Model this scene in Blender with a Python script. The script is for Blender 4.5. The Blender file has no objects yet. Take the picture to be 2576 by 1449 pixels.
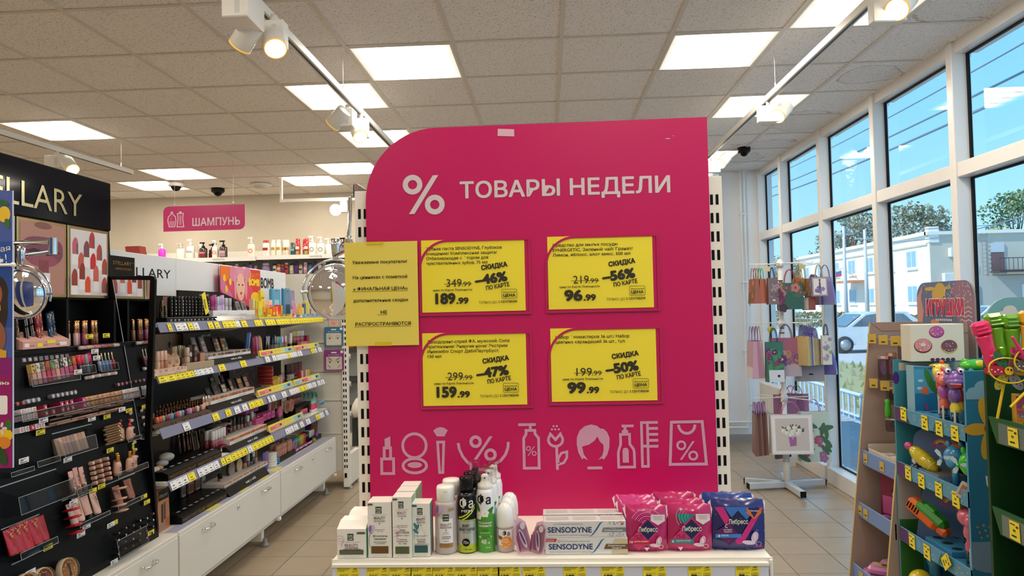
import bpy,math,random
from mathutils import Matrix,Vector
PI=math.pi
random.seed(7)
sc=bpy.context.scene
COL=sc.collection
sin,cos=math.sin,math.cos
# ---------------------------------------------------------------- camera, world, sun, exposure
YAW,PITCH,ROLL,FPX,EYE=0.0486,0.0295,-0.0218,1782.8,1.52
_f=Vector((-sin(YAW)*cos(PITCH),cos(YAW)*cos(PITCH),sin(PITCH)))
_r=Vector((cos(YAW),sin(YAW),0));_u=_r.cross(_f)
_R=cos(ROLL)*_r+sin(ROLL)*_u;_U=-sin(ROLL)*_r+cos(ROLL)*_u
cam=bpy.data.cameras.new('camera');camo=bpy.data.objects.new('camera',cam);COL.objects.link(camo)
camo.matrix_world=Matrix(((_R.x,_U.x,-_f.x,0),(_R.y,_U.y,-_f.y,0),(_R.z,_U.z,-_f.z,EYE),(0,0,0,1)))
cam.sensor_width=36;cam.lens=FPX/2576*36;cam.clip_start=.05;cam.clip_end=400
sc.camera=camo
sc.view_settings.view_transform='Standard';sc.view_settings.look='None'
sc.view_settings.gamma=1;sc.view_settings.exposure=0.0;sc.view_settings.use_curve_mapping=False
cy=sc.cycles
cy.max_bounces=7;cy.diffuse_bounces=4;cy.glossy_bounces=4;cy.transmission_bounces=4;cy.transparent_max_bounces=14
cy.caustics_reflective=False;cy.caustics_refractive=False;cy.sample_clamp_indirect=4;cy.use_denoising=True
PANEL_L=20
SKY_L=1.35;SUN_L=5.0
w=bpy.data.worlds.new('sky');sc.world=w;w.use_nodes=True
nt=w.node_tree;nt.nodes.clear()
_o=nt.nodes.new('ShaderNodeOutputWorld');_b=nt.nodes.new('ShaderNodeBackground')
_tc=nt.nodes.new('ShaderNodeTexCoord');_sp=nt.nodes.new('ShaderNodeSeparateXYZ');_cr=nt.nodes.new('ShaderNodeValToRGB')
_cr.color_ramp.elements[0].position=0.0;_cr.color_ramp.elements[0].color=(.5,.86,1,1)
_cr.color_ramp.elements[1].position=0.6;_cr.color_ramp.elements[1].color=(.12,.42,.8,1)
_e=_cr.color_ramp.elements.new(.22);_e.color=(.27,.66,.95,1)
nt.links.new(_tc.outputs['Generated'],_sp.inputs[0]);nt.links.new(_sp.outputs['Z'],_cr.inputs[0])
nt.links.new(_cr.outputs[0],_b.inputs[0]);_b.inputs[1].default_value=SKY_L;nt.links.new(_b.outputs[0],_o.inputs[0])
_s=bpy.data.lights.new('sun','SUN');_s.energy=SUN_L;_s.angle=.01;_s.color=(1,.95,.86)
_so=bpy.data.objects.new('sun',_s);COL.objects.link(_so)
_so.rotation_euler=Vector((-.66,-.2,.72)).to_track_quat('Z','Y').to_euler()
# ---------------------------------------------------------------- materials
def lin(h):
 if isinstance(h,str):h=tuple(int(h[i:i+2],16)for i in (0,2,4))
 return tuple((c/255/12.92 if c/255<=.04045 else ((c/255+.055)/1.055)**2.4)for c in h)+(1,)
_mc={}
def m(h,r=.45,metal=0,emit=0,alpha=1,coat=0,grain=0):
 k=(h,r,metal,emit,alpha,coat,grain)
 if k in _mc:return _mc[k]
 a=bpy.data.materials.new('mat_'+str(h)+'_%g'%r);a.use_nodes=True
 n=a.node_tree;p=n.nodes['Principled BSDF'];c=lin(h)
 p.inputs['Base Color'].default_value=c;p.inputs['Roughness'].default_value=r;p.inputs['Metallic'].default_value=metal
 if max(c[:3])<.02:p.inputs['Specular IOR Level'].default_value=.18;coat*=.3
 if coat:p.inputs['Coat Weight'].default_value=coat;p.inputs['Coat Roughness'].default_value=.06
 if emit:p.inputs['Emission Color'].default_value=c;p.inputs['Emission Strength'].default_value=emit
 if alpha<1:p.inputs['Alpha'].default_value=alpha
 if grain:
  t=n.nodes.new('ShaderNodeTexNoise');t.inputs['Scale'].default_value=grain;t.inputs['Detail'].default_value=2
  tc=n.nodes.new('ShaderNodeTexCoord');n.links.new(tc.outputs['Object'],t.inputs['Vector'])
  mx=n.nodes.new('ShaderNodeMixRGB');mx.blend_type='MULTIPLY';mx.inputs[0].default_value=.16;mx.inputs[1].default_value=c
  n.links.new(t.outputs['Fac'],mx.inputs[2]);n.links.new(mx.outputs[0],p.inputs['Base Color'])
 _mc[k]=a;return a
def clear(h='ffffff',ior=1.45,tint=.96,rough=.02,name='clear'):
 k=('clear',h,ior,tint,rough)
 if k in _mc:return _mc[k]
 a=bpy.data.materials.new(name);a.use_nodes=True;n=a.node_tree;n.nodes.clear()
 o=n.nodes.new('ShaderNodeOutputMaterial');t=n.nodes.new('ShaderNodeBsdfTransparent');g=n.nodes.new('ShaderNodeBsdfGlossy')
 f=n.nodes.new('ShaderNodeFresnel');x=n.nodes.new('ShaderNodeMixShader');c=lin(h)
 t.inputs[0].default_value=(c[0]*tint,c[1]*tint,c[2]*tint,1);g.inputs['Roughness'].default_value=rough
 ge=n.nodes.new('ShaderNodeNewGeometry');mu=n.nodes.new('ShaderNodeMath');mu.operation='MULTIPLY_ADD'
 n.links.new(ge.outputs['Backfacing'],mu.inputs[0]);mu.inputs[1].default_value=1/ior-ior;mu.inputs[2].default_value=ior;n.links.new(mu.outputs[0],f.inputs[0])
 n.links.new(f.outputs[0],x.inputs[0]);n.links.new(t.outputs[0],x.inputs[1]);n.links.new(g.outputs[0],x.inputs[2]);n.links.new(x.outputs[0],o.inputs[0])
 _mc[k]=a;return a
def nodes_mat(name,r=.5):
 a=bpy.data.materials.new(name);a.use_nodes=True;n=a.node_tree;p=n.nodes['Principled BSDF'];p.inputs['Roughness'].default_value=r
 tc=n.nodes.new('ShaderNodeTexCoord');return a,n,p,tc
def mth(n,op,a,b=None,c=None):
 x=n.nodes.new('ShaderNodeMath');x.operation=op
 for i,v in enumerate((a,b,c)):
  if v is None:continue
  if isinstance(v,(int,float)):x.inputs[i].default_value=v
  else :n.links.new(v,x.inputs[i])
 return x.outputs[0]
def mixc(n,fac,a,b):
 x=n.nodes.new('ShaderNodeMixRGB')
 for i,v in enumerate((fac,a,b)):
  if isinstance(v,(int,float)):x.inputs[i].default_value=v
  elif isinstance(v,tuple):x.inputs[i].default_value=v
  else :n.links.new(v,x.inputs[i])
 return x.outputs[0]
 # ---------------------------------------------------------------- mesh building
def FRONT(y=0):return Matrix(((1,0,0,0),(0,0,-1,y),(0,1,0,0),(0,0,0,1)))
def RIGHTF(x=0):return Matrix(((0,0,1,x),(1,0,0,0),(0,1,0,0),(0,0,0,1)))
def LEFTF(x=0):return Matrix(((0,0,-1,x),(-1,0,0,0),(0,1,0,0),(0,0,0,1)))
def TR(x,y,z):return Matrix.Translation((x,y,z))
def RZ(a):return Matrix.Rotation(a,4,'Z')
def RX(a):return Matrix.Rotation(a,4,'X')
def RY(a):return Matrix.Rotation(a,4,'Y')
_fc=bpy.data.curves.new('glyphs','FONT');_fc.resolution_u=3;_fo=bpy.data.objects.new('glyphs',_fc);_tcache={}
def glyphs(s):
 k=s
 if k not in _tcache:
  _fc.body=s;me=_fo.to_mesh()
  vs=[(v.co.x,v.co.y)for v in me.vertices];fs=[tuple(p.vertices)for p in me.polygons];_fo.to_mesh_clear()
  x0=min(v[0]for v in vs)if vs else 0;x1=max(v[0]for v in vs)if vs else 1
  _tcache[k]=([(v[0]-x0,v[1])for v in vs],fs,x1-x0)
 return _tcache[k]
class MB:
 def __init__(s,M=None):s.v=[];s.f=[];s.mi=[];s.sm=[];s.ms=[];s.M=M or Matrix();s.bend=0;s.zc=0
 def add(s,vs,fs,mat,sm=False):
  o=len(s.v)
  for p in vs:
   if s.bend:
    R=s.bend+p[2];a=p[0]/s.bend;q=Vector((R*sin(a),-R*cos(a),p[1]))
   else :q=Vector(p)
   s.v.append((s.M@q)[:])
  one=not isinstance(mat,(list,tuple))
  for i,f in enumerate(fs):
   mm=mat if one else mat[i]
   if mm not in s.ms:s.ms.append(mm)
   s.f.append([o+j for j in f]);s.mi.append(s.ms.index(mm));s.sm.append(sm)
  return s
 def box(s,x0,y0,z0,x1,y1,z1,mat,b=0):
  cx,cy_,cz=(x0+x1)/2,(y0+y1)/2,(z0+z1)/2;hx,hy,hz=(x1-x0)/2,(y1-y0)/2,(z1-z0)/2
  if not b:
   vs=[(cx+i*hx,cy_+j*hy,cz+k*hz)for i in (-1,1)for j in (-1,1)for k in (-1,1)]
   return s.add(vs,[(0,1,3,2),(4,6,7,5),(0,4,5,1),(2,3,7,6),(0,2,6,4),(1,5,7,3)],mat)
  vs=[];idx={}
  for i in (-1,1):
   for j in (-1,1):
    for k in (-1,1):
     for a in range(3):
      idx[i,j,k,a]=len(vs)
      d=[hx-b,hy-b,hz-b];d[a]+=b
      vs.append((cx+i*d[0],cy_+j*d[1],cz+k*d[2]))
  fs=[]
  for a in range(3):
   for sg in (-1,1):
    o2=[(-1,-1),(1,-1),(1,1),(-1,1)];q=[]
    for (p1,p2)in o2:
     t=[0,0,0];t[a]=sg;t[(a+1)%3]=p1;t[(a+2)%3]=p2;q.append(idx[t[0],t[1],t[2],a])
    fs.append(q if sg>0 else q[::-1])
  for a in range(3):
   b1,b2=(a+1)%3,(a+2)%3
   for p1 in (-1,1):
    for p2 in (-1,1):
     def g(e,ax):
      t=[0,0,0];t[a]=e;t[b1]=p1;t[b2]=p2;return idx[t[0],t[1],t[2],ax]
     q=[g(-1,b1),g(1,b1),g(1,b2),g(-1,b2)];fs.append(q if p1*p2<0 else q[::-1])
  for i in (-1,1):
   for j in (-1,1):
    for k in (-1,1):
     q=[idx[i,j,k,0],idx[i,j,k,1],idx[i,j,k,2]];fs.append(q if i*j*k>0 else q[::-1])
  return s.add(vs,fs,mat)
 def prism(s,poly,z0,z1,mat,side=None,sm=False):
  n=len(poly);ar=sum(poly[i][0]*poly[(i+1)%n][1]-poly[(i+1)%n][0]*poly[i][1]for i in range(n))
  if ar<0:poly=poly[::-1]
  vs=[(p[0],p[1],z0)for p in poly]+[(p[0],p[1],z1)for p in poly]
  s.add(vs,[tuple(range(n))[::-1],tuple(range(n,2*n))],mat)
  return s.add(vs,[(i,(i+1)%n,n+(i+1)%n,n+i)for i in range(n)],side or mat,sm)
 def lathe(s,prof,mat,seg=16,sx=1,sy=1,sm=True):
  vs=[];fs=[];mm=[];n=len(prof)
  for r,z in prof:
   for k in range(seg):
    a=2*PI*k/seg;vs.append((r*sx*cos(a),r*sy*sin(a),z))
  for i in range(n-1):
   for k in range(seg):
    k2=(k+1)%seg;fs.append((i*seg+k,i*seg+k2,(i+1)*seg+k2,(i+1)*seg+k));mm.append(mat[i]if isinstance(mat,list)else mat)
  s.add(vs,fs,mm,sm)
  return s
 def tube(s,pts,r,mat,seg=8,caps=True):
  pts=[Vector(p)for p in pts];n=len(pts);vs=[];up=None
  rr=r if isinstance(r,(list,tuple))else [r]*n
  for i,p in enumerate(pts):
   t=(pts[min(i+1,n-1)]-pts[max(i-1,0)]).normalized()
   if up is None:up=Vector((0,0,1))if abs(t.z)<.9 else Vector((1,0,0))
   a=t.cross(up).normalized();up=a.cross(t).normalized()
   for k in range(seg):
    g=2*PI*k/seg;vs.append(p+rr[i]*(cos(g)*a+sin(g)*up))
  fs=[(i*seg+k,i*seg+(k+1)%seg,(i+1)*seg+(k+1)%seg,(i+1)*seg+k)for i in range(n-1)for k in range(seg)]
  s.add(vs,fs,mat,True)
  if caps:s.add(vs[:seg],[tuple(range(seg))[::-1]],mat);s.add(vs[-seg:],[tuple(range(seg))],mat)
  return s
 def sphere(s,c,r,mat,seg=14,rings=8,sc_=(1,1,1)):
  vs=[];fs=[]
  for i in range(rings+1):
   t=PI*i/rings
   for k in range(seg):
    a=2*PI*k/seg;vs.append((c[0]+r*sc_[0]*sin(t)*cos(a),c[1]+r*sc_[1]*sin(t)*sin(a),c[2]-r*sc_[2]*cos(t)))
  for i in range(rings):
   for k in range(seg):fs.append((i*seg+k,i*seg+(k+1)%seg,(i+1)*seg+(k+1)%seg,(i+1)*seg+k))
  return s.add(vs,fs,mat,True)
  # ---- flat art in the canvas plane (u, v, n)
 def flat(s,poly,mat,z=.0004):
  n=len(poly);ar=sum(poly[i][0]*poly[(i+1)%n][1]-poly[(i+1)%n][0]*poly[i][1]for i in range(n))
  if ar<0:poly=poly[::-1]
  s.zc+=5e-6
  return s.add([(p[0],p[1],z+s.zc)for p in poly],[tuple(range(n))],mat)
 def rect(s,u0,v0,u1,v1,mat,z=.0004):
  if s.bend:
   s.zc+=5e-6;z+=s.zc;k=max(1,int(abs(u1-u0)/s.bend/.25)+1);us=[u0+(u1-u0)*i/k for i in range(k+1)]
   return s.add([(u,v,z)for u in us for v in (v0,v1)],[(2*i,2*i+2,2*i+3,2*i+1)for i in range(k)],mat,True)
  return s.flat([(u0,v0),(u1,v0),(u1,v1),(u0,v1)],mat,z)
 def rrect(s,u0,v0,u1,v1,r,mat,z=.0004):return s.flat(rr_poly(u0,v0,u1,v1,r),mat,z)
 def ell(s,cx,cy_,rx,ry,mat,z=.0004,seg=20,a=0):
  if s.bend:
   s.zc+=5e-6;z+=s.zc;P=[(cx,cy_,z)]+[(cx+k*(rx*cos(t)*cos(a)-ry*sin(t)*sin(a)),cy_+k*(rx*cos(t)*sin(a)+ry*sin(t)*cos(a)),z)for k in (.5,1)for t in [2*PI*i/seg for i in range(seg)]]
   return s.add(P,[(0,1+i,1+(i+1)%seg)for i in range(seg)]+[(1+i,1+seg+i,1+seg+(i+1)%seg,1+(i+1)%seg)for i in range(seg)],mat,True)
  return s.flat([(cx+rx*cos(2*PI*k/seg)*cos(a)-ry*sin(2*PI*k/seg)*sin(a),cy_+rx*cos(2*PI*k/seg)*sin(a)+ry*sin(2*PI*k/seg)*cos(a))for k in range(seg)],mat,z)
 def stroke(s,pts,wd,mat,z=.0004,closed=False):
  n=len(pts);L=[];Rr=[];s.zc+=5e-6;z+=s.zc
  for i in range(n):
   p=Vector(pts[i]);a=Vector(pts[(i-1)%n])if (closed or i>0)else None;b=Vector(pts[(i+1)%n])if (closed or i<n-1)else None
   d1=(p-a).normalized()if a is not None else (b-p).normalized();d2=(b-p).normalized()if b is not None else d1
   t=d1+d2;t=t.normalized()if t.length>1e-6 else d1
   nn=Vector((-t.y,t.x));k=wd/2/max(.35,nn.dot(Vector((-d1.y,d1.x))))
   L.append(p+nn*k);Rr.append(p-nn*k)
  vs=[(q.x,q.y,z)for q in L]+[(q.x,q.y,z)for q in Rr];e=n if closed else n-1
  return s.add(vs,[(i,n+i,n+(i+1)%n,(i+1)%n)for i in range(e)],mat)
 def ring(s,cx,cy_,rx,ry,wd,mat,z=.0004,a0=0,a1=2*PI,seg=28):
  full=abs(a1-a0-2*PI)<1e-6;k=seg
  pts=[(cx+rx*cos(a0+(a1-a0)*i/k),cy_+ry*sin(a0+(a1-a0)*i/k))for i in range(k if full else k+1)]
  return s.stroke(pts,wd,mat,z,full)
 def text(s,t,u,v,h,mat,wd=None,bold=0,al='L',z=.0006,a=0):
  vs,fs,W=glyphs(t);b=max(bold,0);k=h/(.682+2*b);kx=(wd if wd else W*k)/(W+2*b);W2=wd if wd else W*k
  o=-W2/2 if al=='C' else (-W2 if al=='R' else 0)
  ca,sa=cos(a),sin(a);d=b*.75
  sh=[(0,0)]if b<.004 else [(-b,0),(b,0)]if h<.0045 else [(-b,0),(b,0),(0,b),(0,-b)]if h<.012 else [(-b,0),(b,0),(0,b),(0,-b),(d,d),(-d,d),(d,-d),(-d,-d)]
  for dx,dy in sh:
   P=[];F=[];s.zc+=3.1e-5
   for i,f in enumerate(fs):
    F.append(tuple(range(len(P),len(P)+len(f))));dz=(i*7%13)*2.3e-6
    for j in f:X,Y=(vs[j][0]+dx+b)*kx+o,(vs[j][1]+dy+b)*k;P.append((u+X*ca-Y*sa,v+X*sa+Y*ca,z+s.zc+dz))
   s.add(P,F,mat)
  return s
 def mesh(s,name='part'):
  me=bpy.data.meshes.new(name);me.from_pydata(s.v,[],s.f);me.materials.clear()
  for a in s.ms:me.materials.append(a)
  me.polygons.foreach_set('material_index',s.mi);me.polygons.foreach_set('use_smooth',s.sm);me.update();return me
 def obj(s,name,parent=None,loc=None,rot=None):
  o=bpy.data.objects.new(name,s.mesh(name));COL.objects.link(o)
  if parent:o.parent=parent
  if loc:o.location=loc
  if rot:o.rotation_euler=rot
  return o
def rr_poly(u0,v0,u1,v1,r,seg=5,corners=(1,1,1,1)):
 P=[]
 for (cx,cy_,a0,on)in ((u1-r,v0+r,-PI/2,corners[0]),(u1-r,v1-r,0,corners[1]),(u0+r,v1-r,PI/2,corners[2]),(u0+r,v0+r,PI,corners[3])):
  if on:P+=[(cx+r*cos(a0+PI/2*i/seg),cy_+r*sin(a0+PI/2*i/seg))for i in range(seg+1)]
  else :P.append((cx+(r if cx>(u0+u1)/2 else -r),cy_+(r if cy_>(v0+v1)/2 else -r)))
 return P
def tag(o,label=None,cat=None,group=None,kind=None):
 if label:o['label']=label
 if cat:o['category']=cat
 if group:o['group']=group
 if kind:o['kind']=kind
 return o
def thing(name,label,cat,loc=(0,0,0),rz=0,group=None,rx=0,ry=0):
 o=bpy.data.objects.new(name,None);COL.objects.link(o);o.location=loc;o.rotation_euler=(rx,ry,rz);o.empty_display_size=.02
 return tag(o,label,cat,group)
def struct(name,mb,parent=None):
 o=mb.obj(name,parent)
 if not parent:o['kind']='structure'
 return o
def kit(*parts):
 return [(p[0],p[1].mesh(p[0]or 'item')if isinstance(p[1],MB)else p[1],kit(*p[2])if len(p)>2 else [])for p in parts]
def _inst(k,parent):
 for nm,me,ch in k:
  o=bpy.data.objects.new(nm,me);COL.objects.link(o);o.parent=parent
  if ch:_inst(ch,o)
def spawn(k,name,label,cat,loc,rz=0,group=None,rx=0,ry=0,s=1):
 if k[0][0]is None:
  o=bpy.data.objects.new(name,k[0][1]);COL.objects.link(o);_inst(k[0][2],o)
 else :
  o=bpy.data.objects.new(name,None);COL.objects.link(o);o.empty_display_size=.02;_inst(k,o)
 o.location=loc;o.rotation_euler=(rx,ry,rz)
 if s!=1:o.scale=(s,s,s)if not isinstance(s,tuple)else s
 return tag(o,label,cat,group)
ORD='first second third fourth fifth sixth seventh eighth ninth tenth eleventh twelfth thirteenth fourteenth fifteenth sixteenth seventeenth eighteenth nineteenth twentieth'.split()
ORD+=['twenty-'+x for x in ORD[:9]]+['thirtieth']+['thirty-'+x for x in ORD[:9]]+['fortieth']
WHITE=m('f2efe8',.35);STEEL=m('f0ebe0',.35);BLACK=m('0c0c0e',.35);DBLACK=m('101012',.55);CHROME=m('e8e8ea',.06,1)
PINK=m('c6035e',.36);YEL=m('f6e236',.55);INK=m('2b2616',.6);CLEAR=clear();PAPERW=m('f1eff0',.6);GOLD=m('d9ab62',.22,1)
GREY=m('8f8f93',.5);RAILB=m('7f819e',.3,coat=.3)
# ---------------------------------------------------------------- setting: floor, ceiling, walls, windows
a,n,p,tc=nodes_mat('floor_tiles',.28)
sp=n.nodes.new('ShaderNodeSeparateXYZ');n.links.new(tc.outputs['Object'],sp.inputs[0])
gx=mth(n,'DIVIDE',mth(n,'SUBTRACT',sp.outputs[0],1.97),.3005);gy=mth(n,'DIVIDE',mth(n,'SUBTRACT',sp.outputs[1],5.652),.311)
ex=mth(n,'ABSOLUTE',mth(n,'SUBTRACT',mth(n,'FRACT',gx),.5));ey=mth(n,'ABSOLUTE',mth(n,'SUBTRACT',mth(n,'FRACT',gy),.5))
gr=mth(n,'GREATER_THAN',mth(n,'MAXIMUM',ex,ey),.4915)
cb=n.nodes.new('ShaderNodeCombineXYZ');n.links.new(mth(n,'FLOOR',gx),cb.inputs[0]);n.links.new(mth(n,'FLOOR',gy),cb.inputs[1])
wn=n.nodes.new('ShaderNodeTexWhiteNoise');n.links.new(cb.outputs[0],wn.inputs['Vector'])
ns=n.nodes.new('ShaderNodeTexNoise');ns.inputs['Scale'].default_value=9;ns.inputs['Detail'].default_value=4;n.links.new(tc.outputs['Object'],ns.inputs['Vector'])
tile=mixc(n,mth(n,'ADD',mth(n,'MULTIPLY',wn.outputs['Value'],.35),mth(n,'MULTIPLY',ns.outputs['Fac'],.6)),lin('ad9c86'),lin('9d8c76'))
n.links.new(mixc(n,gr,tile,lin('5a5148')),p.inputs['Base Color']);n.links.new(mth(n,'ADD',mth(n,'MULTIPLY',gr,.4),.27),p.inputs['Roughness'])
FLOORM=a
a,n,p,tc=nodes_mat('ceiling_tiles',.9)
sp=n.nodes.new('ShaderNodeSeparateXYZ');n.links.new(tc.outputs['Object'],sp.inputs[0])
n1=n.nodes.new('ShaderNodeTexNoise');n1.inputs['Scale'].default_value=105;n1.inputs['Detail'].default_value=0;n1.inputs['Distortion'].default_value=1.2
n.links.new(tc.outputs['Object'],n1.inputs['Vector'])
n2=n.nodes.new('ShaderNodeTexNoise');n2.inputs['Scale'].default_value=3.2;n2.inputs['Detail'].default_value=4;n.links.new(tc.outputs['Object'],n2.inputs['Vector'])
spk=mth(n,'GREATER_THAN',n1.outputs['Fac'],.665)
col=mixc(n,mth(n,'MULTIPLY',spk,.55),lin('f7f3ee'),lin('978b82'))
for (sx_,sy_,rr_)in ((2.2,3.55,.34),(2.16,4.72,.2),(2.12,5.86,.3),(2.05,6.9,.42),(1.92,7.3,.3)):
 d=mth(n,'SQRT',mth(n,'ADD',mth(n,'POWER',mth(n,'SUBTRACT',sp.outputs[0],sx_),2),mth(n,'POWER',mth(n,'SUBTRACT',sp.outputs[1],sy_),2)))
 d=mth(n,'ADD',d,mth(n,'MULTIPLY',mth(n,'SUBTRACT',n2.outputs['Fac'],.5),.45))
 rg=mth(n,'LESS_THAN',mth(n,'ABSOLUTE',mth(n,'SUBTRACT',d,rr_)),.008)
 col=mixc(n,mth(n,'MULTIPLY',rg,.5),col,lin('9a8468'));col=mixc(n,mth(n,'MULTIPLY',mth(n,'LESS_THAN',d,rr_),.12),col,lin('b09a7c'))
n.links.new(col,p.inputs['Base Color']);CEILM=a
WALLM=m('d3cab8',.8,grain=4);FRAMEM=m('f2f1f0',.3)
XL,XR,YF,YB,H=-6.6,2.5,-2.6,8.57,3.0
struct('floor',MB().box(XL,YF,-.1,XR,YB+.2,0,FLOORM))
struct('ceiling',MB().box(XL,YF,H,XR,YB+.2,H+.1,CEILM))
struct('roof',MB().box(XL-.3,YF-.3,3.12,XR+.12,YB+.5,3.62,m('8d8a86',.8)))  # unseen roof slab, added to cast the shop's shadow on the ground outside
struct('wall_left',MB().box(XL-.1,YF,0,XL,YB,H,WALLM))
struct('wall_front',MB().box(XL,YF-.1,0,XR,YF,H,WALLM))
struct('wall_back',MB().box(XL,YB,0,1.35,YB+.1,H,WALLM).box(1.35,7.95,0,2.52,YB+.1,H,m('f3f3f5',.75)))
struct('baseboard_back',MB().box(1.35,7.925,0,2.4,7.95,.09,m('a5a3a2',.5)))
tb=MB();TB=m('ddd6ca',.45)
gxs=[-2.286+.6*i for i in range(-7,8)];gys=[3.249+.6*j for j in range(-9,9)]
for x in gxs:tb.box(x-.012,YF,H-.006,x+.012,YB,H,TB)
for y in gys:tb.box(XL,y-.011,H-.005,XR-.15,y+.011,H-.001,TB)
struct('trim_1',tb)
GLASS=clear('f3fbff',1.5,.97,.0,'window_glass')
GASK=m('15171c',.5)
ml=[-2.5,-1.88,-.87,.14,1.15,2.16,3.17,4.18,5.17,6.175,7.195,7.93]
for i in range(len(ml)-1):
 y0,y1=ml[i],ml[i+1]
 f=MB()
 f.box(2.35,y1-.03,0,2.46,y1+.03,H,FRAMEM,.004)
 if i==0:f.box(2.35,y0-.03,0,2.46,y0+.03,H,FRAMEM,.004)
 f.box(2.36,y0+.03,2.215,2.455,y1-.03,2.3,FRAMEM,.004)
 f.box(2.37,y0+.03,2.93,2.5,y1-.03,H,FRAMEM)
 f.box(2.33,y0+.03,0,2.5,y1-.03,.13,FRAMEM,.004)
 o=struct('window_%d'%(i+1),f)
 g=MB()
 for za,zb in ((.13,2.215),(2.3,2.93)):
  for (ya,yb,zc,zd)in ((y0+.03,y0+.045,za,zb),(y1-.045,y1-.03,za,zb),(y0+.045,y1-.045,za,za+.012),(y0+.045,y1-.045,zb-.012,zb)):
   g.box(2.432,ya,zc,2.446,yb,zd,GASK)
 g.obj('gasket',o)
 for za,zb in ((.142,2.203),(2.312,2.918)):
  MB(LEFTF(2.439)).rect(-y1+.045,za,-y0-.045,zb,GLASS,0).obj('pane',o)
  # ---------------------------------------------------------------- ceiling lights
a=bpy.data.materials.new('light_diffuser');a.use_nodes=True;n=a.node_tree;n.nodes.clear()
o_=n.nodes.new('ShaderNodeOutputMaterial');em=n.nodes.new('ShaderNodeEmission');tc=n.nodes.new('ShaderNodeTexCoord');sp=n.nodes.new('ShaderNodeSeparateXYZ')
n.links.new(tc.outputs['Generated'],sp.inputs[0])
band=mth(n,'POWER',mth(n,'ABSOLUTE',mth(n,'SINE',mth(n,'MULTIPLY',sp.outputs[1],4*PI))),1.5)
fx=mth(n,'MINIMUM',mth(n,'MULTIPLY',mth(n,'SUBTRACT',.5,mth(n,'ABSOLUTE',mth(n,'SUBTRACT',sp.outputs[0],.5))),5.0),1.0)
fx=mth(n,'POWER',fx,2.6)
n.links.new(mth(n,'MULTIPLY',mth(n,'ADD',mth(n,'MULTIPLY',mth(n,'ADD',band,.35),fx),.05),PANEL_L),em.inputs[1])
em.inputs[0].default_value=(1,.9,.75,1);n.links.new(em.outputs[0],o_.inputs[0]);DIFF=a
lk=kit(('frame',MB().box(-.288,-.288,0,.288,-.279,.006,WHITE).box(-.288,.279,0,.288,.288,.006,WHITE).box(-.288,-.279,0,-.279,.279,.006,WHITE).box(.279,-.279,0,.288,.279,.006,WHITE)),('diffuser',MB().add([(-.279,-.279,.002),(-.279,.279,.002),(.279,.279,.002),(.279,-.279,.002)],[(0,1,2,3)],DIFF)))
LG='ceiling light panels'
for (i,j,lb)in ((2,1,'square ceiling light panel above the rounded corner of the pink board, nearest the left track'),(5,1,'square ceiling light panel above the right half of the pink board'),(6,0,'square ceiling light panel by the windows at the top edge, crossed by the light track'),(1,2,'square ceiling light panel crossed by the long left light track, nearest of three'),(-3,3,'square ceiling light panel high on the left above the black cosmetics stand'),(-3,6,'square ceiling light panel in front of the white dome camera'),(-4,7,'square ceiling light panel partly hidden by the white dome camera'),(-1,7,'square ceiling light panel beside the hanging white rod near the back wall'),(0,6,'square ceiling light panel just left of the pink board, far end'),(1,4,'square ceiling light panel whose right side is cut by the pink board arc'),(6,3,'square ceiling light panel behind the middle spotlight of the right track'),(6,6,'square ceiling light panel at the far end of the right track')):
 spawn(lk,'ceiling_light',lb,'ceiling light',(-2.286+.6*i+.3,3.249+.6*j+.3,H-.008),0,LG)
for k,(i,j)in enumerate(((-3,-3),(0,-3),(3,-3),(5,-4),(-5,0),(-2,-6),(1,-7),(4,-7),(6,-6),(-6,3),(-6,6),(-5,-5),(-2,-4),(-4,-4),(6,-3))):  # unseen panels, some of them added to brighten surfaces facing the camera
 spawn(lk,'ceiling_light','square ceiling light panel added outside the view, behind or left of the viewer','ceiling light',(-2.286+.6*i+.3,3.249+.6*j+.3,H-.008),0,'added ceiling light panels out of view')
 # ---------------------------------------------------------------- track lights
LAMP=m('fff3da',.4,emit=9)
AMB=m('e9b64a',.4,emit=.6)
def spot_kit():
 body=MB().lathe([(.001,0),(.042,0),(.045,.006),(.045,.115),(.041,.122),(.001,.122)],WHITE,24)
 rim=MB().lathe([(.0415,-.002),(.0455,-.002),(.0455,.004),(.0415,.004)],AMB,24)
 lens=MB().lathe([(.001,-.001),(.041,-.001),(.041,.0005),(.001,.0005)],LAMP,24)
 return body,rim,lens
def spotlight(label,top,aim,head,boxdim=(.14,.05,.09),group='track spotlights'):
 t=thing('track_spotlight',label,'spotlight',top,0,group)
 h=Vector(head)-Vector(top)
 bx,by,bz=boxdim
 MB().box(-bx/2,-by/2,-.03-bz,bx/2,by/2,-.03,WHITE,.004).box(.0,-by/2-.0005,-.03-bz*.85,.02,-by/2,-.05,m('d9d9d9',.5)).obj('adapter_box',t)
 MB().lathe([(.001,-.032),(.013,-.032),(.013,0),(.001,0)],WHITE,12).obj('stem',t)
 MB().tube([(0,0,-.03-bz*.5),h*.6+Vector((0,0,-.02)),h],.012,WHITE).obj('arm',t)
 q=Vector(aim).normalized().to_track_quat('-Z','Y')
 b,r,l=spot_kit()
 hb=b.obj('lamp_head',t);hb.location=h-q@Vector((0,0,.06));hb.rotation_euler=q.to_euler()
 r.obj('rim',hb);l.obj('lens',hb)
 return t
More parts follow.
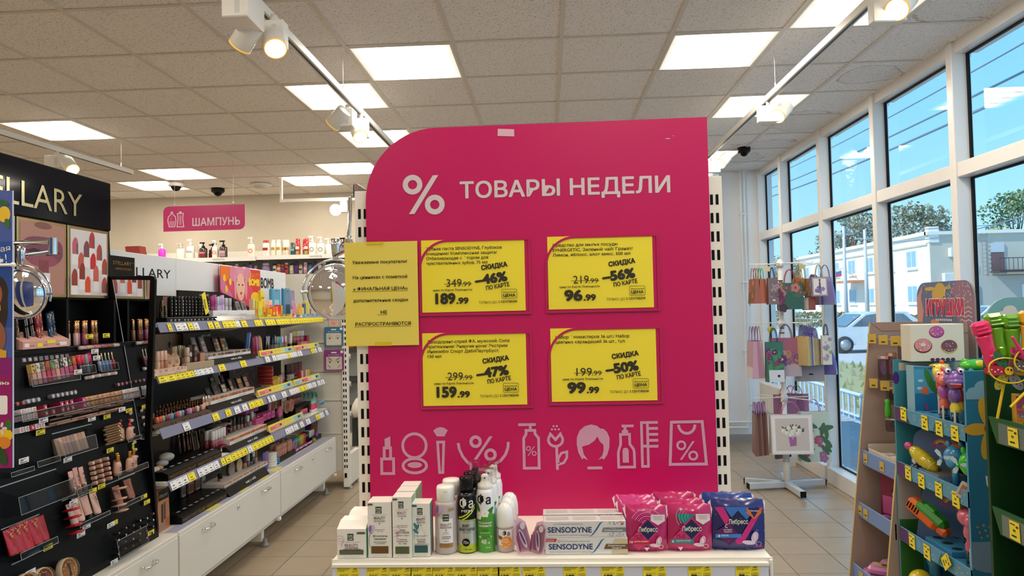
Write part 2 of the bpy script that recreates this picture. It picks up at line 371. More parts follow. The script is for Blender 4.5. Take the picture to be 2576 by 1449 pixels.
def track(label,p0,p1,wires,zt=2.79,name='light_track'):
 t=thing(name,label,'light track',(0,0,0));P0,P1=Vector(p0),Vector(p1);d=(P1-P0).normalized();s_=d.cross(Vector((0,0,1)))*.018
 def bar(z0,z1,k,mat):
  vs=[P0-s_*k,P0+s_*k,P1+s_*k,P1-s_*k];b=MB()
  return b.prism([(v.x,v.y)for v in vs],z0,z1,mat)
 b=bar(zt,zt+.034,1,WHITE);b.obj('profile',t);bar(zt-.0015,zt,.35,m('3c3a38',.4)).obj('slot',t)
 for wx,wy in wires:
  MB().tube([(wx,wy,zt+.034),(wx,wy,H)],.0013,m('c9c9c9',.3,.6),5).obj('hanging_wire',t)
  MB(TR(wx,wy,0)).lathe([(.001,zt+.034),(.005,zt+.034),(.004,zt+.07),(.001,zt+.07)],WHITE,8).obj('wire_clip',t)
 return t
track('long white light track running left of the pink board',(-1.13,.4,0),(-1.13,6.2,0),[(-1.13,3.95),(-1.13,1.5),(-1.13,5.9)],2.745)
track('long white light track running parallel to the windows',(1.37,.4,0),(1.37,7.2,0),[(1.37,4.2),(1.37,6.1),(1.37,1.6)],2.745)
track('white light track at far left above the black cosmetics stand',(-3.6,3.2,0),(-3.5,5.83,0),[(-3.51,5.7),(-3.59,3.4)],2.735)
spotlight('white track spotlight turned away, with boxy adapter, nearest on left track',(-1.13,2.62,2.745),(-.8,.5,-.75),(-1.16,2.72,2.63),(.1,.16,.09))
spotlight('white track spotlight facing the viewer beside the boxy adapter, left track',(-1.09,2.82,2.745),(.35,-.55,-.75),(-1.085,2.8,2.63),(.1,.06,.11))
spotlight('white track spotlight tilted with its back to the viewer, middle of left track',(-1.15,4.1,2.745),(-.72,.3,-.62),(-1.19,4.06,2.66),(.09,.1,.11))
spotlight('white lit track spotlight facing the viewer, middle of left track',(-1.12,4.3,2.745),(.4,-.5,-.75),(-1.13,4.25,2.63),(.09,.05,.12))
spotlight('large white lit track spotlight by the windows, nearest on the right track',(1.37,2.84,2.745),(-.6,-.5,-.62),(1.42,2.82,2.685),(.13,.05,.1))
spotlight('white lit track spotlight above the bag stand, middle of the right track',(1.37,4.34,2.745),(-.6,-.5,-.62),(1.45,4.34,2.68),(.13,.05,.1))
spotlight('white lit track spotlight at the far end of the right track',(1.4,5.95,2.745),(-.6,-.5,-.62),(1.5,5.95,2.72),(.13,.05,.1))
spotlight('white lit spotlight under the far left track above the cosmetics stand',(-3.53,4.95,2.735),(.62,-.35,-.6),(-3.4,4.9,2.62),(.16,.05,.09))
t=thing('light_track','short white light track hung on a vertical rod near the back wall','light track',(-2.84,7.5,0))
MB().box(-.012,-.012,2.74,.012,.012,3,WHITE).obj('rod',t);MB().box(-.012,-.018,2.725,.9,.018,2.757,WHITE).obj('profile',t)
t=thing('track_spotlight','white globe spotlight shining beside the left edge of the pink board','spotlight',(-2.16,7.5,2.725))
MB().box(-.03,-.03,-.13,.04,.03,0,WHITE,.004).obj('adapter_box',t);MB().sphere((-.085,-.01,-.1),.062,m('fff6e4',.4,emit=6)).obj('globe',t)
def dome(label,loc,base,ball,r=.06):
 t=thing('dome_camera',label,'security camera',loc);MB().lathe([(.001,0),(r,0),(r,-.035),(r*.86,-.05),(.001,-.05)][::-1],base,20).obj('housing',t)
 MB().sphere((0,0,-.045),r*.66,ball,16,8).obj('dome',t);return t
dome('white security dome camera with black ball on the ceiling',(-4.06,7.6,H),WHITE,m('15151a',.1),.085)
dome('small black security dome camera on the ceiling near the back wall',(-3.8,8.05,H),m('17171a',.4),m('0a0a0c',.1),.075)
dome('black security dome camera on the ceiling beside the windows',(1.9,6.78,H),m('17171a',.4),m('0a0a0c',.1),.06)
t=thing('smoke_detector','round white vent disc on the ceiling near the back wall','ceiling vent',(-3.2,7.84,H))
MB().lathe([(.001,0),(.1,0),(.12,-.012),(.12,-.02),(.09,-.03),(.001,-.03)][::-1],WHITE,28).obj('disc',t)
MB().lathe([(.001,-.03),(.075,-.03),(.075,-.036),(.07,-.048),(.001,-.05)][::-1],m('cfc9be',.5),28).obj('cap',t)
# ---------------------------------------------------------------- pink promo board on its gondola end
LILAC=m('d39ab6',.45);LET=m('d8cbd0',.5)
t=thing('gondola_end','white slotted shelving end that carries the pink promo board','shelving unit',(0,2.0,0))
o0=Vector((0,2.0,0));LM=TR(0,-2.0,0)
def upright(x0,x1,y0,y1,z0,z1,cols,mat=STEEL,pitch=.0505):
 b=MB(LM).box(x0,y0,z0,x1,y1,z1,mat,.001);z=z1-.05
 while z>z0+.05:
  for c in cols:b.rect(c-.0038,z-.027,c+.0038,z,BLACK,0)if False else b.add([(c-.004,y0-.0004,z-.028),(c+.004,y0-.0004,z-.028),(c+.004,y0-.0004,z),(c-.004,y0-.0004,z)],[(0,1,2,3)],BLACK)
  z-=pitch
 return b
upright(-.53,-.492,1.95,2.01,0,1.858,[-.517,-.501]).obj('upright',t)
upright(.446,.484,1.95,2.01,0,1.87,[.455,.47]).obj('upright',t)
MB(LM).box(-.492,1.97,.1,.446,1.985,1.84,m('e9e6df',.5)).obj('back_panel',t)
b=MB(LM).box(-.52,1.63,.02,.475,1.95,.12,STEEL,.004);b.obj('base',t)
t=thing('display_shelf','white metal shelf with price rail under the pink board','shelf',(0,2.0,0))
b=MB(LM).box(-.503,1.612,.93,.486,1.955,.958,STEEL,.003).box(-.503,1.61,.942,.486,1.614,.958,STEEL)
k=-.46
while k<.46:
 b.add([(k,1.945,.9586),(k+.008,1.945,.9586),(k+.008,1.948,.9586),(k,1.948,.9586)],[(0,1,2,3)],m('5a5048',.6))
 b.add([(k,1.66,.9586),(k+.008,1.66,.9586),(k+.008,1.663,.9586),(k,1.663,.9586)],[(0,1,2,3)],m('5a5048',.6));k+=.023
b.box(.478,1.607,.9,.486,1.66,.955,STEEL,.002)
b.obj('shelf',t)
b=MB(LM).box(-.5,1.602,.9,.474,1.606,.944,m('dcdfee',.25,coat=.3)).box(-.5,1.598,.944,.474,1.612,.95,STEEL).box(-.5,1.599,.896,.474,1.606,.901,STEEL);b.obj('price_rail',t)
brd=thing('promo_board','tall pink promo board with rounded corner and discount cards','promo board',(0,1.94,0))
P0=MB(TR(0,-1.94,0)@FRONT(1.944))
out=[(-.496,.3),(.447,.3),(.447,2.031)]+[(-.296+.2*cos(a),1.827+.2*sin(a))for a in [PI/2+PI/2*i/14 for i in range(15)]]
P0.prism(out,0,.004,PINK,m('e8c3d3',.5))
Z=.0046
P0.text('ТОВАРЫ НЕДЕЛИ',-.233,1.8275,.0445,LET,.576,.022,z=Z)
def pct(b,cx,cy_,R,wd,hgt,mat,z,dx=None):
 dx=dx or R*1.62
 for sx in (-1,1):b.ring(cx+sx*dx*.5,cy_-sx*R*1.04,R-wd/2,R-wd/2,wd,mat,z)
 b.flat([(cx-dx*.58-wd*.45,cy_-hgt/2),(cx-dx*.58+wd*.62,cy_-hgt/2),(cx+dx*.58+wd*.45,cy_+hgt/2),(cx+dx*.58-wd*.62,cy_+hgt/2)],mat,z+.0001)
pct(P0,-.3335,1.8415,.0275,.0145,.106,LET,Z,.061)
P0.flat([(-.125,1.998),(-.079,1.995),(-.079,2.015),(-.124,2.018)],m('dcb3c6',.4),Z)
S=lambda pts,w_=.0078,c=False:P0.stroke(pts,w_,LILAC,Z,c)
S([(-.463,1.076),(-.430,1.076),(-.430,1.116),(-.463,1.116)],.0078,True);S([(-.4555,1.118),(-.4555,1.146),(-.438,1.146),(-.438,1.118)])
P0.flat([(-.454,1.15),(-.438,1.15),(-.438,1.1775),(-.454,1.1705)],LILAC,Z)
P0.ring(-.3715,1.151,.0325,.0325,.0078,LILAC,Z);P0.ring(-.3715,1.0965,.0325,.0195,.0078,LILAC,Z+.0001);P0.ell(-.3715,1.0985,.0202,.0082,LILAC,Z)
P0.flat([(-.309,1.1755),(-.288,1.1755),(-.279,1.192)]+[(-.299+.0235*cos(PI*(.3+.4*i/8)),1.179+.0215*sin(PI*(.3+.4*i/8)))for i in range(9)]+[(-.319,1.191)],LILAC,Z)
S([(-.3075,1.16),(-.2905,1.16),(-.2945,1.0775),(-.3035,1.0775)],.0075,True)
S([(-.251,1.157),(-.248,1.14),(-.239,1.12),(-.227,1.105),(-.217,1.0975),(-.217,1.084),(-.149,1.084),(-.149,1.1),(-.135,1.108),(-.122,1.124),(-.115,1.142),(-.1135,1.158)])
pct(P0,-.183,1.142,.0172,.0088,.064,LILAC,Z,.04)
P0.rect(-.0855,1.2005,-.0375,1.208,LILAC,Z);P0.rect(-.0565,1.192,-.049,1.201,LILAC,Z)
S([(-.0645,1.1885),(-.0405,1.1885),(-.0405,1.179),(-.031,1.1675),(-.031,1.0865),(-.0715,1.0865),(-.0715,1.167),(-.0645,1.179)],.0075,True)
pct(P0,-.0515,1.133,.0066,.0027,.0255,LILAC,Z,.0155)
for du,dv in ((.0105,1.199),(.0195,1.199),(.006,1.1905),(.015,1.1905),(.0245,1.1905)):P0.ell(du,dv,.0031,.0031,LILAC,Z,10)
S([(.0015,1.178),(.015,1.1625),(.0285,1.178)]+[(.015+.0195*cos(a),1.162+.0175*sin(a))for a in [PI*.18-i*PI*1.36/12 for i in range(13)]],.0072,True)
S([(.0175,1.145),(.0185,1.081)],.0075);S([(.0205,1.0975),(.021,1.112),(.03,1.126),(.045,1.1295),(.0445,1.114),(.036,1.1),(.0205,1.0955)],.0068)
P0.flat([(.1015,1.1065),(.0905,1.122),(.0865,1.143),(.105,1.148),(.12,1.158),(.1285,1.1695),(.1345,1.156),(.144,1.147),(.144,1.132),(.14,1.118),(.1285,1.1065),(.1405,1.111),(.144,1.1065),(.154,1.121),(.16,1.14),(.161,1.165),(.155,1.181),(.146,1.19),(.137,1.191),(.127,1.199),(.112,1.2025),(.095,1.198),(.0805,1.186),(.073,1.168),(.072,1.15),(.0755,1.128),(.0865,1.107),(.0885,1.1125)],LILAC,Z)
P0.rect(.0995,1.0815,.1395,1.089,LILAC,Z)
P0.rect(.194,1.1935,.2265,1.2005,LILAC,Z);P0.rect(.199,1.185,.207,1.194,LILAC,Z);P0.rect(.1945,1.178,.2115,1.186,LILAC,Z)
S([(.1905,1.1745),(.215,1.1745),(.215,1.148),(.2245,1.135),(.2265,1.125),(.2265,1.0865),(.1835,1.0865),(.1835,1.125),(.186,1.135),(.1905,1.148)][::-1],.0072,True)
P0.flat([(.195,1.0985),(.2115,1.0985),(.2115,1.13),(.2095,1.1365),(.2035,1.139),(.197,1.1365),(.195,1.13)],LILAC,Z)
S([(.2475,1.2055),(.2635,1.2055),(.2635,1.088),(.2475,1.088)],.0072,True);P0.rect(.251,1.1385,.26,1.146,LILAC,Z)
for v in (1.2055,1.1895,1.1735,1.1575,1.1415):P0.rect(.2635,v-.0037,.2915,v+.0037,LILAC,Z)
S([(.328,1.2055),(.41,1.206),(.418,1.0925),(.3215,1.0925)],.0078,True)
P0.ring(.3685,1.1985,.0218,.0235,.0076,LILAC,Z,PI,2*PI)
pct(P0,.368,1.1292,.0133,.006,.0495,LILAC,Z,.031)
for (u,v,w_,h_)in ((.34,1.975,.014,.002),(.355,1.982,.004,.0015)):P0.ell(u,v,w_/2,h_/2,LET,Z)
P0.obj('panel',brd)
def card(u0,v0,lines,disc,old,new,name,label):
 c=thing(name,label,'price card',(u0,1.9385,v0),0,'yellow discount cards on the pink board')
 b=MB(FRONT(0));W_,H_=.285,.199
 b.prism([(0,0),(W_,0),(W_,H_),(0,H_)],-.0006,0,YEL)
 v=.171
 for i,l in enumerate(lines):b.text(l[0],.014,.171-.0133*i,.0082,INK,l[1],.012)
 a=.128
 b.text('СКИДКА',.166,.1125,.0135,INK,.073,.05,a=a);b.text('–'+disc+'%',.1485,.071,.0275,INK,.09,.055,a=a*.95);b.text('ПО КАРТЕ',.1785,.0575,.0115,INK,.065,.03,a=a*1.2)
 b.text(old,.0685,.0695,.021,INK,.042,0);b.text('.99',.111,.07,.0125,INK,.025,0);b.rect(.062,.0762,.139,.0774,INK,.0008)
 b.text('цена по Карте Лояльности',.0305,.0578,.0058,INK,.109,.014)
 wn_=.0335+.0165*(len(new)-1)if len(new)==2 else .056
 b.text(new,.093-wn_,.022,.0305,INK,wn_,.05);b.text('.99',.095,.022,.0175,INK,.034,.045)
 b.stroke(rr_poly(.2205,.034,.262,.059,.003),.001,INK,.0006,True);b.text('ФИНАЛЬНАЯ',.224,.0493,.0036,INK,.0345,.02);b.text('ЦЕНА',.2245,.0385,.0082,INK,.0335,.035)
 b.text('ТОЛЬКО ДО',.157,.0215,.0064,INK,.05,-.004);b.text('2 СЕНТЯБРЯ!',.2105,.0222,.0062,INK,.052,.025)
 b.obj('sheet',c)
 b=MB(FRONT(0));PF=m('bd1256',.28,coat=.2)
 pth=[(.2985,-.0065),(-.0045,-.0065),(-.0045,.118)]+[(.0735-.078*cos(PI/2*i/10),.118+.0785*sin(PI/2*i/10))for i in range(1,11)]+[(.2985,.1965)]
 b.stroke(pth,.0062,PF,.0016,True);b.stroke(pth,.0064,PF,.0006,True)
 n_=len(pth)
 for sg in (-1,1):
  q=MB();q.stroke(pth,.0062,PF,0,True);vv=q.v[:n_]if sg>0 else q.v[n_:]
  b.add([(x[0],x[1],0)for x in vv]+[(x[0],x[1],.0016)for x in vv],[(i,(i+1)%n_,n_+(i+1)%n_,n_+i)for i in range(n_)],PF)
 b.rect(-.006,-.0125,.3,-.0085,m('8e0d42',.4),.0003)
 b.obj('holder',c)
 return c
card(-.343,1.515,[('Зубная паста SENSODYNE, Глубокое',.209),('очищение/ Комплексная защита/',.196),('Отбеливающая с фтором для',.171),('чувствительных зубов, 75 мл',.169)],'46','349','189','price_card','yellow discount card on pink board for toothpaste, price 189.99')
card(.005,1.516,[('Средство для мытья посуды',.177),('SYNERGETIC, Зеленый чай/ Гранат/',.218),('Лимон, яблоко, алоэ микс, 500 мл',.211)],'56','219','96','price_card','yellow discount card on pink board for dish liquid, price 96.99')
card(-.3445,1.259,[('Дезодорант-спрей ФА, мужской: Сила',.226),('притяжения/ Энергия ночи/ Экстрим',.22),('Инвизибл/ Спорт ДаблПауэрБуст,',.198),('150 мл',.038)],'47','299','159','price_card','yellow discount card on pink board for deodorant, price 159.99')
card(.0075,1.265,[('Набор фломастеров 36 шт./ Набор',.2),('цветных карандашей 36 шт., 1уп.',.19)],'50','199','99','price_card','yellow discount card on pink board for felt pens, price 99.99')
b=MB(FRONT(0));NY=m('e9d55a',.55);b.prism([(-.1015,-.143),(.1015,-.143),(.1015,.143),(-.1015,.143)],-.0005,0,NY)
TX=m('141008',.6)
for s_,u,v,wd,ul in (('Уважаемые покупатели!',-.08,.083,.152,0),('На ценниках с пометкой',-.079,.0415,.151,0),('« ФИНАЛЬНАЯ ЦЕНА»',-.079,.0095,.152,1),('дополнительные скидки',-.079,-.0225,.152,0),('НЕ',-.003,-.0555,.018,2),('РАСПРОСТРАНЯЮТСЯ',-.074,-.0875,.154,1)):
 b.text(s_,u,v,.0088,TX,wd,.014)
 if ul:b.rect(u-(.01 if ul==2 else .003),v-.0032,u+wd,v-.0024,TX)
b.rect(-.04,.136,.008,.1435,m('dcc21c',.3),.0009);b.rect(-.02,-.1435,.026,-.133,m('dcc21c',.3),.0009)
tag(b.obj('paper_notice',None,(-.454,1.932,1.57)),'yellow paper notice taped at the left edge of the pink board','paper notice')
# ---- products on the shelf under the board
ZS=.9586
CRM=m('f3efe8',.35,coat=.2);DKG=m('10402f',.5);MAU=m('7d4a63',.5);TXT=m('6b6b6b',.6);BLK=m('1c1a1a',.5)
def lilac_flower(b,u,v,s_=1,c1='a58bc4',c2='cdb8de'):
 b.ell(u,v,.007*s_,.013*s_,m(c1,.5),.0006,12,.25);b.ell(u+.006*s_,v+.003*s_,.006*s_,.013*s_,m(c2,.5),.0008,12,-.3);b.ell(u-.001*s_,v+.004*s_,.004*s_,.012*s_,m('8f76b4',.5),.001,12,-.05)
 b.stroke([(u-.002*s_,v-.012*s_),(u-.006*s_,v-.03*s_),(u-.003*s_,v-.055*s_)],.0012*s_,m('4d5a4c',.5),.0006)
def pure_box(w_,d_,h_,l2,band,prods,motif,side,arch=0):
 b=MB();z1=h_-arch
 b.box(-w_/2,0,0,w_/2,d_,z1,CRM,.0006)
 if arch:
  P=[(-w_/2,z1)]+[(-w_/2*cos(PI*i/10)if False else -w_/2+.012*(1-cos(PI/2*i/6)),z1+arch*sin(PI/2*i/6))for i in range(1,7)]
  b.add([(-w_/2,0,z1),(w_/2,0,z1),(w_/2,.03,z1+arch),(-w_/2,.03,z1+arch),(-w_/2,d_,z1+arch),(w_/2,d_,z1+arch),(-w_/2,d_,z1),(w_/2,d_,z1)],[(0,1,2,3),(3,2,5,4),(4,5,7,6),(0,3,4,6),(1,7,5,2)],CRM)
 b.box(w_/2-.0003,.001,.001,w_/2+.0003,d_-.001,z1-.001,m(side,.5))
 b.M=FRONT(0);hw=w_/2;sc_=min(1,w_/.054)
 lw=.0072*max(sc_,.85);b.rect(-lw-.002,z1-.026,lw-.002,z1-.0105,DKG);b.text('PURE',-.002,z1-.0168,.0036,CRM,lw*1.6,.02,'C',.0008);b.text('LINE',-.002,z1-.0245,.0036,CRM,lw*1.5,.02,'C',.0008)
 b.stroke([(-lw-.002,z1-.019),(-.004,z1-.0178),(0,z1-.0192),(lw-.002,z1-.0182)],.0008,CRM,.0009)
 b.text('от бренда чистая линия',0,z1-.03,.0016,TXT,w_*.6,0,'C')
 b.text('BEAUTY',0,z1-.039,.0058,MAU if motif=='swirl' else BLK,w_*.47,.004,'C');b.rect(-w_*.22,z1-.0405,w_*.22,z1-.0402,BLK)
 b.text(l2,0,z1-.0455,.0036,BLK if l2[0]=='P' else TXT,w_*.46,.006,'C');b.ell(0,z1-.049,.0013,.0013,BLK)
 if motif=='swirl':
  for i in range(4):b.ring(-hw+.006,.045+.006*i if h_>.09 else .03+.005*i,.006+.0015*i,.004+.001*i,.0007,m('d58aa8',.5),.0005,-1.3,2.2)
 elif motif=='flower':lilac_flower(b,-hw+.007,h_*.5,.72)
 elif motif=='leaf':
  for du,dv,an in ((-.012,.075,.5),(-.008,.072,-.4),(-.012,.063,.9)):b.ell(du,dv-.005,.003,.008,m('3f7f83',.5),.0006,12,an)
  b.stroke([(-.013,.07),(-.016,.05),(-.015,.04)],.0007,m('3f7f83',.5));b.stroke([(-.004,.07),(-.004,.062),(-.008,.055),(-.008,.045),(.008,.045),(.008,.055),(.003,.062),(.003,.07)],.0006,m('b9bcc0',.5))
 for (s_,v,hh,wf,bo)in prods:b.text(s_,.001,v,hh,BLK,w_*wf,bo,'C')
 b.rect(-w_*.36 if w_<.06 else -w_*.42,.0095,w_*.36 if w_<.06 else w_*.42,.0095+(.0165 if h_>.1 else .011),m(band,.4));b.rect(-hw+.001 if w_<.06 else hw-.02,z1-.0075 if w_<.06 else z1-.0115,-hw+.012 if w_<.06 else hw-.001,z1-.0035 if w_<.06 else z1-.0065,m(band,.4))
 b.text('для всех типов кожи',0,.0035,.0014,TXT,w_*.55,0,'C')
 return kit((None,b))
kc=pure_box(.066,.066,.079,'COOLING','5d6350',[('крио-гель для лица',.0245,.0022,.45,0),('УТРО БЕЗ ОТЕКОВ',.0185,.0038,.62,.02)],'swirl','9fc9a5',.012)
kp=pure_box(.055,.05,.126,'PROTECTION','6b4a22',[('ночная маска',.062,.0024,.4,0),('для лица',.0585,.002,.25,0),('BIO-коллаген',.047,.0042,.6,.015),('Цераниды',.0405,.0042,.5,.015),('ВОССТАНОВЛЕНИЕ',.034,.0026,.55,.01),('И ПИТАНИЕ',.0305,.0024,.4,.01)],'flower','5a9d77')
kg=pure_box(.044,.044,.138,'COOLING','56603f',[('криогель-патчи',.072,.0024,.6,0),('2в1 для век',.0685,.0024,.5,0),('УТРО',.06,.0042,.3,.02),('БЕЗ ОТЕКОВ',.055,.0042,.7,.02),('ЭКСПРЕСС-ЭФФЕКТ',.0495,.0022,.7,.01),('Гиалурон',.0405,.003,.45,.01),('Розовое алоэ',.036,.003,.6,.01),('Кофеин',.0315,.003,.4,.01)],'swirl','7fae8c')
kf=pure_box(.042,.044,.121,'PERFECTOR','2f5d5f',[('сыворотка-корректор',.0465,.002,.7,0),('5% комплекс',.0385,.0028,.5,.01),('Пандинис',.0345,.0028,.45,.01),('кислота',.031,.0028,.4,.01),('ПРОТИВ НЕСОВЕРШЕНСТВ',.0275,.002,.8,.02)],'leaf','6f8a84')
spawn(kc,'cream_box','small white cream box, front one at the left end of the pink board shelf','cosmetics box',(-.458,1.613,ZS))
spawn(kc,'cream_box','small white cream box, back one behind the front box at the shelf left end','cosmetics box',(-.456,1.69,ZS))
spawn(kp,'mask_box','white night mask box with lilac flower and brown band on the promo shelf','cosmetics box',(-.394,1.62,ZS))
for i,(y,lb)in enumerate(((1.617,'front'),(1.672,'middle'),(1.722,'rear'))):
 spawn(kg,'eye_gel_box','tall narrow white eye gel box, %s of the three in line on the promo shelf'%lb,'cosmetics box',(-.3415-.001*i,y,ZS),0,'eye gel boxes')
spawn(kf,'serum_box','white serum box with teal leaf between the eye gel boxes and the toner bottle','cosmetics box',(-.2995,1.624,ZS))
LIQ=bpy.data.materials.new('toner_liquid');LIQ.use_nodes=True;n=LIQ.node_tree;p=n.nodes['Principled BSDF']
p.inputs['Base Color'].default_value=lin('e2d5d2');p.inputs['Roughness'].default_value=.08;p.inputs['Alpha'].default_value=.62;p.inputs['Coat Weight'].default_value=.5
def toner():
 b=MB().lathe([(.001,0),(.023,0),(.0255,.003),(.026,.008),(.026,.111),(.0245,.117),(.018,.119),(.001,.119)],LIQ,28)
 l=MB();l.bend=.0262
 l.rect(-.0165,.026,.0165,.082,PAPERW,.0002);l.rect(-.0165,.0165,.0165,.0265,m('b08a52',.3,.6),.0003);l.rect(-.007,.077,.007,.0925,DKG,.0006);l.text('PURE',0,.0865,.0034,CRM,.011,.02,'C',.001);l.text('LINE',0,.0795,.0034,CRM,.0105,.02,'C',.001)
 l.text('BEAUTY',0,.066,.0056,m('8a6a3c',.5),.026,.005,'C');l.rect(-.013,.0642,.013,.0645,BLK,.0005);l.text('PROTECTION',0,.06,.0034,BLK,.026,.01,'C');l.ell(0,.0565,.0013,.0013,BLK,.0005,8)
 l.text('тонер',0,.051,.0022,TXT,.01,0,'C');l.text('для лица',0,.0475,.0022,TXT,.014,0,'C');l.text('Гиалурон',.001,.0405,.003,BLK,.018,.015,'C');l.text('Витамин С',.001,.0365,.003,BLK,.019,.015,'C');l.text('СИЯНИЕ',0,.0305,.002,BLK,.012,.01,'C')
 lilac_flower(l,-.019,.1,.8);l.rect(.006,.1,.02,.1065,m('a58c62',.4),.0006)
 c=MB().lathe([(.001,.118),(.0195,.118),(.021,.12),(.0215,.148),(.0195,.153),(.001,.153)],WHITE,28);c.box(-.004,-.0216,.141,.004,-.0205,.144,m('d7d3cc',.5))
 return kit(('bottle',b),('label',l),('flip_cap',c))
tk=toner()
spawn(tk,'toner_bottle','clear toner bottle with white cap and lilac flower, front one on promo shelf','bottle',(-.2465,1.66,ZS),.12,'toner bottles')
spawn(tk,'toner_bottle','clear toner bottle with white cap standing behind the front toner bottle','bottle',(-.2415,1.722,ZS),0,'toner bottles')
SILV=m('c9ccc9',.28,.5)
def black_can():
 R=.0218;BK=m('121214',.22,coat=.3)
 b=MB().lathe([(.001,0),(R-.001,0),(R,.002),(R,.02),(R,.075),(R,.124),(R-.002,.13),(.0175,.137),(.001,.138)],[BK,BK,m('b5c32a',.25,.2),SILV,BK,BK,m('3a3a3d',.2,.6),BK],28)
 c=MB().lathe([(.001,.137),(.0165,.137),(.0165,.168),(.0155,.172),(.001,.172)],m('17171a',.15,coat=.3),24)
 l=MB();l.bend=R+.0001
 l.text('Фа',-.017,.104,.0215,m('ece8e4',.4),.033,.012,z=.0005);l.text('MEN',0,.0945,.0058,WHITE,.025,.012,'C')
 for i in range(4):l.stroke([(-.021+.0105*j,.074+.0035*i+.0045*j*(.35+j*.32))for j in range(5)],.0018 if i%2 else .0026,m(('d3e04a','2a3012')[i%2],.3),.0006+.0001*i)
 l.rect(-.022,.074,.022,.0775,m('9fb23a',.3),.0003)
 l.text('SPORT',-.003,.06,.0066,BK,.017,.02,'C');l.text('ВЗРЫВ ЭНЕРГИИ',-.001,.0515,.0066,BK,.039,.015,'C');l.text('антиперспирант',-.001,.0475,.0022,BK,.02,0,'C')
 l.ell(-.003,.026,.0088,.0088,BK,.0005,24);l.text('72ч',-.003,.0228,.0065,m('e9e9e0',.5),.011,.01,'C',.0009)
 l.text('150 мл',.001,.0085,.003,BK,.018,.01,'C')
 return kit(('can',b),('label',l),('cap',c))
def white_can(green='4aa02c',txt=1):
 R=.0212;WH=m('eceef0',.22,coat=.3);GR=m(green,.28,coat=.3)
 b=MB().lathe([(.001,0),(R-.001,0),(R,.002),(R,.086),(R,.128),(R-.0015,.136),(.017,.143),(.001,.143)],[WH,GR,GR,WH,WH,WH,WH],28)
 l=MB();l.bend=R+.0001
 for i in range(6):u0=-.02+.04*i/6;l.flat([(u0,.085),(u0+.0067,.085),(u0+.0067,.0852+.0035*(i+1)/1.5),(u0,.0852+.0035*i/1.5)],GR,.0003)
 for du,dv,an in ((.014,.0965,-1.0),(-.018,.103,.5)):l.ell(du,dv,.0045,.011,m('2c7a28',.4),.0006,14,an)
 for cx,cz in ((.0005,.09),(-.0155,.084)):
  for k_ in range(5):l.ell(cx+.0055*cos(1.257*k_+.3),cz+.0055*sin(1.257*k_+.3),.0042,.0042,m('f6f6f2',.5),.0008+.00005*k_,10)
  l.ell(cx,cz,.002,.002,m('d7d08a',.5),.0012,8)
 l.text('Фа',-.0185,.111,.0205,m('15151a',.4),.033,.012,z=.0005)
 if txt:
  l.text('Натуральная',0,.066,.0052,WHITE,.032,.012,'C');l.text('свежесть',0,.059,.0058,WHITE,.032,.03,'C');l.text('втирание',0,.0505,.0028,m('1d4512',.5),.014,.01,'C');l.text('аромат белого чая',0,.0445,.0024,WHITE,.022,.0,'C')
  l.rrect(-.0145,.034,.0155,.0385,.002,WHITE,.0006);l.text('без солей алюминия',.0005,.0352,.0021,m('2f6a20',.5),.026,.01,'C',.0009);l.text('48',-.0035,.0205,.0105,WHITE,.012,.02,'C');l.text('ч',.0075,.0205,.006,WHITE,.0045,.01,'C');l.text('150 мл',.006,.011,.0026,WHITE,.01,.01,'C')
 c=MB().lathe([(.001,.142),(.0165,.142),(.0175,.147),(.0175,.154),(.011,.158),(.0085,.165),(.0095,.172),(.006,.176),(.001,.176)],WHITE,24)
 c.M=TR(0,-.0098,.169)@RX(PI/2);c.lathe([(.0002,0),(.0017,0),(.0017,.0009),(.0002,.0009)],BLK,10)
 d=MB().lathe([(.0172,.148),(.0172,.182),(.0155,.186),(.004,.187),(.0005,.1865)],clear('f4f3f3',1.4,.98),24)
 return kit(('can',b),('label',l),('spray_head',c),('clear_cap',d))
bk=black_can();wk=white_can();ok_=white_can('e48b2a',0)
for i,(x,y,lb)in enumerate(((-.198,1.664,'front'),(-.194,1.712,'second'))):
 spawn(bk,'deodorant_can','black and lime sport deodorant can with black cap, %s in its line'%lb,'deodorant',(x,y,ZS),.1,'black deodorant cans')
kk=kit(('can',bk[0][1]),('spray_head',MB().lathe([(.001,.137),(.0165,.137),(.0165,.15),(.009,.156),(.009,.166),(.006,.17),(.001,.17)],m('1a1a1d',.3),20)),('clear_cap',MB().lathe([(.0168,.14),(.0168,.182),(.0155,.187),(.001,.188)],clear('f8f2f5',1.4,.98),24)))
spawn(kk,'deodorant_can','black deodorant can with clear cap, rear one behind the black capped cans','deodorant',(-.1875,1.765,ZS),0,'black deodorant cans')
spawn(wk,'deodorant_can','white and green deodorant spray with clear cap and blossom, front one','deodorant',(-.1545,1.669,ZS),0,'white deodorant cans')
spawn(white_can('9fc2e0',0),'deodorant_can','white deodorant spray with pale blue lower part, second in line','deodorant',(-.148,1.717,ZS),-.2,'white deodorant cans')
spawn(ok_,'deodorant_can','white and orange deodorant spray, rear one behind the green one','deodorant',(-.1415,1.766,ZS),-.3,'white deodorant cans')
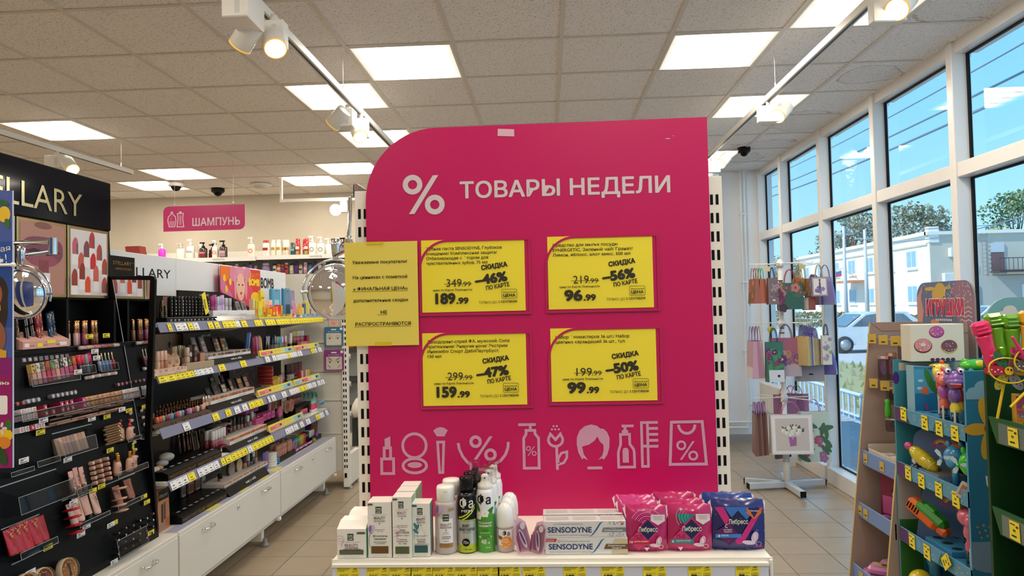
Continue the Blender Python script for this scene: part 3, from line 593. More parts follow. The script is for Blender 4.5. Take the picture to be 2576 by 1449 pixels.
def roll_on():
 b=MB().lathe([(.001,0),(.0195,0),(.021,.003),(.021,.048),(.019,.055),(.001,.056)],bpy.data.materials['toner_liquid'],24)
 b.lathe([(.001,.003),(.0195,.003),(.0195,.03),(.001,.03)],m('e3b494',.3),24)
 c=MB().lathe([(.001,.055),(.0205,.055),(.021,.06),(.0205,.083),(.0165,.1),(.009,.108),(.001,.11)],m('f0f1ee',.2,coat=.3),24)
 l=MB();l.bend=.0212;l.rect(-.016,.017,.018,.052,PAPERW,.0003);l.ell(.004,.024,.013,.014,m('ee9422',.4),.0005,22);l.text('Фа',-.005,.039,.0105,BLK,.016,.012);l.text('БАЛИ',.001,.0285,.004,PAPERW,.011,.02,'C',.001);l.text('Delight',.001,.0235,.0046,PAPERW,.018,.0,'C',.001);l.rrect(-.008,.017,.011,.0195,.001,PAPERW,.001);l.text('24ч',.003,.012,.0036,PAPERW,.009,.01,'C',.001)
 l.ell(-.01,.034,.004,.004,m('b33a22',.5),.0007,12);l.ell(-.0135,.035,.002,.005,m('3f7a2e',.5),.0008,10,.3);l.ell(-.007,.029,.003,.002,m('e6c22e',.5),.0008,10)
 return kit(('bottle',b),('label',l),('cap',c))
rk=roll_on()
for x,y,lb in ((-.109,1.668,'front'),(-.1055,1.714,'middle'),(-.103,1.76,'rear')):
 spawn(rk,'roll_on_deodorant','roll-on deodorant with white domed cap and orange label, %s of three'%lb,'deodorant',(x,y,ZS),0,'roll-on deodorants')
def brush_pack(rot):
 b=MB();lilac=clear('faeff5',1.4,.96,.05,'blister');b.M=FRONT(0)
 pl=[(0,0),(.03,.0),(.034,.02),(.03,.066),(.018,.078),(.004,.07),(-.003,.03)]
 b.prism(pl,-.001,.0,m('e3c4d6',.4));b.prism([(p_[0]*.8+.004,p_[1]*.82+.006)for p_ in pl],0,.013,lilac)
 b.ell(.016,.032,.0055,.024,m('f3e9ef',.3),.006,14,.22);b.ell(.0155,.035,.0022,.018,m('6c3f96',.4),.0075,12,.25);b.ell(.02,.061,.006,.008,m('f6f3f4',.3),.006,12)
 b.stroke([(.004,.008),(.003,.045)],.003,m('a32a4a',.4),.0135);b.text('SENSODYNE',.008,.012,.004,m('6b2a86',.5),.04,.02,a=PI/2,z=.0136)
 return kit((None,b))
bp_=brush_pack(0)
spawn(bp_,'toothbrush_pack','pink blister toothbrush pack leaning left between roll-ons and toothpaste','toothbrush pack',(-.079,1.64,ZS+.001),.25,ry=-.16)
spawn(bp_,'toothbrush_pack','lilac blister toothbrush pack leaning right, next to the toothpaste boxes','toothbrush pack',(-.05,1.65,ZS+.003),-.5,ry=.2)
spawn(kit((None,MB().lathe([(.001,0),(.016,0),(.019,.006),(.012,.012),(.001,.013)],m('20202c',.2,coat=.4),20))),'brush_holder','small dark round base under the toothbrush packs','holder',(-.045,1.676,ZS))
def paste(var):
 b=MB();L_,h_,d_=.187,.0375,.042
 b.box(0,0,0,L_,d_,h_,m('e7e7e6',.3,.15,coat=.2),.0008);b.M=FRONT(0)
 BL=m('1d3c74',.4)
 b.text('SENSODYNE',.008 if var else .0095,.0115,.0125,BL,.1,.02);b.text('Защита от чувствительности 24/7 • крепкие зубы и здоровые десны',.01,.005,.0021,BL,.095,0);b.text('№1 ПО РЕКОМЕНДАЦИИ СТОМАТОЛОГОВ*',.024 if not var else .036,.0295 if not var else .0285,.0022,BL,.066,.0)
 b.add([(x_,y_,.0006)for x_,y_ in ((.102,.001),(.112,.006),(.122,.018),(.13,.031),(.137,.0365),(.128,.033),(.118,.018),(.11,.007))],[(0,1,6,7),(1,2,5,6),(2,3,4,5)],m('1f62a8',.35))
 if var==0:
  b.flat([(.132,.0125),(L_,.0125),(L_,.0225),(.136,.0225)],m('7d8187',.4));b.text('Отбеливание',.1375,.0145,.0042,PAPERW,.042,.02,z=.0009);b.text('Экстра',.152,.0198,.0022,PAPERW,.013,.0,z=.0009)
  random.seed(5)
  for k_ in range(26):b.ell(.15+.033*random.random(),(.028+.008*random.random())if k_%2 else .003+.007*random.random(),.0013,.0013,m(('6f86b4','8d9a86','9a7fb0')[k_%3],.5),.0006,7)
  b.ell(.179,.0315,.0028,.0022,m('c8452e',.4),.0009,12)
 else :
  b.flat([(.15,.0025),(L_,.0005),(L_,.035),(.158,.035)],m('cdbfa0',.35),.0004);b.flat([(.133,.012),(L_,.012),(L_,.0235),(.138,.0235)],m('6d5637',.4));b.text('Комплексная',.143,.0182,.0036,PAPERW,.038,.02,z=.0009);b.text('Защита',.151,.0132,.0036,PAPERW,.021,.02,z=.0009)
  b.flat([(.001,.0285),(.024,.0285),(.027,.036),(.001,.036)],m('c02c33',.4));b.text('Рекомендовано',.0025,.0325,.002,PAPERW,.019,.015,z=.0009);b.text('стоматологами',.0025,.0295,.002,PAPERW,.018,.015,z=.0009);b.ring(.031,.0297,.0024,.0024,.0006,BL)
 b.M=TR(0,0,h_+.0003)
 for k_ in range(3):
  for r_ in range(7):b.rect(.006+.062*k_,.006+.004*r_,.006+.062*k_+.052,.0075+.004*r_,m('b9b6b6',.5),.0001)
 return kit((None,b))
p0,p1=paste(0),paste(1)
spawn(p1,'toothpaste_box','toothpaste box with brown panel lying under the grey panelled one, front stack','toothpaste box',(-.0165,1.634,ZS))
spawn(p0,'toothpaste_box','toothpaste box with grey panel lying on the brown panelled box, front stack','toothpaste box',(-.0195,1.6345,ZS+.0378))
spawn(p1,'toothpaste_box','toothpaste box lying at the bottom of the rear stack on the promo shelf','toothpaste box',(-.019,1.69,ZS))
spawn(p0,'toothpaste_box','toothpaste box lying on top of the rear stack on the promo shelf','toothpaste box',(-.0205,1.691,ZS+.0378))
def pad_pack(base,w_,h_,d_,art):
 nu,nv=14,9;vs=[];fs=[]
 def f(u,v,sg):
  x=(u-.5)*w_*(1+.02*sin(PI*v));z=v*h_
  e=(sin(PI*min(max(u,.02),.98))**.35)*(min(1,v*12+.55)if v<.5 else (1-max(0,(v-.8)/.2)**2.2*.7))
  wr=.0012*sin(u*37+v*11)+.0009*sin(v*53+u*17)
  return (x,d_/2+sg*(d_/2*e+wr*(v>.55)),z+(.0012*sin(u*17)+.0008*sin(u*31)if v>.98 else 0))
 b=MB()
 for sg in (-1,1):
  vs=[f(i/nu,j/nv,sg)for j in range(nv+1)for i in range(nu+1)]
  fs=[(j*(nu+1)+i,j*(nu+1)+i+1,(j+1)*(nu+1)+i+1,(j+1)*(nu+1)+i)for j in range(nv)for i in range(nu)]
  b.add(vs,fs if sg<0 else [q[::-1]for q in fs],base,True)
 for e in ('l','r','b','t'):
  pr={'l':[(0,j/nv)for j in range(nv+1)],'r':[(1,j/nv)for j in range(nv+1)],'b':[(i/nu,0)for i in range(nu+1)],'t':[(i/nu,1)for i in range(nu+1)]}[e]
  a_=[f(u,v,-1)for u,v in pr];c_=[f(u,v,1)for u,v in pr];k_=len(pr)
  b.add(a_+c_,[(i,i+1,k_+i+1,k_+i)for i in range(k_-1)],base)
 for sg in (-1,1):b.add([(sg*w_/2,d_*.2,h_*.72),(sg*w_/2,d_*.8,h_*.72),(sg*(w_/2+.006),d_*.5,h_*.93),(sg*w_/2*.96,d_*.5,h_)],[(0,1,2),(0,2,3),(1,3,2)],m('e7d3d8',.25))
 b.M=FRONT(-.0022);art(b);return kit((None,b))
def lib_art(mode,w_,h_):
 NAVY=m('151f4f',.28,coat=.4);MG=m('cf2a86',.28,coat=.3)
 def f(b):
  hw=w_/2-.004;cx,cz=(0.002,.052)if mode<2 else (-.003,.066)
  if mode==0:
   for i in range(7):b.ring(.0,.062,.012+.0042*i,.012+.0042*i,.0018,m(('e58fc0','d8459b')[i%2],.3),.0004+.00005*i,.6,2.7)
  if mode==1:
   b.flat([(-.033,.086),(.012,.086),(-.01,.058)],m('1e8c86',.3),.0005)
   for i in range(5):b.ring(.002,.08,.008+.0065*i,.008+.0055*i,.0012,m('5fc2b4',.3),.0007,PI*.75,PI*1.2)
  if mode<2:
   b.flat([(-hw,.028),(-hw+.022,.05),(-hw+.044,.028),(-hw+.022,.006)],m('d0366f',.35),.0005)
   b.flat([(cx-.026,cz),(cx,cz-.028),(cx+.026,cz),(cx,cz+.028)],MG,.0009);b.flat([(cx-.022,cz),(cx,cz-.023),(cx+.022,cz),(cx,cz+.023)],NAVY,.0011)
   b.flat([(hw-.033,.086),(hw-.001,.086),(hw-.001,.072),(hw-.017,.062),(hw-.033,.072)],m('f0e3ea',.3),.0007)
   for i in range(3):b.text(('НОВЫЙ ДИЗАЙН','ПРЕЖНЕЕ','КАЧЕСТВО')[i],hw-.017,.081-.0035*i,.0018,m('8a4a6a',.5),.024-.006*(i>0),.0,'C',.001)
   b.text('комфорт',-hw+.023,.037,.0036,m('7a0f3e',.4),.019,.01,'C',.001);b.text('и защита',-hw+.023,.0325,.0032,m('7a0f3e',.4),.021,.01,'C',.001)
   b.rect(-hw,.021,.006,.0295,m('cf1a45' if mode==0 else '1c8f92',.35),.0012);b.text('10' if mode==0 else '8',-hw+.002,.0225,.005,WHITE,.007 if mode==0 else .004,.03,z=.0016);b.text('УЛЬТРА НОРМАЛ' if mode==0 else 'УЛЬТРА СУПЕР',-hw+.011,.0245,.003,WHITE,.033,.015,z=.0016)
   b.ell(.026,.026,.006,.011,m('ecd9e4',.3),.001,14,-.3);b.ell(.017,.017,.012,.004,m('e6cbd9',.3),.0011,14,-.1);b.ring(.026,.027,.004,.008,.0008,m('b0467e',.4),.0013)
   b.ring(hw-.012,.014,.0055,.004,.0008,WHITE,.001);b.rrect(hw-.021,.006,hw-.003,.0098,.0015,m('a80f5a',.4),.001)
  else :
   b.flat([(-hw,.1),(-hw+.02,.1),(.0,.03),(hw-.012,.1),(hw,.098),(.006,.016),(-.006,.016)],MG,.0005);b.flat([(-hw+.022,.1),(hw-.018,.1),(0,.048)],m('3a78cc',.3),.0006)
   b.flat([(cx-.024,cz),(cx,cz-.026),(cx+.024,cz),(cx,cz+.026)],NAVY,.0011)
   b.flat([(hw-.038,.098),(hw-.006,.098),(hw-.006,.086),(hw-.022,.072),(hw-.038,.086)],m('e07a2e',.3),.0009);b.flat([(hw-.036,.0985),(hw-.008,.0985),(hw-.022,.076)],m('2a2a6e',.3),.0012);b.text('Libretta',hw-.022,.0895,.004,WHITE,.02,.012,'C',.0016)
   b.flat([(-hw,.045),(-hw+.03,.062),(-hw+.056,.036),(-hw+.03,.012)],m('5a1d5e',.35),.0007)
   b.ring(-hw+.026,.057,.0035,.0035,.0012,WHITE,.0013,.9,5.2);b.text('ночная',-hw+.028,.0475,.0036,WHITE,.018,.01,'C',.0013);b.text('защита',-hw+.028,.043,.0036,WHITE,.018,.01,'C',.0013)
   b.rect(-hw,.031,.003,.0395,m('3f7fc9',.35),.0014);b.text('8',-hw+.006,.0325,.0055,WHITE,.004,.03,z=.0018);b.text('УЛЬТРА',-hw+.013,.0345,.0036,WHITE,.016,.02,z=.0018)
   b.ell(.033,.032,.0075,.013,m('e5d6ea',.3),.001,14,-.3);b.ell(.019,.02,.015,.0048,m('dccbe6',.3),.0011,14,-.1);b.ring(.033,.034,.005,.009,.0008,m('a05ab0',.4),.0013)
   b.ring(hw-.014,.017,.006,.0045,.0008,m('e6c4dc',.4),.001);b.rrect(hw-.024,.009,hw-.005,.013,.0015,m('8e1d6e',.4),.001)
   random.seed(3)
   for k_ in range(16):b.ell(-hw+random.random()*2*hw,random.random()*.1,.0007,.0007,WHITE,.0009,6)
  b.flat([(-.0075 if mode==0 else -.03,.012),(0.0045 if mode==0 else -.018,.012),(-.0015 if mode==0 else -.024,.004)],m('e5e0e6',.3),.001)if mode<2 else None
  b.text('Либресс',cx,cz-.004,.0105,WHITE,.044,.016,'C',.0018)
 return f
MAG=m('bd1c66',.24,coat=.45);NVY=m('232a72',.22,coat=.5)
k0=pad_pack(MAG,.092,.103,.036,lib_art(0,.092,.103));k1=pad_pack(MAG,.098,.104,.036,lib_art(1,.098,.104));k2=pad_pack(NVY,.118,.113,.04,lib_art(2,.118,.113))
def plain(base,w_,h_,d_,strip):
 def f(b):b.rect(-w_*.1,h_*.82,w_*.42,h_*.9,m('efe0e6',.3),.001);b.text('комфорт и защита',0,h_*.91,.003,m('f0b8d4',.4),w_*.5,0,'C',.002);b.rect(-w_*.4,h_*.82,-w_*.1,h_*.88,m(strip,.3),.001)
 return pad_pack(base,w_,h_,d_,f)
kb0=plain(m('cc3a82',.24,coat=.45),.092,.102,.038,'d8459b');kb1=plain(MAG,.098,.104,.036,'1e8c86');kb2=plain(m('1d3f8f',.22,coat=.5),.116,.114,.038,'2a4aa0')
spawn(k0,'pad_pack','pink pad pack marked 10, front left pack beside the toothpaste','sanitary pad pack',(.216,1.645,ZS));spawn(k1,'pad_pack','pink pad pack with teal corner marked 8, front middle pack','sanitary pad pack',(.315,1.648,ZS));spawn(k2,'pad_pack','dark blue and pink night pad pack at the right end of the shelf','sanitary pad pack',(.426,1.652,ZS))
spawn(kb0,'pad_pack','plain pink pad pack behind the front left pink pack','sanitary pad pack',(.203,1.69,ZS));spawn(kb0,'pad_pack','plain pink pad pack, last one behind the front left pink packs','sanitary pad pack',(.2,1.735,ZS))
spawn(kb1,'pad_pack','pink pad pack second in line behind the teal cornered pack','sanitary pad pack',(.307,1.694,ZS));spawn(kb1,'pad_pack','pink pad pack last in line behind the teal cornered pack','sanitary pad pack',(.298,1.75,ZS+.001))
spawn(kb2,'pad_pack','glossy blue pad pack behind the dark blue night pack','sanitary pad pack',(.416,1.705,ZS))
def price_tag(price,disc):
 b=MB(FRONT(0));b.prism([(0,0),(.0505,0),(.0505,.043),(0,.043)],-.0006,0,YEL)
 for i,wd in enumerate((.03,.026,.016)):b.text(('КРЕМ-ГЕЛЬ ДЛЯ ЛИЦА ЧИСТАЯ','ЛИНИЯ ПРОТЕКШН НОЧНОЙ','УВЛАЖНЯЮЩИЙ')[i],.0015,.0398-.0028*i,.0019,INK,wd,.012)
 b.text('–'+disc+'%',.0345,.0365,.0036,INK,.012,.03,a=.2);b.text('по карте',.0355,.0325,.0026,INK,.0115,.02,a=.2)
 b.text('цена по Карте Лояльности',.0065,.0268,.0016,INK,.022,.012);b.text(price,.0065,.0185,.0068,INK,.0058*len(price)+.001,.05);b.text('.99',.0075+.0058*len(price),.0185,.004,INK,.008,.045)
 b.stroke(rr_poly(.034,.018,.048,.0275,.001),.0005,INK,.0006,True);b.text('ЦЕНА',.0355,.0195,.004,INK,.011,.04);b.text('финальная',.0355,.0247,.0016,INK,.011,.01)
 random.seed(int(price));u=.008
 while u<.03:
  q=.0004+.0009*random.random();b.rect(u,.003,u+q,.0095,INK);u+=q+.0003+.0007*random.random()
 b.text('349.99',.0375,.004,.0024,INK,.009,.03);b.rect(.0375,.0052,.0465,.0056,INK,.0008)
 return kit((None,b))
for (x,pr,dc,lb)in ((-.4885,'229','43','cream boxes at the left end'),(-.421,'229','48','night mask box'),(-.369,'229','48','eye gel boxes'),(-.3205,'259','43','serum box'),(-.271,'219','37','toner bottles'),(-.22,'159','40','black deodorants'),(-.1705,'139','41','white deodorants'),(-.1235,'139','41','roll-on deodorants'),(-.068,'189','43','toothbrush packs'),(.0225,'189','53','left end of toothpaste boxes'),(.107,'189','53','right end of toothpaste boxes'),(.199,'98','43','left pink pad pack'),(.298,'98','43','teal cornered pad pack'),(.402,'98','43','dark blue pad pack')):
 spawn(price_tag(pr,dc),'price_tag','yellow shelf price tag %s.99 below the %s'%(pr,lb),'price tag',(x,1.6008,.9005),0,'yellow price tags on the promo shelf rail')
 # ================================================================ left side: black cosmetics stand
STX=lambda z:-1.8126-.18*z
TILT=-math.atan(.18)
def onF(y,z,out=0):return (STX(z)+out*.984,y,z+out*.177)
SBK=m('060608',.45);SBD=m('08080a',.5);HDR=m('070b18',.08,coat=.5)
st=thing('cosmetics_stand','black cosmetics stand with gold lettered header and framed lip posters','display stand',(0,0,.457))
LM=TR(0,0,-.457)
Y0,Y1=2.15,3.355
prof=[(-2.42,.457),(-1.9,.457),(-1.9,.485),(STX(.49),.49),(STX(1.385),1.385),(-2.2,1.385),(-2.2,1.605),(-2.145,1.605),(-2.145,1.945),(-2.42,1.945)]
b=MB(LM@Matrix(((1,0,0,0),(0,0,-1,Y1),(0,1,0,0),(0,0,0,1))))
b.prism(prof,0,Y1-Y0,SBK);b.obj('body',st)
b=MB(LM).box(-2.42,Y0,1.945,-2.13,3.372,2.18,HDR,.004)
b.M=LM@RIGHTF(-2.1298);b.text('STELLARY',3.152,1.985,.103,m('e8dcae',.18,.9),.72,-.012,'R',.002);b.obj('header_board',st)
def frame(y0,y1,z0,z1,art,fr):
 f=MB(LM).box(-2.145,y0,z0,-2.128,y1,z1,fr,.003);o=f.obj('poster_frame',st)
 p_=MB(LM@RIGHTF(-2.1278));w_,h_=y1-y0-.03,z1-z0-.03;p_.M=p_.M@TR(y0+.015,z0+.015,0);art(p_,w_,h_);p_.obj('poster',o)
def art_lips(p,w_,h_):
 p.rect(0,0,w_,h_,m('b9877a',.25));p.ell(w_*.5,h_*.97,w_*.2,h_*.05,m('8a5a55',.3),.0006)
 p.flat([(w_*(.5+.46*cos(a)),h_*(.6+(.26 if sin(a)>0 else .22)*sin(a)+(.05*cos(2*a)if sin(a)>0 else 0)))for a in [2*PI*i/30 for i in range(30)]],m('80465a',.3),.0007)
 p.flat([(w_*.1,h_*.6),(w_*.3,h_*.64),(w_*.5,h_*.6),(w_*.7,h_*.64),(w_*.9,h_*.6),(w_*.7,h_*.56),(w_*.5,h_*.53),(w_*.3,h_*.55)],m('35182a',.3),.0009)
 p.ell(w_*.5,h_*.47,w_*.34,h_*.09,m('9c4f60',.3),.0008)
 p.rrect(w_*.4,h_*.28,w_*.62,h_*.5,.008,m('8c4450',.25),.0012);p.flat([(w_*.4,h_*.48),(w_*.62,h_*.48),(w_*.5,h_*.63)],m('9d5560',.25),.0012);p.rect(w_*.37,0,w_*.65,h_*.3,m('eae4ea',.3),.0014)
def art_sticks(p,w_,h_):
 p.rect(0,0,w_,h_,m('e4dde0',.3))
 random.seed(11)
 for (u,v,c)in ((.12,.78,'c9647a'),(.42,.75,'7d4a56'),(.57,.9,'c2403c'),(.78,.72,'b84a3e'),(.27,.56,'c8604f'),(.6,.57,'d22c36'),(.93,.5,'b04c40'),(.1,.3,'a04438'),(.3,.4,'8f3a2c'),(.68,.38,'d0675f'),(.92,.2,'b5564a'),(.45,.2,'e2542f')):
  cx,cz,rw=u*w_,v*h_,w_*.075
  x0,x1=max(0,cx-rw),min(w_,cx+rw);zb=max(0,cz-h_*.16)
  p.rect(x0-.002,max(0,zb-h_*.16),min(w_,x1+.002),zb,m('f3eef0',.3),.0006+.0001*u);p.flat([(x0,zb),(x1,zb),(x1,min(h_,cz+h_*.02)),(x1-(x1-x0)*.15,min(h_,cz+h_*.075)),(x0+(x1-x0)*.5,min(h_,cz+h_*.1)),(x0+(x1-x0)*.2,min(h_,cz+h_*.06)),(x0,cz)],m(c,.25),.0009+.0001*u)
  p.rect(x0+(x1-x0)*.7,zb,x1,cz,m('6d5a62',.3),.0012)if u*10%2>1 else None
SILF=m('c9c4bd',.2,.9);GLDF=m('c7a878',.2,.9)
frame(2.46,2.742,1.612,1.94,art_sticks,SILF);frame(2.752,3.046,1.612,1.94,art_lips,GLDF);frame(3.056,3.348,1.612,1.94,art_sticks,GLDF)
for y,n_ in ((2.965,'divider'),(2.66,'divider'),(3.3,'divider')):MB(LM).box(-2.2,y-.008,1.24,-2.068,y+.008,1.605,SBK).obj(n_,st)
MB(LM).box(-2.2,Y0,1.378,-2.055,Y1,1.4,SBK,.002).obj('ledge',st)
b=MB(LM@FRONT(3.372));b.prism([(-2.42,.457),(-1.9,.457),(-1.9,.51),(-1.93,.93),(-1.9,1.7),(-1.905,1.713),(-1.92,1.72),(-2.13,1.72),(-2.14,1.95),(-2.42,1.95)],0,.017,SBK);o=b.obj('side_panel',st)
b=MB(LM@FRONT(3.3545));b.flat([(-2.112,1.705),(-1.925,1.698),(-1.958,.935),(-1.977,.935)],m('f2f2f4',.015,1),0);b.stroke([(-2.112,1.705),(-1.977,.93),(-1.958,.93)],.0035,m('dfe6f2',.2),.0006);b.obj('mirror',o)
ACR=clear('dfe3e6',1.5,.9,.03,'acrylic');ACE=m('a9adb0',.15)
def atray(y0,y1,z0,z1,dep=.03,lip=.6):
 b=MB(LM@TR(0,0,0));zt=z0+(z1-z0)*lip
 def P(y,z,o):return onF(y,z,o)
 b.add([P(y0,z0,dep),P(y1,z0,dep),P(y1,zt,dep),P(y0,zt,dep)],[(0,1,2,3)],ACR);b.add([P(y0,z0,.001),P(y1,z0,.001),P(y1,z0,dep),P(y0,z0,dep)],[(0,1,2,3)],ACR)
 for y in (y0,y1):b.add([P(y,z0,.001),P(y,z1,.001),P(y,zt,dep),P(y,z0,dep)],[(0,1,2,3)],ACR)
 b.tube([P(y0,zt,dep),P(y1,zt,dep)],.001,ACE,5);b.tube([P(y0,z0,dep),P(y0,zt,dep)],.0008,ACE,5);b.tube([P(y1,z0,dep),P(y1,zt,dep)],.0008,ACE,5);b.tube([P(y0,z0,dep),P(y1,z0,dep)],.001,ACE,5)
 return b.obj('acrylic_tray',st)
def strip(y0,y1,z,t='',mat=None):
 b=MB(LM);b.add([onF(y0,z,.004),onF(y1,z,.004),onF(y1,z+.004,.004),onF(y0,z+.004,.004)],[(0,1,2,3)],mat or ACE);return b.obj('edge_strip',st)
for a_ in ((2.672,2.958,1.252,1.3,.034),(2.975,3.075,1.272,1.33,.03),(3.108,3.242,1.272,1.325,.03),(2.57,3.34,1.128,1.18,.05),(2.76,2.965,.955,1.05,.05),(2.62,2.745,.95,.985,.04),(2.485,2.6,.945,.97,.04),(2.462,2.752,.81,.912,.07),(3.05,3.285,.8,.84,.06),(3.18,3.29,.938,.965,.05),(2.8,2.89,.79,.84,.045),(2.44,2.63,.66,.7,.06),(2.76,2.955,.675,.7,.06),(3.02,3.215,.672,.7,.055),(2.98,3.2,.48,.6,.05)):atray(*a_)
for (y0,y1,z)in ((2.44,2.63,.775),(2.76,2.95,.79),(3.02,3.26,.785),(2.77,3.02,1.055),(2.45,2.76,.918),(2.46,2.7,.645)):strip(y0,y1,z)
# ---- small product builders (front face to local -Y, base at z = 0)
def g_tube(cap,body,r=.0085,hb=.05,hc=.045,capr=.9,extra=None):
 c=cap if not isinstance(cap,str)else m(cap,.25,coat=.3);d=body if not isinstance(body,str)else m(body,.2,coat=.4)
 k_=MB().lathe([(r*capr*.9,hb),(r*capr,hb+.001),(r*capr,hb+hc-.002),(r*capr*.8,hb+hc),(.0005,hb+hc)],c,12)
 if extra:extra(k_,hb,hc,r)
 return kit(('tube',MB().lathe([(.0005,0),(r*.9,0),(r,.002),(r,hb-.004),(r*.6,hb),(.0005,hb)],d,12)),('cap',k_))
def pat_tube(cap,cap2,body,r=.0105,hb=.047,hc=.037):
 c=MB();c.box(-r,-r,hb,r,r,hb+hc,m(cap,.3),.001);c.M=FRONT(-r)
 random.seed(hash_(cap+cap2))
 for i in range(7):c.ell(-r+2*r*random.random(),hb+.004+(hc-.008)*random.random(),.002+.002*random.random(),.0015+.003*random.random(),m(cap2,.3),.0005,7,random.random()*3)
 return kit(('tube',MB().box(-r,-r,0,r,r,hb-.001,m(body,.15,coat=.5),.001)),('cap',c))
def hash_(s):return sum(ord(x)*(i+3)for i,x in enumerate(s))
def stick(col,L=.12,r=.0045,tip=None,end=None):
 c=m(col,.35,coat=.2);b=MB().lathe([(.0005,0),(r,.0005),(r,L*.86),(r*.35,L*.97),(.0004,L)],[c,c,c,m(tip or col,.4),m(tip or col,.4)],8);return kit((None,b))
def lying(col,end,L=.08,r=.007,sq=False):
 b=MB(RX(PI/2)@TR(0,0,-L));c=m(col,.3,coat=.2)
 if sq:b.M=Matrix();b.box(-r,0,-r,r,L,r,c,.0008);b.M=FRONT(0);b.ell(0,0,r*.62,r*.72,m(end,.35),.0006,14);b.ell(0,0,r*.28,r*.4,m('f0e6e6' if end!='f0e6e6' else 'c03a4c',.4),.0009,10)
 else :b.lathe([(.0005,0),(r,0),(r,L-.001),(r*.85,L),(.0005,L)],[c,c,c,m(end,.3,coat=.3),m(end,.3,coat=.3)],12)
 return kit((None,b))
def box_item(w_,d_,h_,col,col2=None,txt=None,tcol='f4f0ec',r=.4):
 b=MB().box(-w_/2,0,0,w_/2,d_,h_,m(col,r,coat=.15),min(.0012,w_*.1));b.M=FRONT(0)
 if col2:b.rect(-w_*.4,h_*.12,w_*.4,h_*.5,m(col2,.4),.0006)
 if txt:b.text(txt,0,h_*.62,min(h_*.14,.012),m(tcol,.5),w_*.7,.02,'C',.0009)
 return kit((None,b))
def flat_tube(col,cap,w_=.036,h_=.09,hc=.018,txt=None,tcol='3a2a28',spot=None):
 b=MB();n_=14;c=m(col,.25,coat=.3);rings=[]
 for j in range(6):
  t_=j/5;z=hc+(h_-hc)*t_;rx=w_/2*(.86+.14*t_);ry=.011*(1-t_)+.0012
  rings.append([(rx*cos(2*PI*k/n_),ry*sin(2*PI*k/n_),z)for k in range(n_)])
 vs=sum(rings,[]);b.add(vs,[(j*n_+k,j*n_+(k+1)%n_,(j+1)*n_+(k+1)%n_,(j+1)*n_+k)for j in range(5)for k in range(n_)],c,True);b.add(rings[-1],[tuple(range(n_))],c)
 cp=MB().lathe([(.0005,0),(.013,0),(.0135,.002),(.0125,hc),(.0005,hc)],m(cap,.3,coat=.2),14)
 b.M=RX(-.08)@FRONT(-.0125)
 if txt:b.text(txt,.003,h_*.32,.006,m(tcol,.4),h_*.42,.02,'L',.002,PI/2)
 if spot:
  random.seed(4)
  for k_ in range(22):
   q=random.random();b.ell((random.random()-.5)*w_*.7*q,h_*.95-(1-q)*h_*.34,.0022,.0018,m(spot,.15,.7),.0035-.01*0,7)
 return kit(('tube',b),('cap',cp))
def compact(r,rim,pan,d_=.016,lid=None):
 b=MB(TR(0,0,r)@RX(PI/2)).lathe([(.0005,-d_),(r*.97,-d_),(r,-d_+.002),(r,-.002),(r*.96,0),(r*.86,0),(r*.86,-.0006),(.0005,-.0006)],[m(rim,.25,coat=.3)]*5+[m(rim,.25),m(pan,.4),m(pan,.4)],26);return b
def palette(w_,h_,frame_,cols,nx,ny,d_=.01):
 b=MB().box(-w_/2,0,0,w_/2,d_,h_,m(frame_,.2,coat=.4),.001);b.M=FRONT(0);i=0
 for yy in range(ny):
  for xx in range(nx):
   b.rrect(-w_/2+w_*.1+(w_*.8)*xx/nx,h_*.1+h_*.8*yy/ny,-w_/2+w_*.1+w_*.8*(xx+.86)/nx,h_*.1+h_*.8*(yy+.88)/ny,min(w_/nx,h_/ny)*.12,m(cols[i%len(cols)],.45),.0006);i+=1
 return kit((None,b))
def rowF(kits,pts,label,cat,name,group,out=.012,lean=0,rz=PI/2):
 for i,(y,z)in enumerate(pts):
  k_=kits[i%len(kits)];cn=''
  if isinstance(k_[0],str):cn,k_=k_
  spawn(k_,name,label.format(c=cn,i=ORD[i]),cat,onF(y,z,out),rz,group,rx=TILT+lean)
def lerp(y0,y1,n_,z,z1=None):return [(y0+(y1-y0)*i/max(1,n_-1),z if z1 is None else z+(z1-z)*i/max(1,n_-1))for i in range(n_)]
b=MB().prism([(-2.13,1.402),(-2.052,1.402),(-2.052,1.432),(-2.13,1.47)],0,.27,m('d9a294',.5));b.v=[(v[0],2.682+v[2],v[1])for v in b.v]
b.M=RIGHTF(-2.0515);b.rect(2.69,1.41,2.715,1.425,PAPERW);b.rect(2.76,1.408,2.79,1.424,YEL);b.rect(2.815,1.42,2.865,1.433,YEL,.0008);b.rect(2.89,1.409,2.935,1.424,PAPERW)
for y in (2.722,2.795,2.87):b.text('VOLUME',y,1.412,.004,INK,.022,.01)
tag(b.obj('mascara_tray'),'salmon pink cardboard tray holding patterned mascaras on the black stand','display tray')
def mascara(c1,c2,mode=0):
 r=.0095;k_=MB().lathe([(r*.95,.062),(r,.063),(r,.117),(.0005,.118)],m(c1,.25,coat=.3),12);t_=MB().lathe([(.0005,0),(r*.9,0),(r,.002),(r,.062),(.0005,.062)],m(c1,.25,coat=.3),12)
 for q,z0,z1 in ((t_,.005,.058),(k_,.066,.113)):
  q.bend=r+.0002
  random.seed(hash_(c1)+int(z0*1000))
  for i in range(9):
   z=z0+(z1-z0)*(i+.5)/9
   if mode==1:q.flat([(-.009,z),(.0,z+.004),(.009,z+.001),(.009,z-.001),(0,z+.001),(-.009,z-.002)],m(c2,.3),.0003)
   else :q.ell(-.006+.012*random.random(),z,.0022,.0017,m(c2,.3),.0003,7)
 return kit(('tube',t_),('cap',k_))
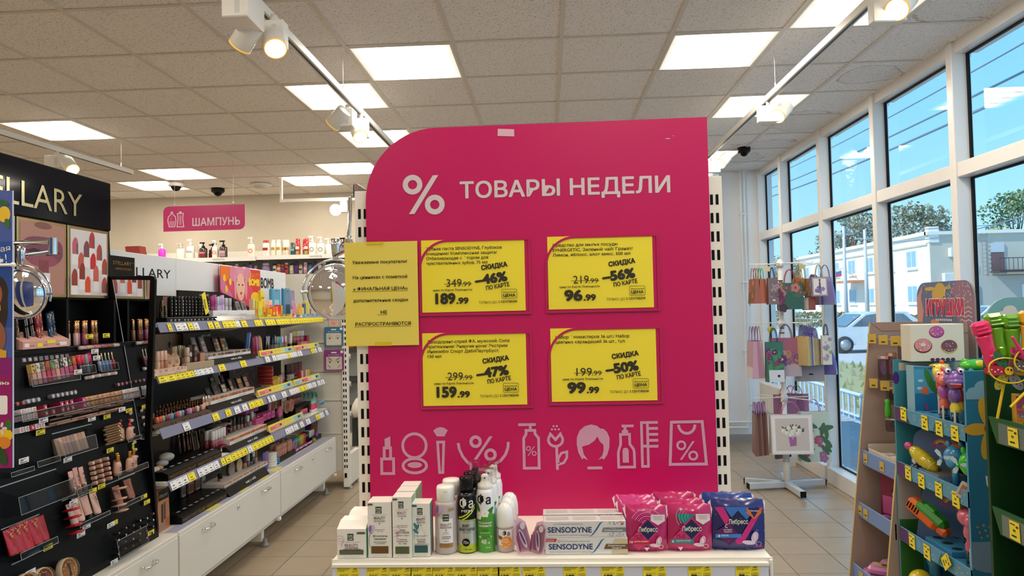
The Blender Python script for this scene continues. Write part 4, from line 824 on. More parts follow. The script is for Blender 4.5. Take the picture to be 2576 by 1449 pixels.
for i,(y,k_,lb)in enumerate(((2.706,mascara('5a3f2a','c99a66'),'leopard print mascara tube at the left end of the pink tray'),(2.742,mascara('1a1a1c','e9e6e2',1),'zebra striped mascara, left one of two in the pink tray'),(2.786,mascara('1a1a1c','e9e6e2',1),'zebra striped mascara, right one of two in the pink tray'),(2.808,mascara('7d1626','d9b45c'),'dark red mascara tube, back one of two in the pink tray'),(2.84,mascara('8f1a2a','d9b45c'),'dark red mascara tube, front one of two in the pink tray'),(2.88,mascara('12365a','c9a94e'),'peacock blue mascara, left one of two in the pink tray'),(2.915,mascara('12365a','c9a94e'),'peacock blue mascara, right one of two in the pink tray'))):
 spawn(k_,'mascara',lb,'mascara',(-2.092+.012*(i%2),y,1.428+.008*((i+1)%2)),PI/2,'patterned mascaras in the pink tray',rx=-.12)
GC=m('d8a070',.18,1)
def bow(k_,hb,hc,r):k_.sphere((.004,0,hb+hc),r*.9,GC,10,6,(1.3,.9,.45))
for i,(y,c)in enumerate(((3.013,'d9b5aa'),(3.05,'e0bcb2'),(3.078,'b36a84'),(3.106,'9a4668'),(3.134,'6d3138'),(3.168,'7a3a2e'),(3.205,'a0673c'))):
 spawn(g_tube(GC,c,.0105,.056,.05,.85,bow),'lip_gloss','gold capped lip gloss, %s from the left on the upper stand ledge'%ORD[i],'lip gloss',(-2.1+.01*(i%2),y,1.4005),PI/2,'gold capped lip glosses',rx=-.03,ry=.0)
for i,(y,c)in enumerate(((3.0,'b9a9a6'),(3.05,'d9a68e'),(3.1,'c08080'),(3.15,'a05560'),(3.195,'8a4a3c'),(3.24,'cfc4c0'))):
 spawn(kit((None,MB(RY(PI/2)).lathe([(.0005,0),(.008,0),(.0085,.004),(.0085,.04),(.006,.046),(.0005,.046)],m(c,.2,coat=.4),10))),'tester_tube','small lying tester tube, %s from the left under the gold glosses'%ORD[i],'tester',(-2.04,y,1.39),PI/2,'lying tester tubes under the gold glosses')
rowF([kit((None,MB().box(-.01,0,0,.01,.03,.017,m('8a8a90',.3,.3),.001).box(-.006,-.0006,.004,.006,0,.014,m(c,.3))))for c in ('d6a3b0','e0b5bd','c98d98','6d6a70','b0508c','77747a','c9a9a4','b9829a','a13c7e')],lerp(2.695,2.945,9,1.352),'tiny grey lipstick box, {i} from the left on the tester row of the stand','lipstick','lipstick_box','tester lipstick row',.002)
rowF([pat_tube(a_,c_,b_)for a_,c_,b_ in (('c9a45a','3a2a1a','c09080'),('d8cdb9','4a3a2a','c49a8e'),('8a8880','2b2b2b','b95f7f'),('b8552e','5a2a1a','b3203a'),('6f8a5a','2e4a2a','b04a6c'),('c7bfae','222222','c9967a'),('2d2d30','d9d2c2','a85074'),('e3ddd2','2d2d30','a04a70'),('39463a','c9b16a','a33560'),('b4542a','d98a4a','a83a4c'))],lerp(2.7,2.945,10,1.257,1.272),'lip gloss with animal pattern cap, {i} from the left in the acrylic tray','lip gloss','lip_gloss','animal pattern lip glosses',.018)
rowF([(n_,g_tube(c_,d_,.0115,.04,.042,1.02))for n_,c_,d_ in (('bright red','cf1f3a','1d2a44'),('crimson','bb1a33','22304a'),('clear grey','8b8f9a','6d727e'),('hot pink','d4235e','1f2836'))],[(2.987,1.277),(3.01,1.277),(3.037,1.277),(3.058,1.282)],'{c} capped lip tint in the acrylic tray right of the animal pattern glosses','lip tint','lip_tint','red capped lip tints',.016)
GW=m('e2c79a',.2,.8)
rowF([g_tube(GW,c_,.009,.046,.036,.35)for c_ in ('9aa3b5','5a83b5','5f86c4','7d6a8a','9a2a34')],lerp(3.125,3.228,5,1.276),'clear lip gloss with thin gold wand top, {i} from the left in its tray','lip gloss','lip_gloss','gold wand lip glosses',.016)
for i,(y,z)in enumerate(((3.02,1.256),(3.07,1.258),(3.135,1.258),(3.19,1.258))):
 spawn(kit((None,MB(RY(PI/2)).lathe([(.0005,0),(.008,0),(.008,.036),(.0085,.037),(.0085,.05),(.0005,.05)],[CRM,m('b9a09a',.2),m('b9a09a',.2),CRM,CRM],10))),'tester_tube','white capped lying tester, %s from the left below the red lip tints'%ORD[i],'tester',onF(y,z,.012),PI/2,'white capped testers below the lip tints')
b=MB();b.M=RIGHTF(0);b.rect(-.02,-.011,.02,.011,PAPERW)
SVR=m('c9cbd2',.15,.9)
def rowE(ys,z,cols,L,r,lab,group,sq=False,out=.03):
 for i,y in enumerate(ys):spawn(lying(*cols[i%len(cols)],L,r,sq),'lipstick',lab.format(i=ORD[i]),'lipstick',onF(y,z,out),PI/2,group,rx=TILT)
rowE([2.6,2.63],1.198,[('2a2226','b5453c'),('2a2226','c04a55')],.05,.0085,'lipstick with red end facing out, {i} from the left left of the silver ends','end-on lipsticks',False,.02)
rowE([2.657,2.684,2.712],1.2,[('77777d','b9bcc6')],.05,.0095,'silver lipstick end facing out, {i} of the left three on the stand','silver lipstick ends',False,.02)
rowE([2.795,2.823,2.85,2.878,2.906,2.932],1.203,[('77777d','b9bcc6')],.05,.0095,'silver lipstick end facing out, {i} of the middle six on the stand','silver lipstick ends',False,.02)
rowE([3.235,3.265,3.3,3.335],1.203,[('3a2c2c','c9998a'),('3a2c2c','c46a8a'),('3a2c2c','a9675a'),('3a2c2c','9a7464')],.05,.0085,'nude lipstick end facing out, {i} of four at the right of the stand','end-on lipsticks',False,.02)
k_=0
for (ya,yb,nn,body,ends,sq,nm)in ((2.585,2.645,3,'e9e0dd',('c2554f','9a9a9a','b5403f'),True,'white boxed lipstick with red dot end'),(2.705,2.745,2,'8f1526',('c76a5c','d07a6a'),True,'red boxed lipstick end'),(2.8,2.86,3,'8d1230',('d04c7c','c23560','cf5577'),True,'crimson boxed lipstick end'),(2.935,2.935,1,'a8125a',('d6408c',),True,'magenta boxed lipstick end'),(2.968,3.202,9,'cf9f6f',('b36a52','bf8a5e','a85a44'),False,'tan lipstick with round nude end'),(3.222,3.335,5,'e6ddda',('cfc4bd','c94a58','d98a8a','b5506a','a06a70'),True,'white lipstick box with coloured dot end')):
 for t_ in (0,1):
  for i in range(nn):
   y=ya+(yb-ya)*i/max(1,nn-1);z=1.142+.023*t_
   if nm.startswith('red')and t_ and i:continue
   spawn(lying(body,ends[i%len(ends)],.06,.0105,sq),'lipstick','%s, %s from the left in the %s tier'%(nm,ORD[i],('lower','upper')[t_]),'lipstick',onF(y,z,.046),PI/2,'boxed lipsticks seen end-on',rx=TILT)
pc=['c08a7a','b5564a','a8404a','d0736a','c4906c','9a3a3c','cf8a86','b86a5a']
for i in range(16):
 y=2.85+.03*i;spawn(kit((None,MB(RY(PI/2)).lathe([(.0005,-.12),(.0042,-.12),(.0042,-.006),(.0045,-.005),(.0045,.004),(.003,.01),(.0005,.011)],[m('8a6a5a',.4)]*3+[m(pc[i%8],.35)]*3,8))),'lip_pencil','lip pencil lying in the upper pencil row of the stand, %s from the left'%ORD[i],'lip pencil',onF(y+.02,1.112+.008*(i%2)+.004*(i%3),.02+.008*(i%3)),PI/2,'lip pencils lying in rows')
for i in range(14):
 y=2.8+.03*i;spawn(kit((None,MB(RY(PI/2)).lathe([(.0005,-.12),(.0042,-.12),(.0042,-.006),(.0045,-.005),(.0045,.004),(.003,.01),(.0005,.011)],[m('9a7a68',.4)]*3+[m(pc[(i+3)%8],.35)]*3,8))),'lip_pencil','lip pencil lying in the lower pencil row of the stand, %s from the left'%ORD[i],'lip pencil',onF(y+.02,1.09+.007*(i%2),.022+.008*(i%3)),PI/2,'lip pencils lying in rows')
rowE([2.585,2.613,2.64,2.667,2.697],1.1,[('e9dedd','b5506a'),('e9dedd','8a5a78'),('b5304a','d0607a'),('e9dedd','c0403f'),('e9dedd','c8384a')],.05,.0105,'white lipstick box with dot, {i} from the left in the lowest short row','white dotted boxes',True,.03)
rowF([box_item(.022,.018,.075,c)for c in ('b99a88','c9a78f','b08a78','a98a84','9f7f76','c4a086','b39078','c09c84')],lerp(2.778,2.945,8,.962),'tan concealer stick, {i} from the left in the slanted acrylic tray','concealer','concealer_stick','tan concealer sticks',.018,-.12)
for i in range(8):
 spawn(kit((None,MB(RX(0)@RY(PI/2)).lathe([(.0005,-.09),(.005,-.09),(.005,.012),(.0062,.013),(.0062,.022),(.0005,.022)],[m('7a5a3a',.3)]*3+[m('e3cfa0',.2,.5)]*2,10))),'eyeliner_pen','gold ended pen in the stacked rack, %s from the bottom'%ORD[i],'pen',onF(3.14+.012*(i%2),.955+.0105*i,.03),PI/2,'gold ended pens in a rack')
def found(body,cap,pump=False,txt=None):
 b=MB().lathe([(.0005,0),(.018,0),(.0205,.003),(.021,.012),(.019,.045),(.0165,.055),(.009,.061),(.0005,.062)],m(body,.25,coat=.3),16,1,.75);c=MB()
 if pump:c.lathe([(.0005,.06),(.0085,.06),(.0085,.073),(.004,.075),(.004,.088),(.0065,.089),(.0065,.097),(.0005,.098)],m(cap,.2,coat=.4),12)
 else :c.lathe([(.0005,.06),(.0088,.06),(.0088,.088),(.0082,.09),(.0005,.09)],m(cap,.18,.9),12)
 l=MB(FRONT(-.0158));l.text('MOOD',0,.03,.0075,INK,.017,.02,'C',.0);l.text('MUSE',0,.02,.0075,INK,.017,.02,'C',.0)
 return kit(('bottle',b),('cap',c))if pump else kit(('bottle',b),('cap',c),('lettering',l))
spawn(found('c99a86','b01f2a',True),'foundation_bottle','pinkish foundation bottle with red pump on the stand, right one','foundation',onF(3.225,.945,.03),PI/2,'red pump foundations');spawn(found('b98a76','a01a26',True),'foundation_bottle','pinkish foundation bottle with red pump on the stand, left one half hidden','foundation',onF(3.185,.95,.012),PI/2,'red pump foundations')
for i,(y,z,o_)in enumerate(((3.085,.818,.035),(3.12,.825,.01),(3.175,.817,.035),(3.23,.82,.02))):spawn(found('cfa08a','cfa050'),'foundation_bottle','beige foundation bottle with gold cap, %s from the left on its shelf'%ORD[i],'foundation',onF(y,z-.006,o_),PI/2,'gold cap foundations')
for r_ in range(5):
 for c_ in range(3):spawn(lying(('c09a86','b58a76','a87e6c')[c_],('c9a08c','d8b09c','b98e7c')[(r_+c_)%3],.07,.0085),'concealer_tube','beige concealer lying end-on, %s column from left, %s row from the bottom'%(ORD[c_],ORD[r_]),'concealer',onF(2.965+.035*c_,.812+.021*r_,.02+.01*c_),PI/2,'stacked concealers',rx=TILT)
rowF([flat_tube('d8a497','6a4a30',.03,.1,.03,'03'),flat_tube('cf9a8c','7a5438',.03,.105,.03,'02'),flat_tube('d8a497','5e4129',.03,.1,.03,'01')],[(2.81,.797),(2.84,.8),(2.875,.8)],'pink beige cream tube with leopard cap, {i} from the left','cream tube','cream_tube','leopard cap tubes',.022)
rowF([flat_tube('9a5a44','5a3020',.05,.088,.008,None,spot='d8a884'),flat_tube('8e523e','5a3020',.055,.094,.008,None,spot='d8a884')],[(3.075,.683),(3.165,.686)],'shiny copper cosmetic tube with spotted corner, {i} from the left','cream tube','cream_tube','copper tubes',.03,-.1)
rowF([flat_tube('d8aea0','d0a090',.045,.092,.006,'STELLARY',spot='7a5a3a'),flat_tube('d5a898','d0a090',.048,.1,.006,'STELLARY',spot='c9a050'),flat_tube('c99c8a','1c1614',.05,.1,.022),flat_tube('d4aa9a','d0a090',.045,.09,.006,'STELLARY',spot='7a5a3a')],[(2.775,.685),(2.815,.69),(2.865,.683),(2.92,.69)],'beige pink cream tube, {i} from the left between red and copper tubes','cream tube','cream_tube','beige pink tubes',.03,-.1)
rowF([flat_tube('b01424','8f0f1c',.05,.095,.004,'STELLARY','7a0c18',spot='e0b070'),flat_tube('a81222','8f0f1c',.055,.1,.004,None,'7a0c18',spot='e0b070'),flat_tube('b51626','8f0f1c',.06,.105,.004,'STELLARY','7a0c18',spot='e0b070'),flat_tube('b01424','8f0f1c',.055,.1,.004,'STELLARY','7a0c18',spot='e0b070'),flat_tube('a31121','8f0f1c',.05,.095,.004,'STELLARY','7a0c18')],[(2.45,.68),(2.485,.678),(2.52,.676),(2.57,.678),(2.605,.68)],'red cream tube with gold spots, {i} from the left at the lower left','cream tube','cream_tube','red tubes at lower left',.03,-.1)
def test_flat(col):return kit((None,MB().lathe([(.0005,-.03),(.012,-.03),(.017,.0),(.014,.03),(.0005,.034)],m(col,.22,coat=.4),12,1,.35)))
for i,z in enumerate((.755,.725,.693,.665)):spawn(test_flat('b01828'),'tester_tube','red tester tube sticking out, %s from the top in its column'%ORD[i],'tester',onF(2.74,z,.05),PI/2,'red testers',rx=1.35)
for i,(y,z)in enumerate(((3.06,.757),(3.045,.715),(3.035,.69),(3.04,.665))):spawn(test_flat('c99c86'),'tester_tube','beige tester tube sticking out, %s from the top in its column'%ORD[i],'tester',onF(y,z,.05),PI/2,'beige testers',rx=1.35)
PW=clear('f4ead8',1.45,.9,.03,'lid')
for i,(y,z,pan,lb)in enumerate(((2.55,.555,'a0522f','bronze loose powder jar, left of the two upright jars at the bottom of the stand'),(2.68,.545,'c48a52','golden loose powder jar, right of the two upright jars at the bottom of the stand'),(2.47,.565,'9a4a2c','bronze powder jar at the far lower left of the stand'))):
 b=compact(.045,'cdb8a0',pan,.025);random.seed(i+2);b.M=FRONT(-.001)
 for k_ in range(30):
  a_=6.28*random.random();q=.036*random.random()**.5;b.ell(q*cos(a_),.045+q*sin(a_),.004,.003,m(('d9a878','b87a48','e0bd92')[k_%3],.4),.0004+.0001*(k_%3),8)
 b.rect(-.006,.02,.004,.072,m('3a2418',.4),.0012)
 b.M=TR(0,0,.045)@RX(PI/2);b.lathe([(.043,0),(.043,.01),(.041,.012),(.0005,.0125)],PW,26)
 spawn(kit((None,b)),'powder_jar',lb,'powder',onF(y,z-.045,.05),PI/2,'loose powder jars',rx=-.25,ry=0)
for r_ in range(4):
 for c_ in range(6):spawn(lying(('1a1a1d','24262a','3a2420')[(r_+c_)%3],('c9ccd0','8a6a3a','b9772f','6d7078','e8e8ea')[(r_*2+c_)%5],.08,.0055),'eyeliner_pen','dark eyeliner end-on in the bottom rack, %s from left, %s row from bottom'%(ORD[c_],ORD[r_]),'pen',onF(3.02+.055*c_+.01*r_,.49+.027*r_+.006*(c_%2),.02),PI/2,'dark eyeliners in the bottom rack',rx=TILT)
for i in range(7):spawn(kit((None,MB(RX(PI/2)).lathe([(.0005,-.001),(.011,0),(.009,.004),(.0005,.006)],m(('cbb59c','d8c0a4')[i%2],.4),12,1.4,.8))),'shade_sample','small oval beige shade sample by the mirror edge, %s from the top'%ORD[i],'shade sample',onF(3.31-.003*i,1.06-.034*i,.004),PI/2,'oval shade samples')
def small_tag(w_,h_,col):
 b=MB(RIGHTF(0));b.prism([(-w_/2,-h_/2),(w_/2,-h_/2),(w_/2,h_/2),(-w_/2,h_/2)],-.0005,.0005,col);b.text('999',-w_*.38,-h_*.1,h_*.28,INK,w_*.3,.03,z=.001)
 random.seed(int(w_*1e4));u=-w_*.4
 while u<w_*.35:q=w_*.03*(1+random.random());b.rect(u,-h_*.38,u+q*.6,-h_*.2,INK,.001);u+=q
 b.rect(-w_*.38,h_*.22,w_*.2,h_*.3,INK,.001);return kit((None,b))
ty,tw=small_tag(.05,.02,YEL),small_tag(.05,.02,PAPERW);tv=small_tag(.016,.042,YEL)
for i,(y,z,lb)in enumerate(((3.04,1.43,'left one under the gold capped glosses'),(3.16,1.43,'right one under the gold capped glosses'),(2.7,1.075,'beside the white dotted boxes'),(3.12,1.072,'below the lip pencils, middle'),(3.29,1.075,'below the lip pencils, right end'),(3.1,.925,'above the gold cap foundations'),(2.94,.785,'left one below the stacked concealers'),(3.0,.79,'right one below the stacked concealers'),(3.285,.67,'right of the copper tubes, upper'),(3.3,.64,'right of the copper tubes, lower'),(2.635,.65,'below the red tubes'),(3.04,.62,'above the bottom eyeliner rack'),(3.29,.5,'right end of the bottom eyeliner rack'))):spawn(ty,'price_label','yellow price label on the black stand, '+lb,'price label',onF(y,z,.05 if z>1.3 else .012),0,'yellow price labels on the stand',ry=.0)
spawn(tv,'price_label','yellow upright price label right of the gold cap foundations','price label',onF(3.27,.905,.012),0)
for i,(y,z,lb)in enumerate(((3.08,1.365,'above the red lip tints'),(3.085,1.335,'beside the gold wand glosses'),(2.945,1.285,'on the animal pattern gloss tray'),(2.695,1.118,'above the white dotted boxes'),(2.98,1.08,'below the pencil rows'),(3.2,1.088,'right below the pencil rows'),(2.56,.99,'at the left under the advert'),(2.79,.945,'below the tan concealer sticks'),(2.78,.775,'below the leopard cap tubes'),(2.79,.645,'below the red testers'),(2.5,.6,'at the lower left corner'),(2.98,.625,'left of the beige testers'),(2.96,.475,'left of the bottom rack'),(2.83,.665,'on the beige tube tray'))):spawn(tw,'price_label','white price label on the black stand, '+lb,'price label',onF(y,z,.036),0,'white price labels on the stand')
# ---- round mirrors on chrome arms
def mirror_disc(R,rot):
 q=MB(RX(PI/2)).lathe([(R*.9,0),(R*.97,.002),(R,-.003),(R,-.012),(R*.95,-.016),(.0005,-.016)],CHROME,40);g=MB(RX(PI/2)).lathe([(.0005,.0),(R*.905,.0),(R*.905,-.001),(.0005,-.001)],m('f4f4f5',.012,1),40)
 return q,g
def round_mirror(label,loc,rz,rx,arms,R=.088,hoop=True):
 t=thing('round_mirror',label,'mirror',loc,rz);q,g=mirror_disc(R,0)
 o=q.obj('rim',t,None,(rx,0,0));g.obj('mirror_glass',o)
 if hoop:MB().tube([((R+.012)*cos(a),.006,(R+.012)*sin(a))for a in [PI*i/24 for i in range(-2,27)]],.0035,CHROME,8).obj('hoop',t)
 for s_ in (-1,1):MB().tube([(s_*(R-.002),.006,0),(s_*(R+.02),.006,0)],.005,CHROME,8).obj('pivot_screw',t)
 MB(TR(0,.006,R+.01)).lathe([(.0005,0),(.007,0),(.011,.025),(.013,.045),(.013,.066),(.0005,.067)],CHROME,16).obj('stem',t)
 for pts,r_ in arms:MB().tube(pts,r_,CHROME,10).obj('arm',t)
 return t
round_mirror('round chrome mirror beside the yellow paper notice, on a rod from the slotted upright',(-.648,2.16,1.585),.56,-.08,[],.088)
ar=thing('mirror_arm','chrome rod with knuckle joint fixed to the slotted upright left of the pink board','mirror bracket',(-.59,2.1,1.74))
MB().tube([(0,.0,0),(.006,0,.125),(.012,0,.13),(.045,0,.13)],.006,CHROME,10).obj('rod',ar);MB().sphere((0,0,.0),.012,CHROME).box(-.014,-.012,-.04,.014,.012,-.006,CHROME,.004).obj('knuckle',ar);MB().tube([(-.055,.045,-.045),(0,0,-.03)],.006,CHROME,8).obj('lower_arm',ar);MB().box(.042,-.1,.11,.056,.012,.15,CHROME,.003).obj('clamp',ar)
t=round_mirror('round chrome mirror on a folding arm at the left, half hidden by the advert',(-1.77,2.3,1.605),.1,.1,[],.086)
ar=thing('mirror_arm','double chrome swing arm above the left round mirror','mirror bracket',(-1.64,2.28,1.735))
MB().tube([(0,0,.0),(0,0,.055)],.013,CHROME,14).obj('knuckle',ar);MB().tube([(0,0,.04),(-.3,.05,.048)],.0075,CHROME,10).obj('upper_arm',ar);MB().tube([(0,0,.01),(-.09,.0,.0)],.0065,CHROME,10).lathe([(.0005,0)]*2,CHROME,3).obj('lower_arm',ar)
# ---- tall advert panel at the left edge, with its post
po=thing('display_post','white display post at the left edge holding the blue and purple advert','post',(-1.86,2.04,0));MB().box(-.02,-.02,0,.02,.02,2.2,STEEL,.003).obj('post',po);MB().box(-.15,-.15,0,.15,.15,.02,STEEL,.004).obj('foot',po);MB().tube([(0,-.052,1.682),(.31,-.052,1.68)],.0045,WHITE,8).sphere((.31,-.052,1.68),.0075,WHITE).obj('hook_rod',po)
b=MB(FRONT(2.005));b.prism([(-2.05,1.09),(-1.561,1.09),(-1.561,1.9),(-2.05,1.9)],0,.006,m('4a5ea8',.35),m('c9cbe0',.4));A_=.0066
b.rect(-2.05,1.5,-1.562,1.75,m('2a52a4',.35),A_);b.rect(-2.05,1.09,-1.562,1.41,m('9a1668',.35),A_);b.rect(-2.05,1.36,-1.562,1.41,m('8a1c78',.35),A_+.0001)
b.ell(-1.607,1.6,.034,.05,m('2a1814',.5),A_+.0002,18);b.ell(-1.588,1.555,.014,.06,m('2a1814',.5),A_+.0003,14);b.ell(-1.613,1.595,.022,.036,m('9a5a3c',.5),A_+.0004,16);b.ell(-1.613,1.47,.033,.05,m('94583a',.5),A_+.0005,18);b.rect(-1.64,1.49,-1.604,1.57,m('8c5236',.5),A_+.0003);b.stroke([(-1.598,1.565),(-1.597,1.548)],.003,m('c9a94e',.4),A_+.0006)
b.flat([(-2.0,1.41),(-1.579,1.41),(-1.578,1.43),(-1.6,1.436),(-1.66,1.43),(-2.0,1.47)],m('d9a52a',.5),A_+.0005)
b.ell(-1.585,1.83,.019,.024,m('ecc22c',.4),A_+.0004,18);b.ell(-1.59,1.865,.022,.008,m('2f5d2c',.4),A_+.0005,12,-.3);b.ell(-1.576,1.803,.008,.015,m('3c6b2f',.4),A_+.0005,12,.2)
b.text('ая',-1.596,1.72,.016,WHITE,.03,0,z=A_+.0006,a=.1);b.text('ь!',-1.598,1.685,.026,WHITE,.022,0,z=A_+.0006,a=.1);b.text('ны»',-1.603,1.331,.012,WHITE,.034,.02,z=A_+.0006)
b.rrect(-1.66,1.245,-1.575,1.3,.006,PAPERW,A_+.0003)
b.ell(-1.583,1.185,.024,.02,m('edc527',.4),A_+.0005,16);b.ell(-1.587,1.163,.022,.018,m('e08a2c',.4),A_+.0007,16);b.ell(-1.572,1.215,.01,.016,m('3a7030',.4),A_+.0005,12);b.ell(-1.592,1.125,.014,.03,m('245028',.4),A_+.0008,12,.4)
for i in range(5):b.ell(-1.595+.011*cos(1.257*i),1.205+.011*sin(1.257*i),.008,.0045,m('e6d6de',.4),A_+.0006,9,1.257*i)
tag(b.obj('advert_panel'),'blue and purple advert panel with lemons and a dark haired woman at the left edge','advert')
# ================================================================ left wall shelving with cabinets
CABM=m('e6e1d8',.35)
def cabinet(label,y0,y1,handles,lock,legs):
 t=thing('cabinet',label,'cabinet',(-1.83,(y0+y1)/2,0));M_=TR(1.83,-(y0+y1)/2,0)
 MB(M_).box(-2.32,y0+.004,.16,-1.85,y1-.004,.44,CABM).box(-2.33,y0+.002,.44,-1.832,y1-.002,.457,CABM,.002).box(-2.32,y0,.12,-1.87,y1,.16,CABM).obj('body',t)
 d=MB(M_).box(-1.849,y0+.004,.165,-1.83,y1-.004,.44,CABM,.002).obj('door',t)
 for y in handles:
  MB(M_).tube([(-1.83,y-.048,.405),(-1.805,y-.05,.403),(-1.8,y-.03,.4),(-1.8,y+.03,.4),(-1.805,y+.05,.403),(-1.83,y+.048,.405)],.0045,CHROME,8).obj('handle',d)
 if lock:MB(M_@TR(-1.83,lock,.4)@RY(PI/2)).lathe([(.0005,0),(.012,0),(.012,.006),(.006,.008),(.0005,.008)],CHROME,14).obj('lock',d)
 for y in legs:
  MB(M_).box(-2.25,y-.02,.03,-1.9,y+.02,.12,STEEL,.003).obj('leg',t);MB(M_@TR(-1.885,y,0)).lathe([(.0005,0),(.03,0),(.03,.008),(.014,.02),(.01,.05),(.0005,.05)],m('8a8a88',.4),14).obj('foot',t)
 MB(M_).box(-1.856,y1-.03,.128,-1.826,y1+.0,.15,STEEL,.004).obj('bracket',t)
 return t
cabinet('white base cabinet under the black cosmetics stand',2.1,3.425,[2.4,3.15],None,[2.3])
cabinet('white base cabinet with two handles below the makeup studio shelves',3.43,4.757,[3.712,4.48],4.094,[4.62])
cabinet('white base cabinet at the far end with two handles and bracket',4.762,6.02,[5.071,5.777],5.41,[5.91])
SHZ=((1.487,-1.925),(1.233,-1.935),(.96,-1.915),(.703,-1.875))
def rail_mesh(xf,y0,y1,z):
 b=MB(Matrix(((1,0,0,0),(0,0,-1,y1),(0,1,0,0),(0,0,0,1))));b.prism([(xf-.014,z+.004),(xf+.006,z-.046),(xf+.004,z-.048),(xf-.018,z)],0,y1-y0,RAILB);return b
def railp(xf,z,v):k_=v/.05;return (xf-.0135+.02*k_*1.0+.0012,z+.004-.05*k_)
def shelving(label,y0,y1,hdr,hy):
 t=thing('shelving_unit',label,'shelving unit',(-2.3,(y0+y1)/2,.457));M_=TR(2.3,-(y0+y1)/2,-.457)
 MB(M_).box(-2.33,y0,.457,-2.3,y1,1.47,m('2a2a2c',.6)).box(-2.3,y0-.015 if y0<4 else y0,.457,-2.25,y0+.01,1.86,STEEL).obj('back_panel',t)
 b=MB(M_).box(-2.28,y0,1.47,-2.25,y1,1.872,m('e4e6ea',.4),.002);b.M=M_@RIGHTF(-2.2495);hdr(b);b.obj('header_panel',t)
 for z,xf in SHZ:
  o=MB(M_).box(-2.3,y0+.002,z-.02,xf-.012,y1-.002,z,STEEL,.002).obj('shelf',t)
  q=rail_mesh(xf,y0+.003,y1-.003,z);q.v=[(M_@Vector(p_))[:]for p_ in q.v];q.obj('price_rail',o)
  for y in (y0+.02,y1-.02):MB(M_@Matrix(((1,0,0,0),(0,0,-1,y+.002),(0,1,0,0),(0,0,0,1)))).prism([(-2.3,z-.09),(-2.28,z-.09),(xf-.03,z-.03),(xf-.03,z-.02),(-2.3,z-.02)],0,.004,STEEL).obj('bracket',o)
 return t
def h1(b):b.text('STELLARY',4.14,1.745,.05,BLACK,.56,-.02,'R',.0004);b.rect(4.735,1.47,4.737,1.872,m('b9b9bc',.5));b.rect(4.2,1.47,4.202,1.872,m('c9c9cc',.5))
def h2(b):b.text('BOMB',5.482,1.728,.083,BLACK,.266,.03,'L',.0004);b.rect(5.42,1.655,5.505,1.69,BLACK,.0003)
shelving('white cosmetics shelving nearest the black stand, with stellary lettering on its header',3.43,4.757,h1,0)
shelving('white cosmetics shelving at the far end, with bomb lettering on its header',4.762,6.02,h2,0)
b=MB().box(-2.2,3.43,1.487,-2.185,3.665,1.835,BLACK,.002);b.M=RIGHTF(-2.1845);b.text('STELLARY',3.632,1.79,.018,GOLD,.16,0,'R');b.text('MAKEUP STUDIO',3.632,1.765,.01,GOLD,.14,0,'R');b.stroke([(3.636,1.806),(3.655,1.806),(3.655,1.7)],.0015,GOLD)
tag(b.obj('brand_board'),'black board with gold lettering behind the tall mirror, on the top shelf','brand sign')
# ---- price tags along the rails
def shelf_tag(w_,col,n_):
 b=MB();h_=.043;b.prism([(0,0),(w_,0),(w_,h_),(0,h_)],-.0003,.0003,col)
 for i in range(n_):
  u=w_*i/n_;q=w_/n_
  b.text('99',u+q*.25,h_*.36,h_*.2,INK,q*.36,.03);b.rect(u+q*.15,h_*.12,u+q*.75,h_*.19,INK,.0006);b.rect(u+q*.1,h_*.82,u+q*.6,h_*.86,INK,.0006)
  if i:b.rect(u,0,u+.0012,h_,m('8f8520' if col is YEL else 'b9b9bd',.6),.0006)
 return kit((None,b))
def put_tags(si,lst,where):
 z,xf=SHZ[si];cnt={'y':0,'w':0}
 for (ya,yb,c,n_)in lst:
  mt=YEL if c=='y' else PAPERW;x0,z0=railp(xf,z,.047)
  nm=('yellow','white')[c=='w'];o=spawn(shelf_tag(yb-ya,mt,n_),'price_tag','%s price tag, %s %s one from the near end, %s cosmetics rail'%(nm,ORD[cnt[c]],nm,where),'price tag',(x0+.0016,ya,z0),0,'price tags on the %s cosmetics rail'%where)
  cnt[c]+=1
  ax=Vector((0,1,0));up=Vector((-.02,0,.05)).normalized();nn=ax.cross(up)
  o.rotation_euler=Matrix(((ax.x,up.x,nn.x),(ax.y,up.y,nn.y),(ax.z,up.z,nn.z))).to_euler()
put_tags(0,[(3.516,3.551,'y',1),(3.59,3.708,'w',2),(3.72,3.771,'y',1),(3.777,3.834,'w',1),(3.944,4.004,'y',1),(4.024,4.082,'y',1),(4.125,4.299,'y',3),(4.304,4.36,'w',1),(4.384,4.463,'y',1),(4.586,4.711,'y',2),(4.765,4.94,'y',3),(4.962,5.235,'y',5),(5.247,6.01,'y',14)],'top')
put_tags(1,[(3.439,3.602,'y',2),(3.605,3.794,'y',4),(3.8,3.83,'w',1),(3.835,4.012,'w',3),(4.09,4.171,'y',1),(4.386,4.469,'y',1),(4.783,4.854,'w',1),(4.906,4.969,'w',1),(4.98,5.19,'w',5),(5.194,5.253,'y',1),(5.255,5.4,'w',3),(5.414,5.504,'w',1),(5.723,5.809,'y',1),(5.82,5.868,'w',1),(5.906,5.99,'w',1)],'second')
put_tags(2,[(3.64,3.708,'w',1),(3.969,4.042,'y',1),(4.131,4.201,'y',1),(4.251,4.325,'w',1),(4.363,4.436,'w',1),(4.462,4.543,'y',1),(4.549,4.682,'y',2),(4.77,4.806,'w',1),(4.832,4.9,'w',1),(5.024,5.108,'w',1),(5.178,5.37,'w',4),(5.374,5.543,'y',2),(5.55,5.674,'w',2),(5.689,5.774,'w',1),(5.811,5.886,'w',1),(5.902,5.994,'w',1)],'third')
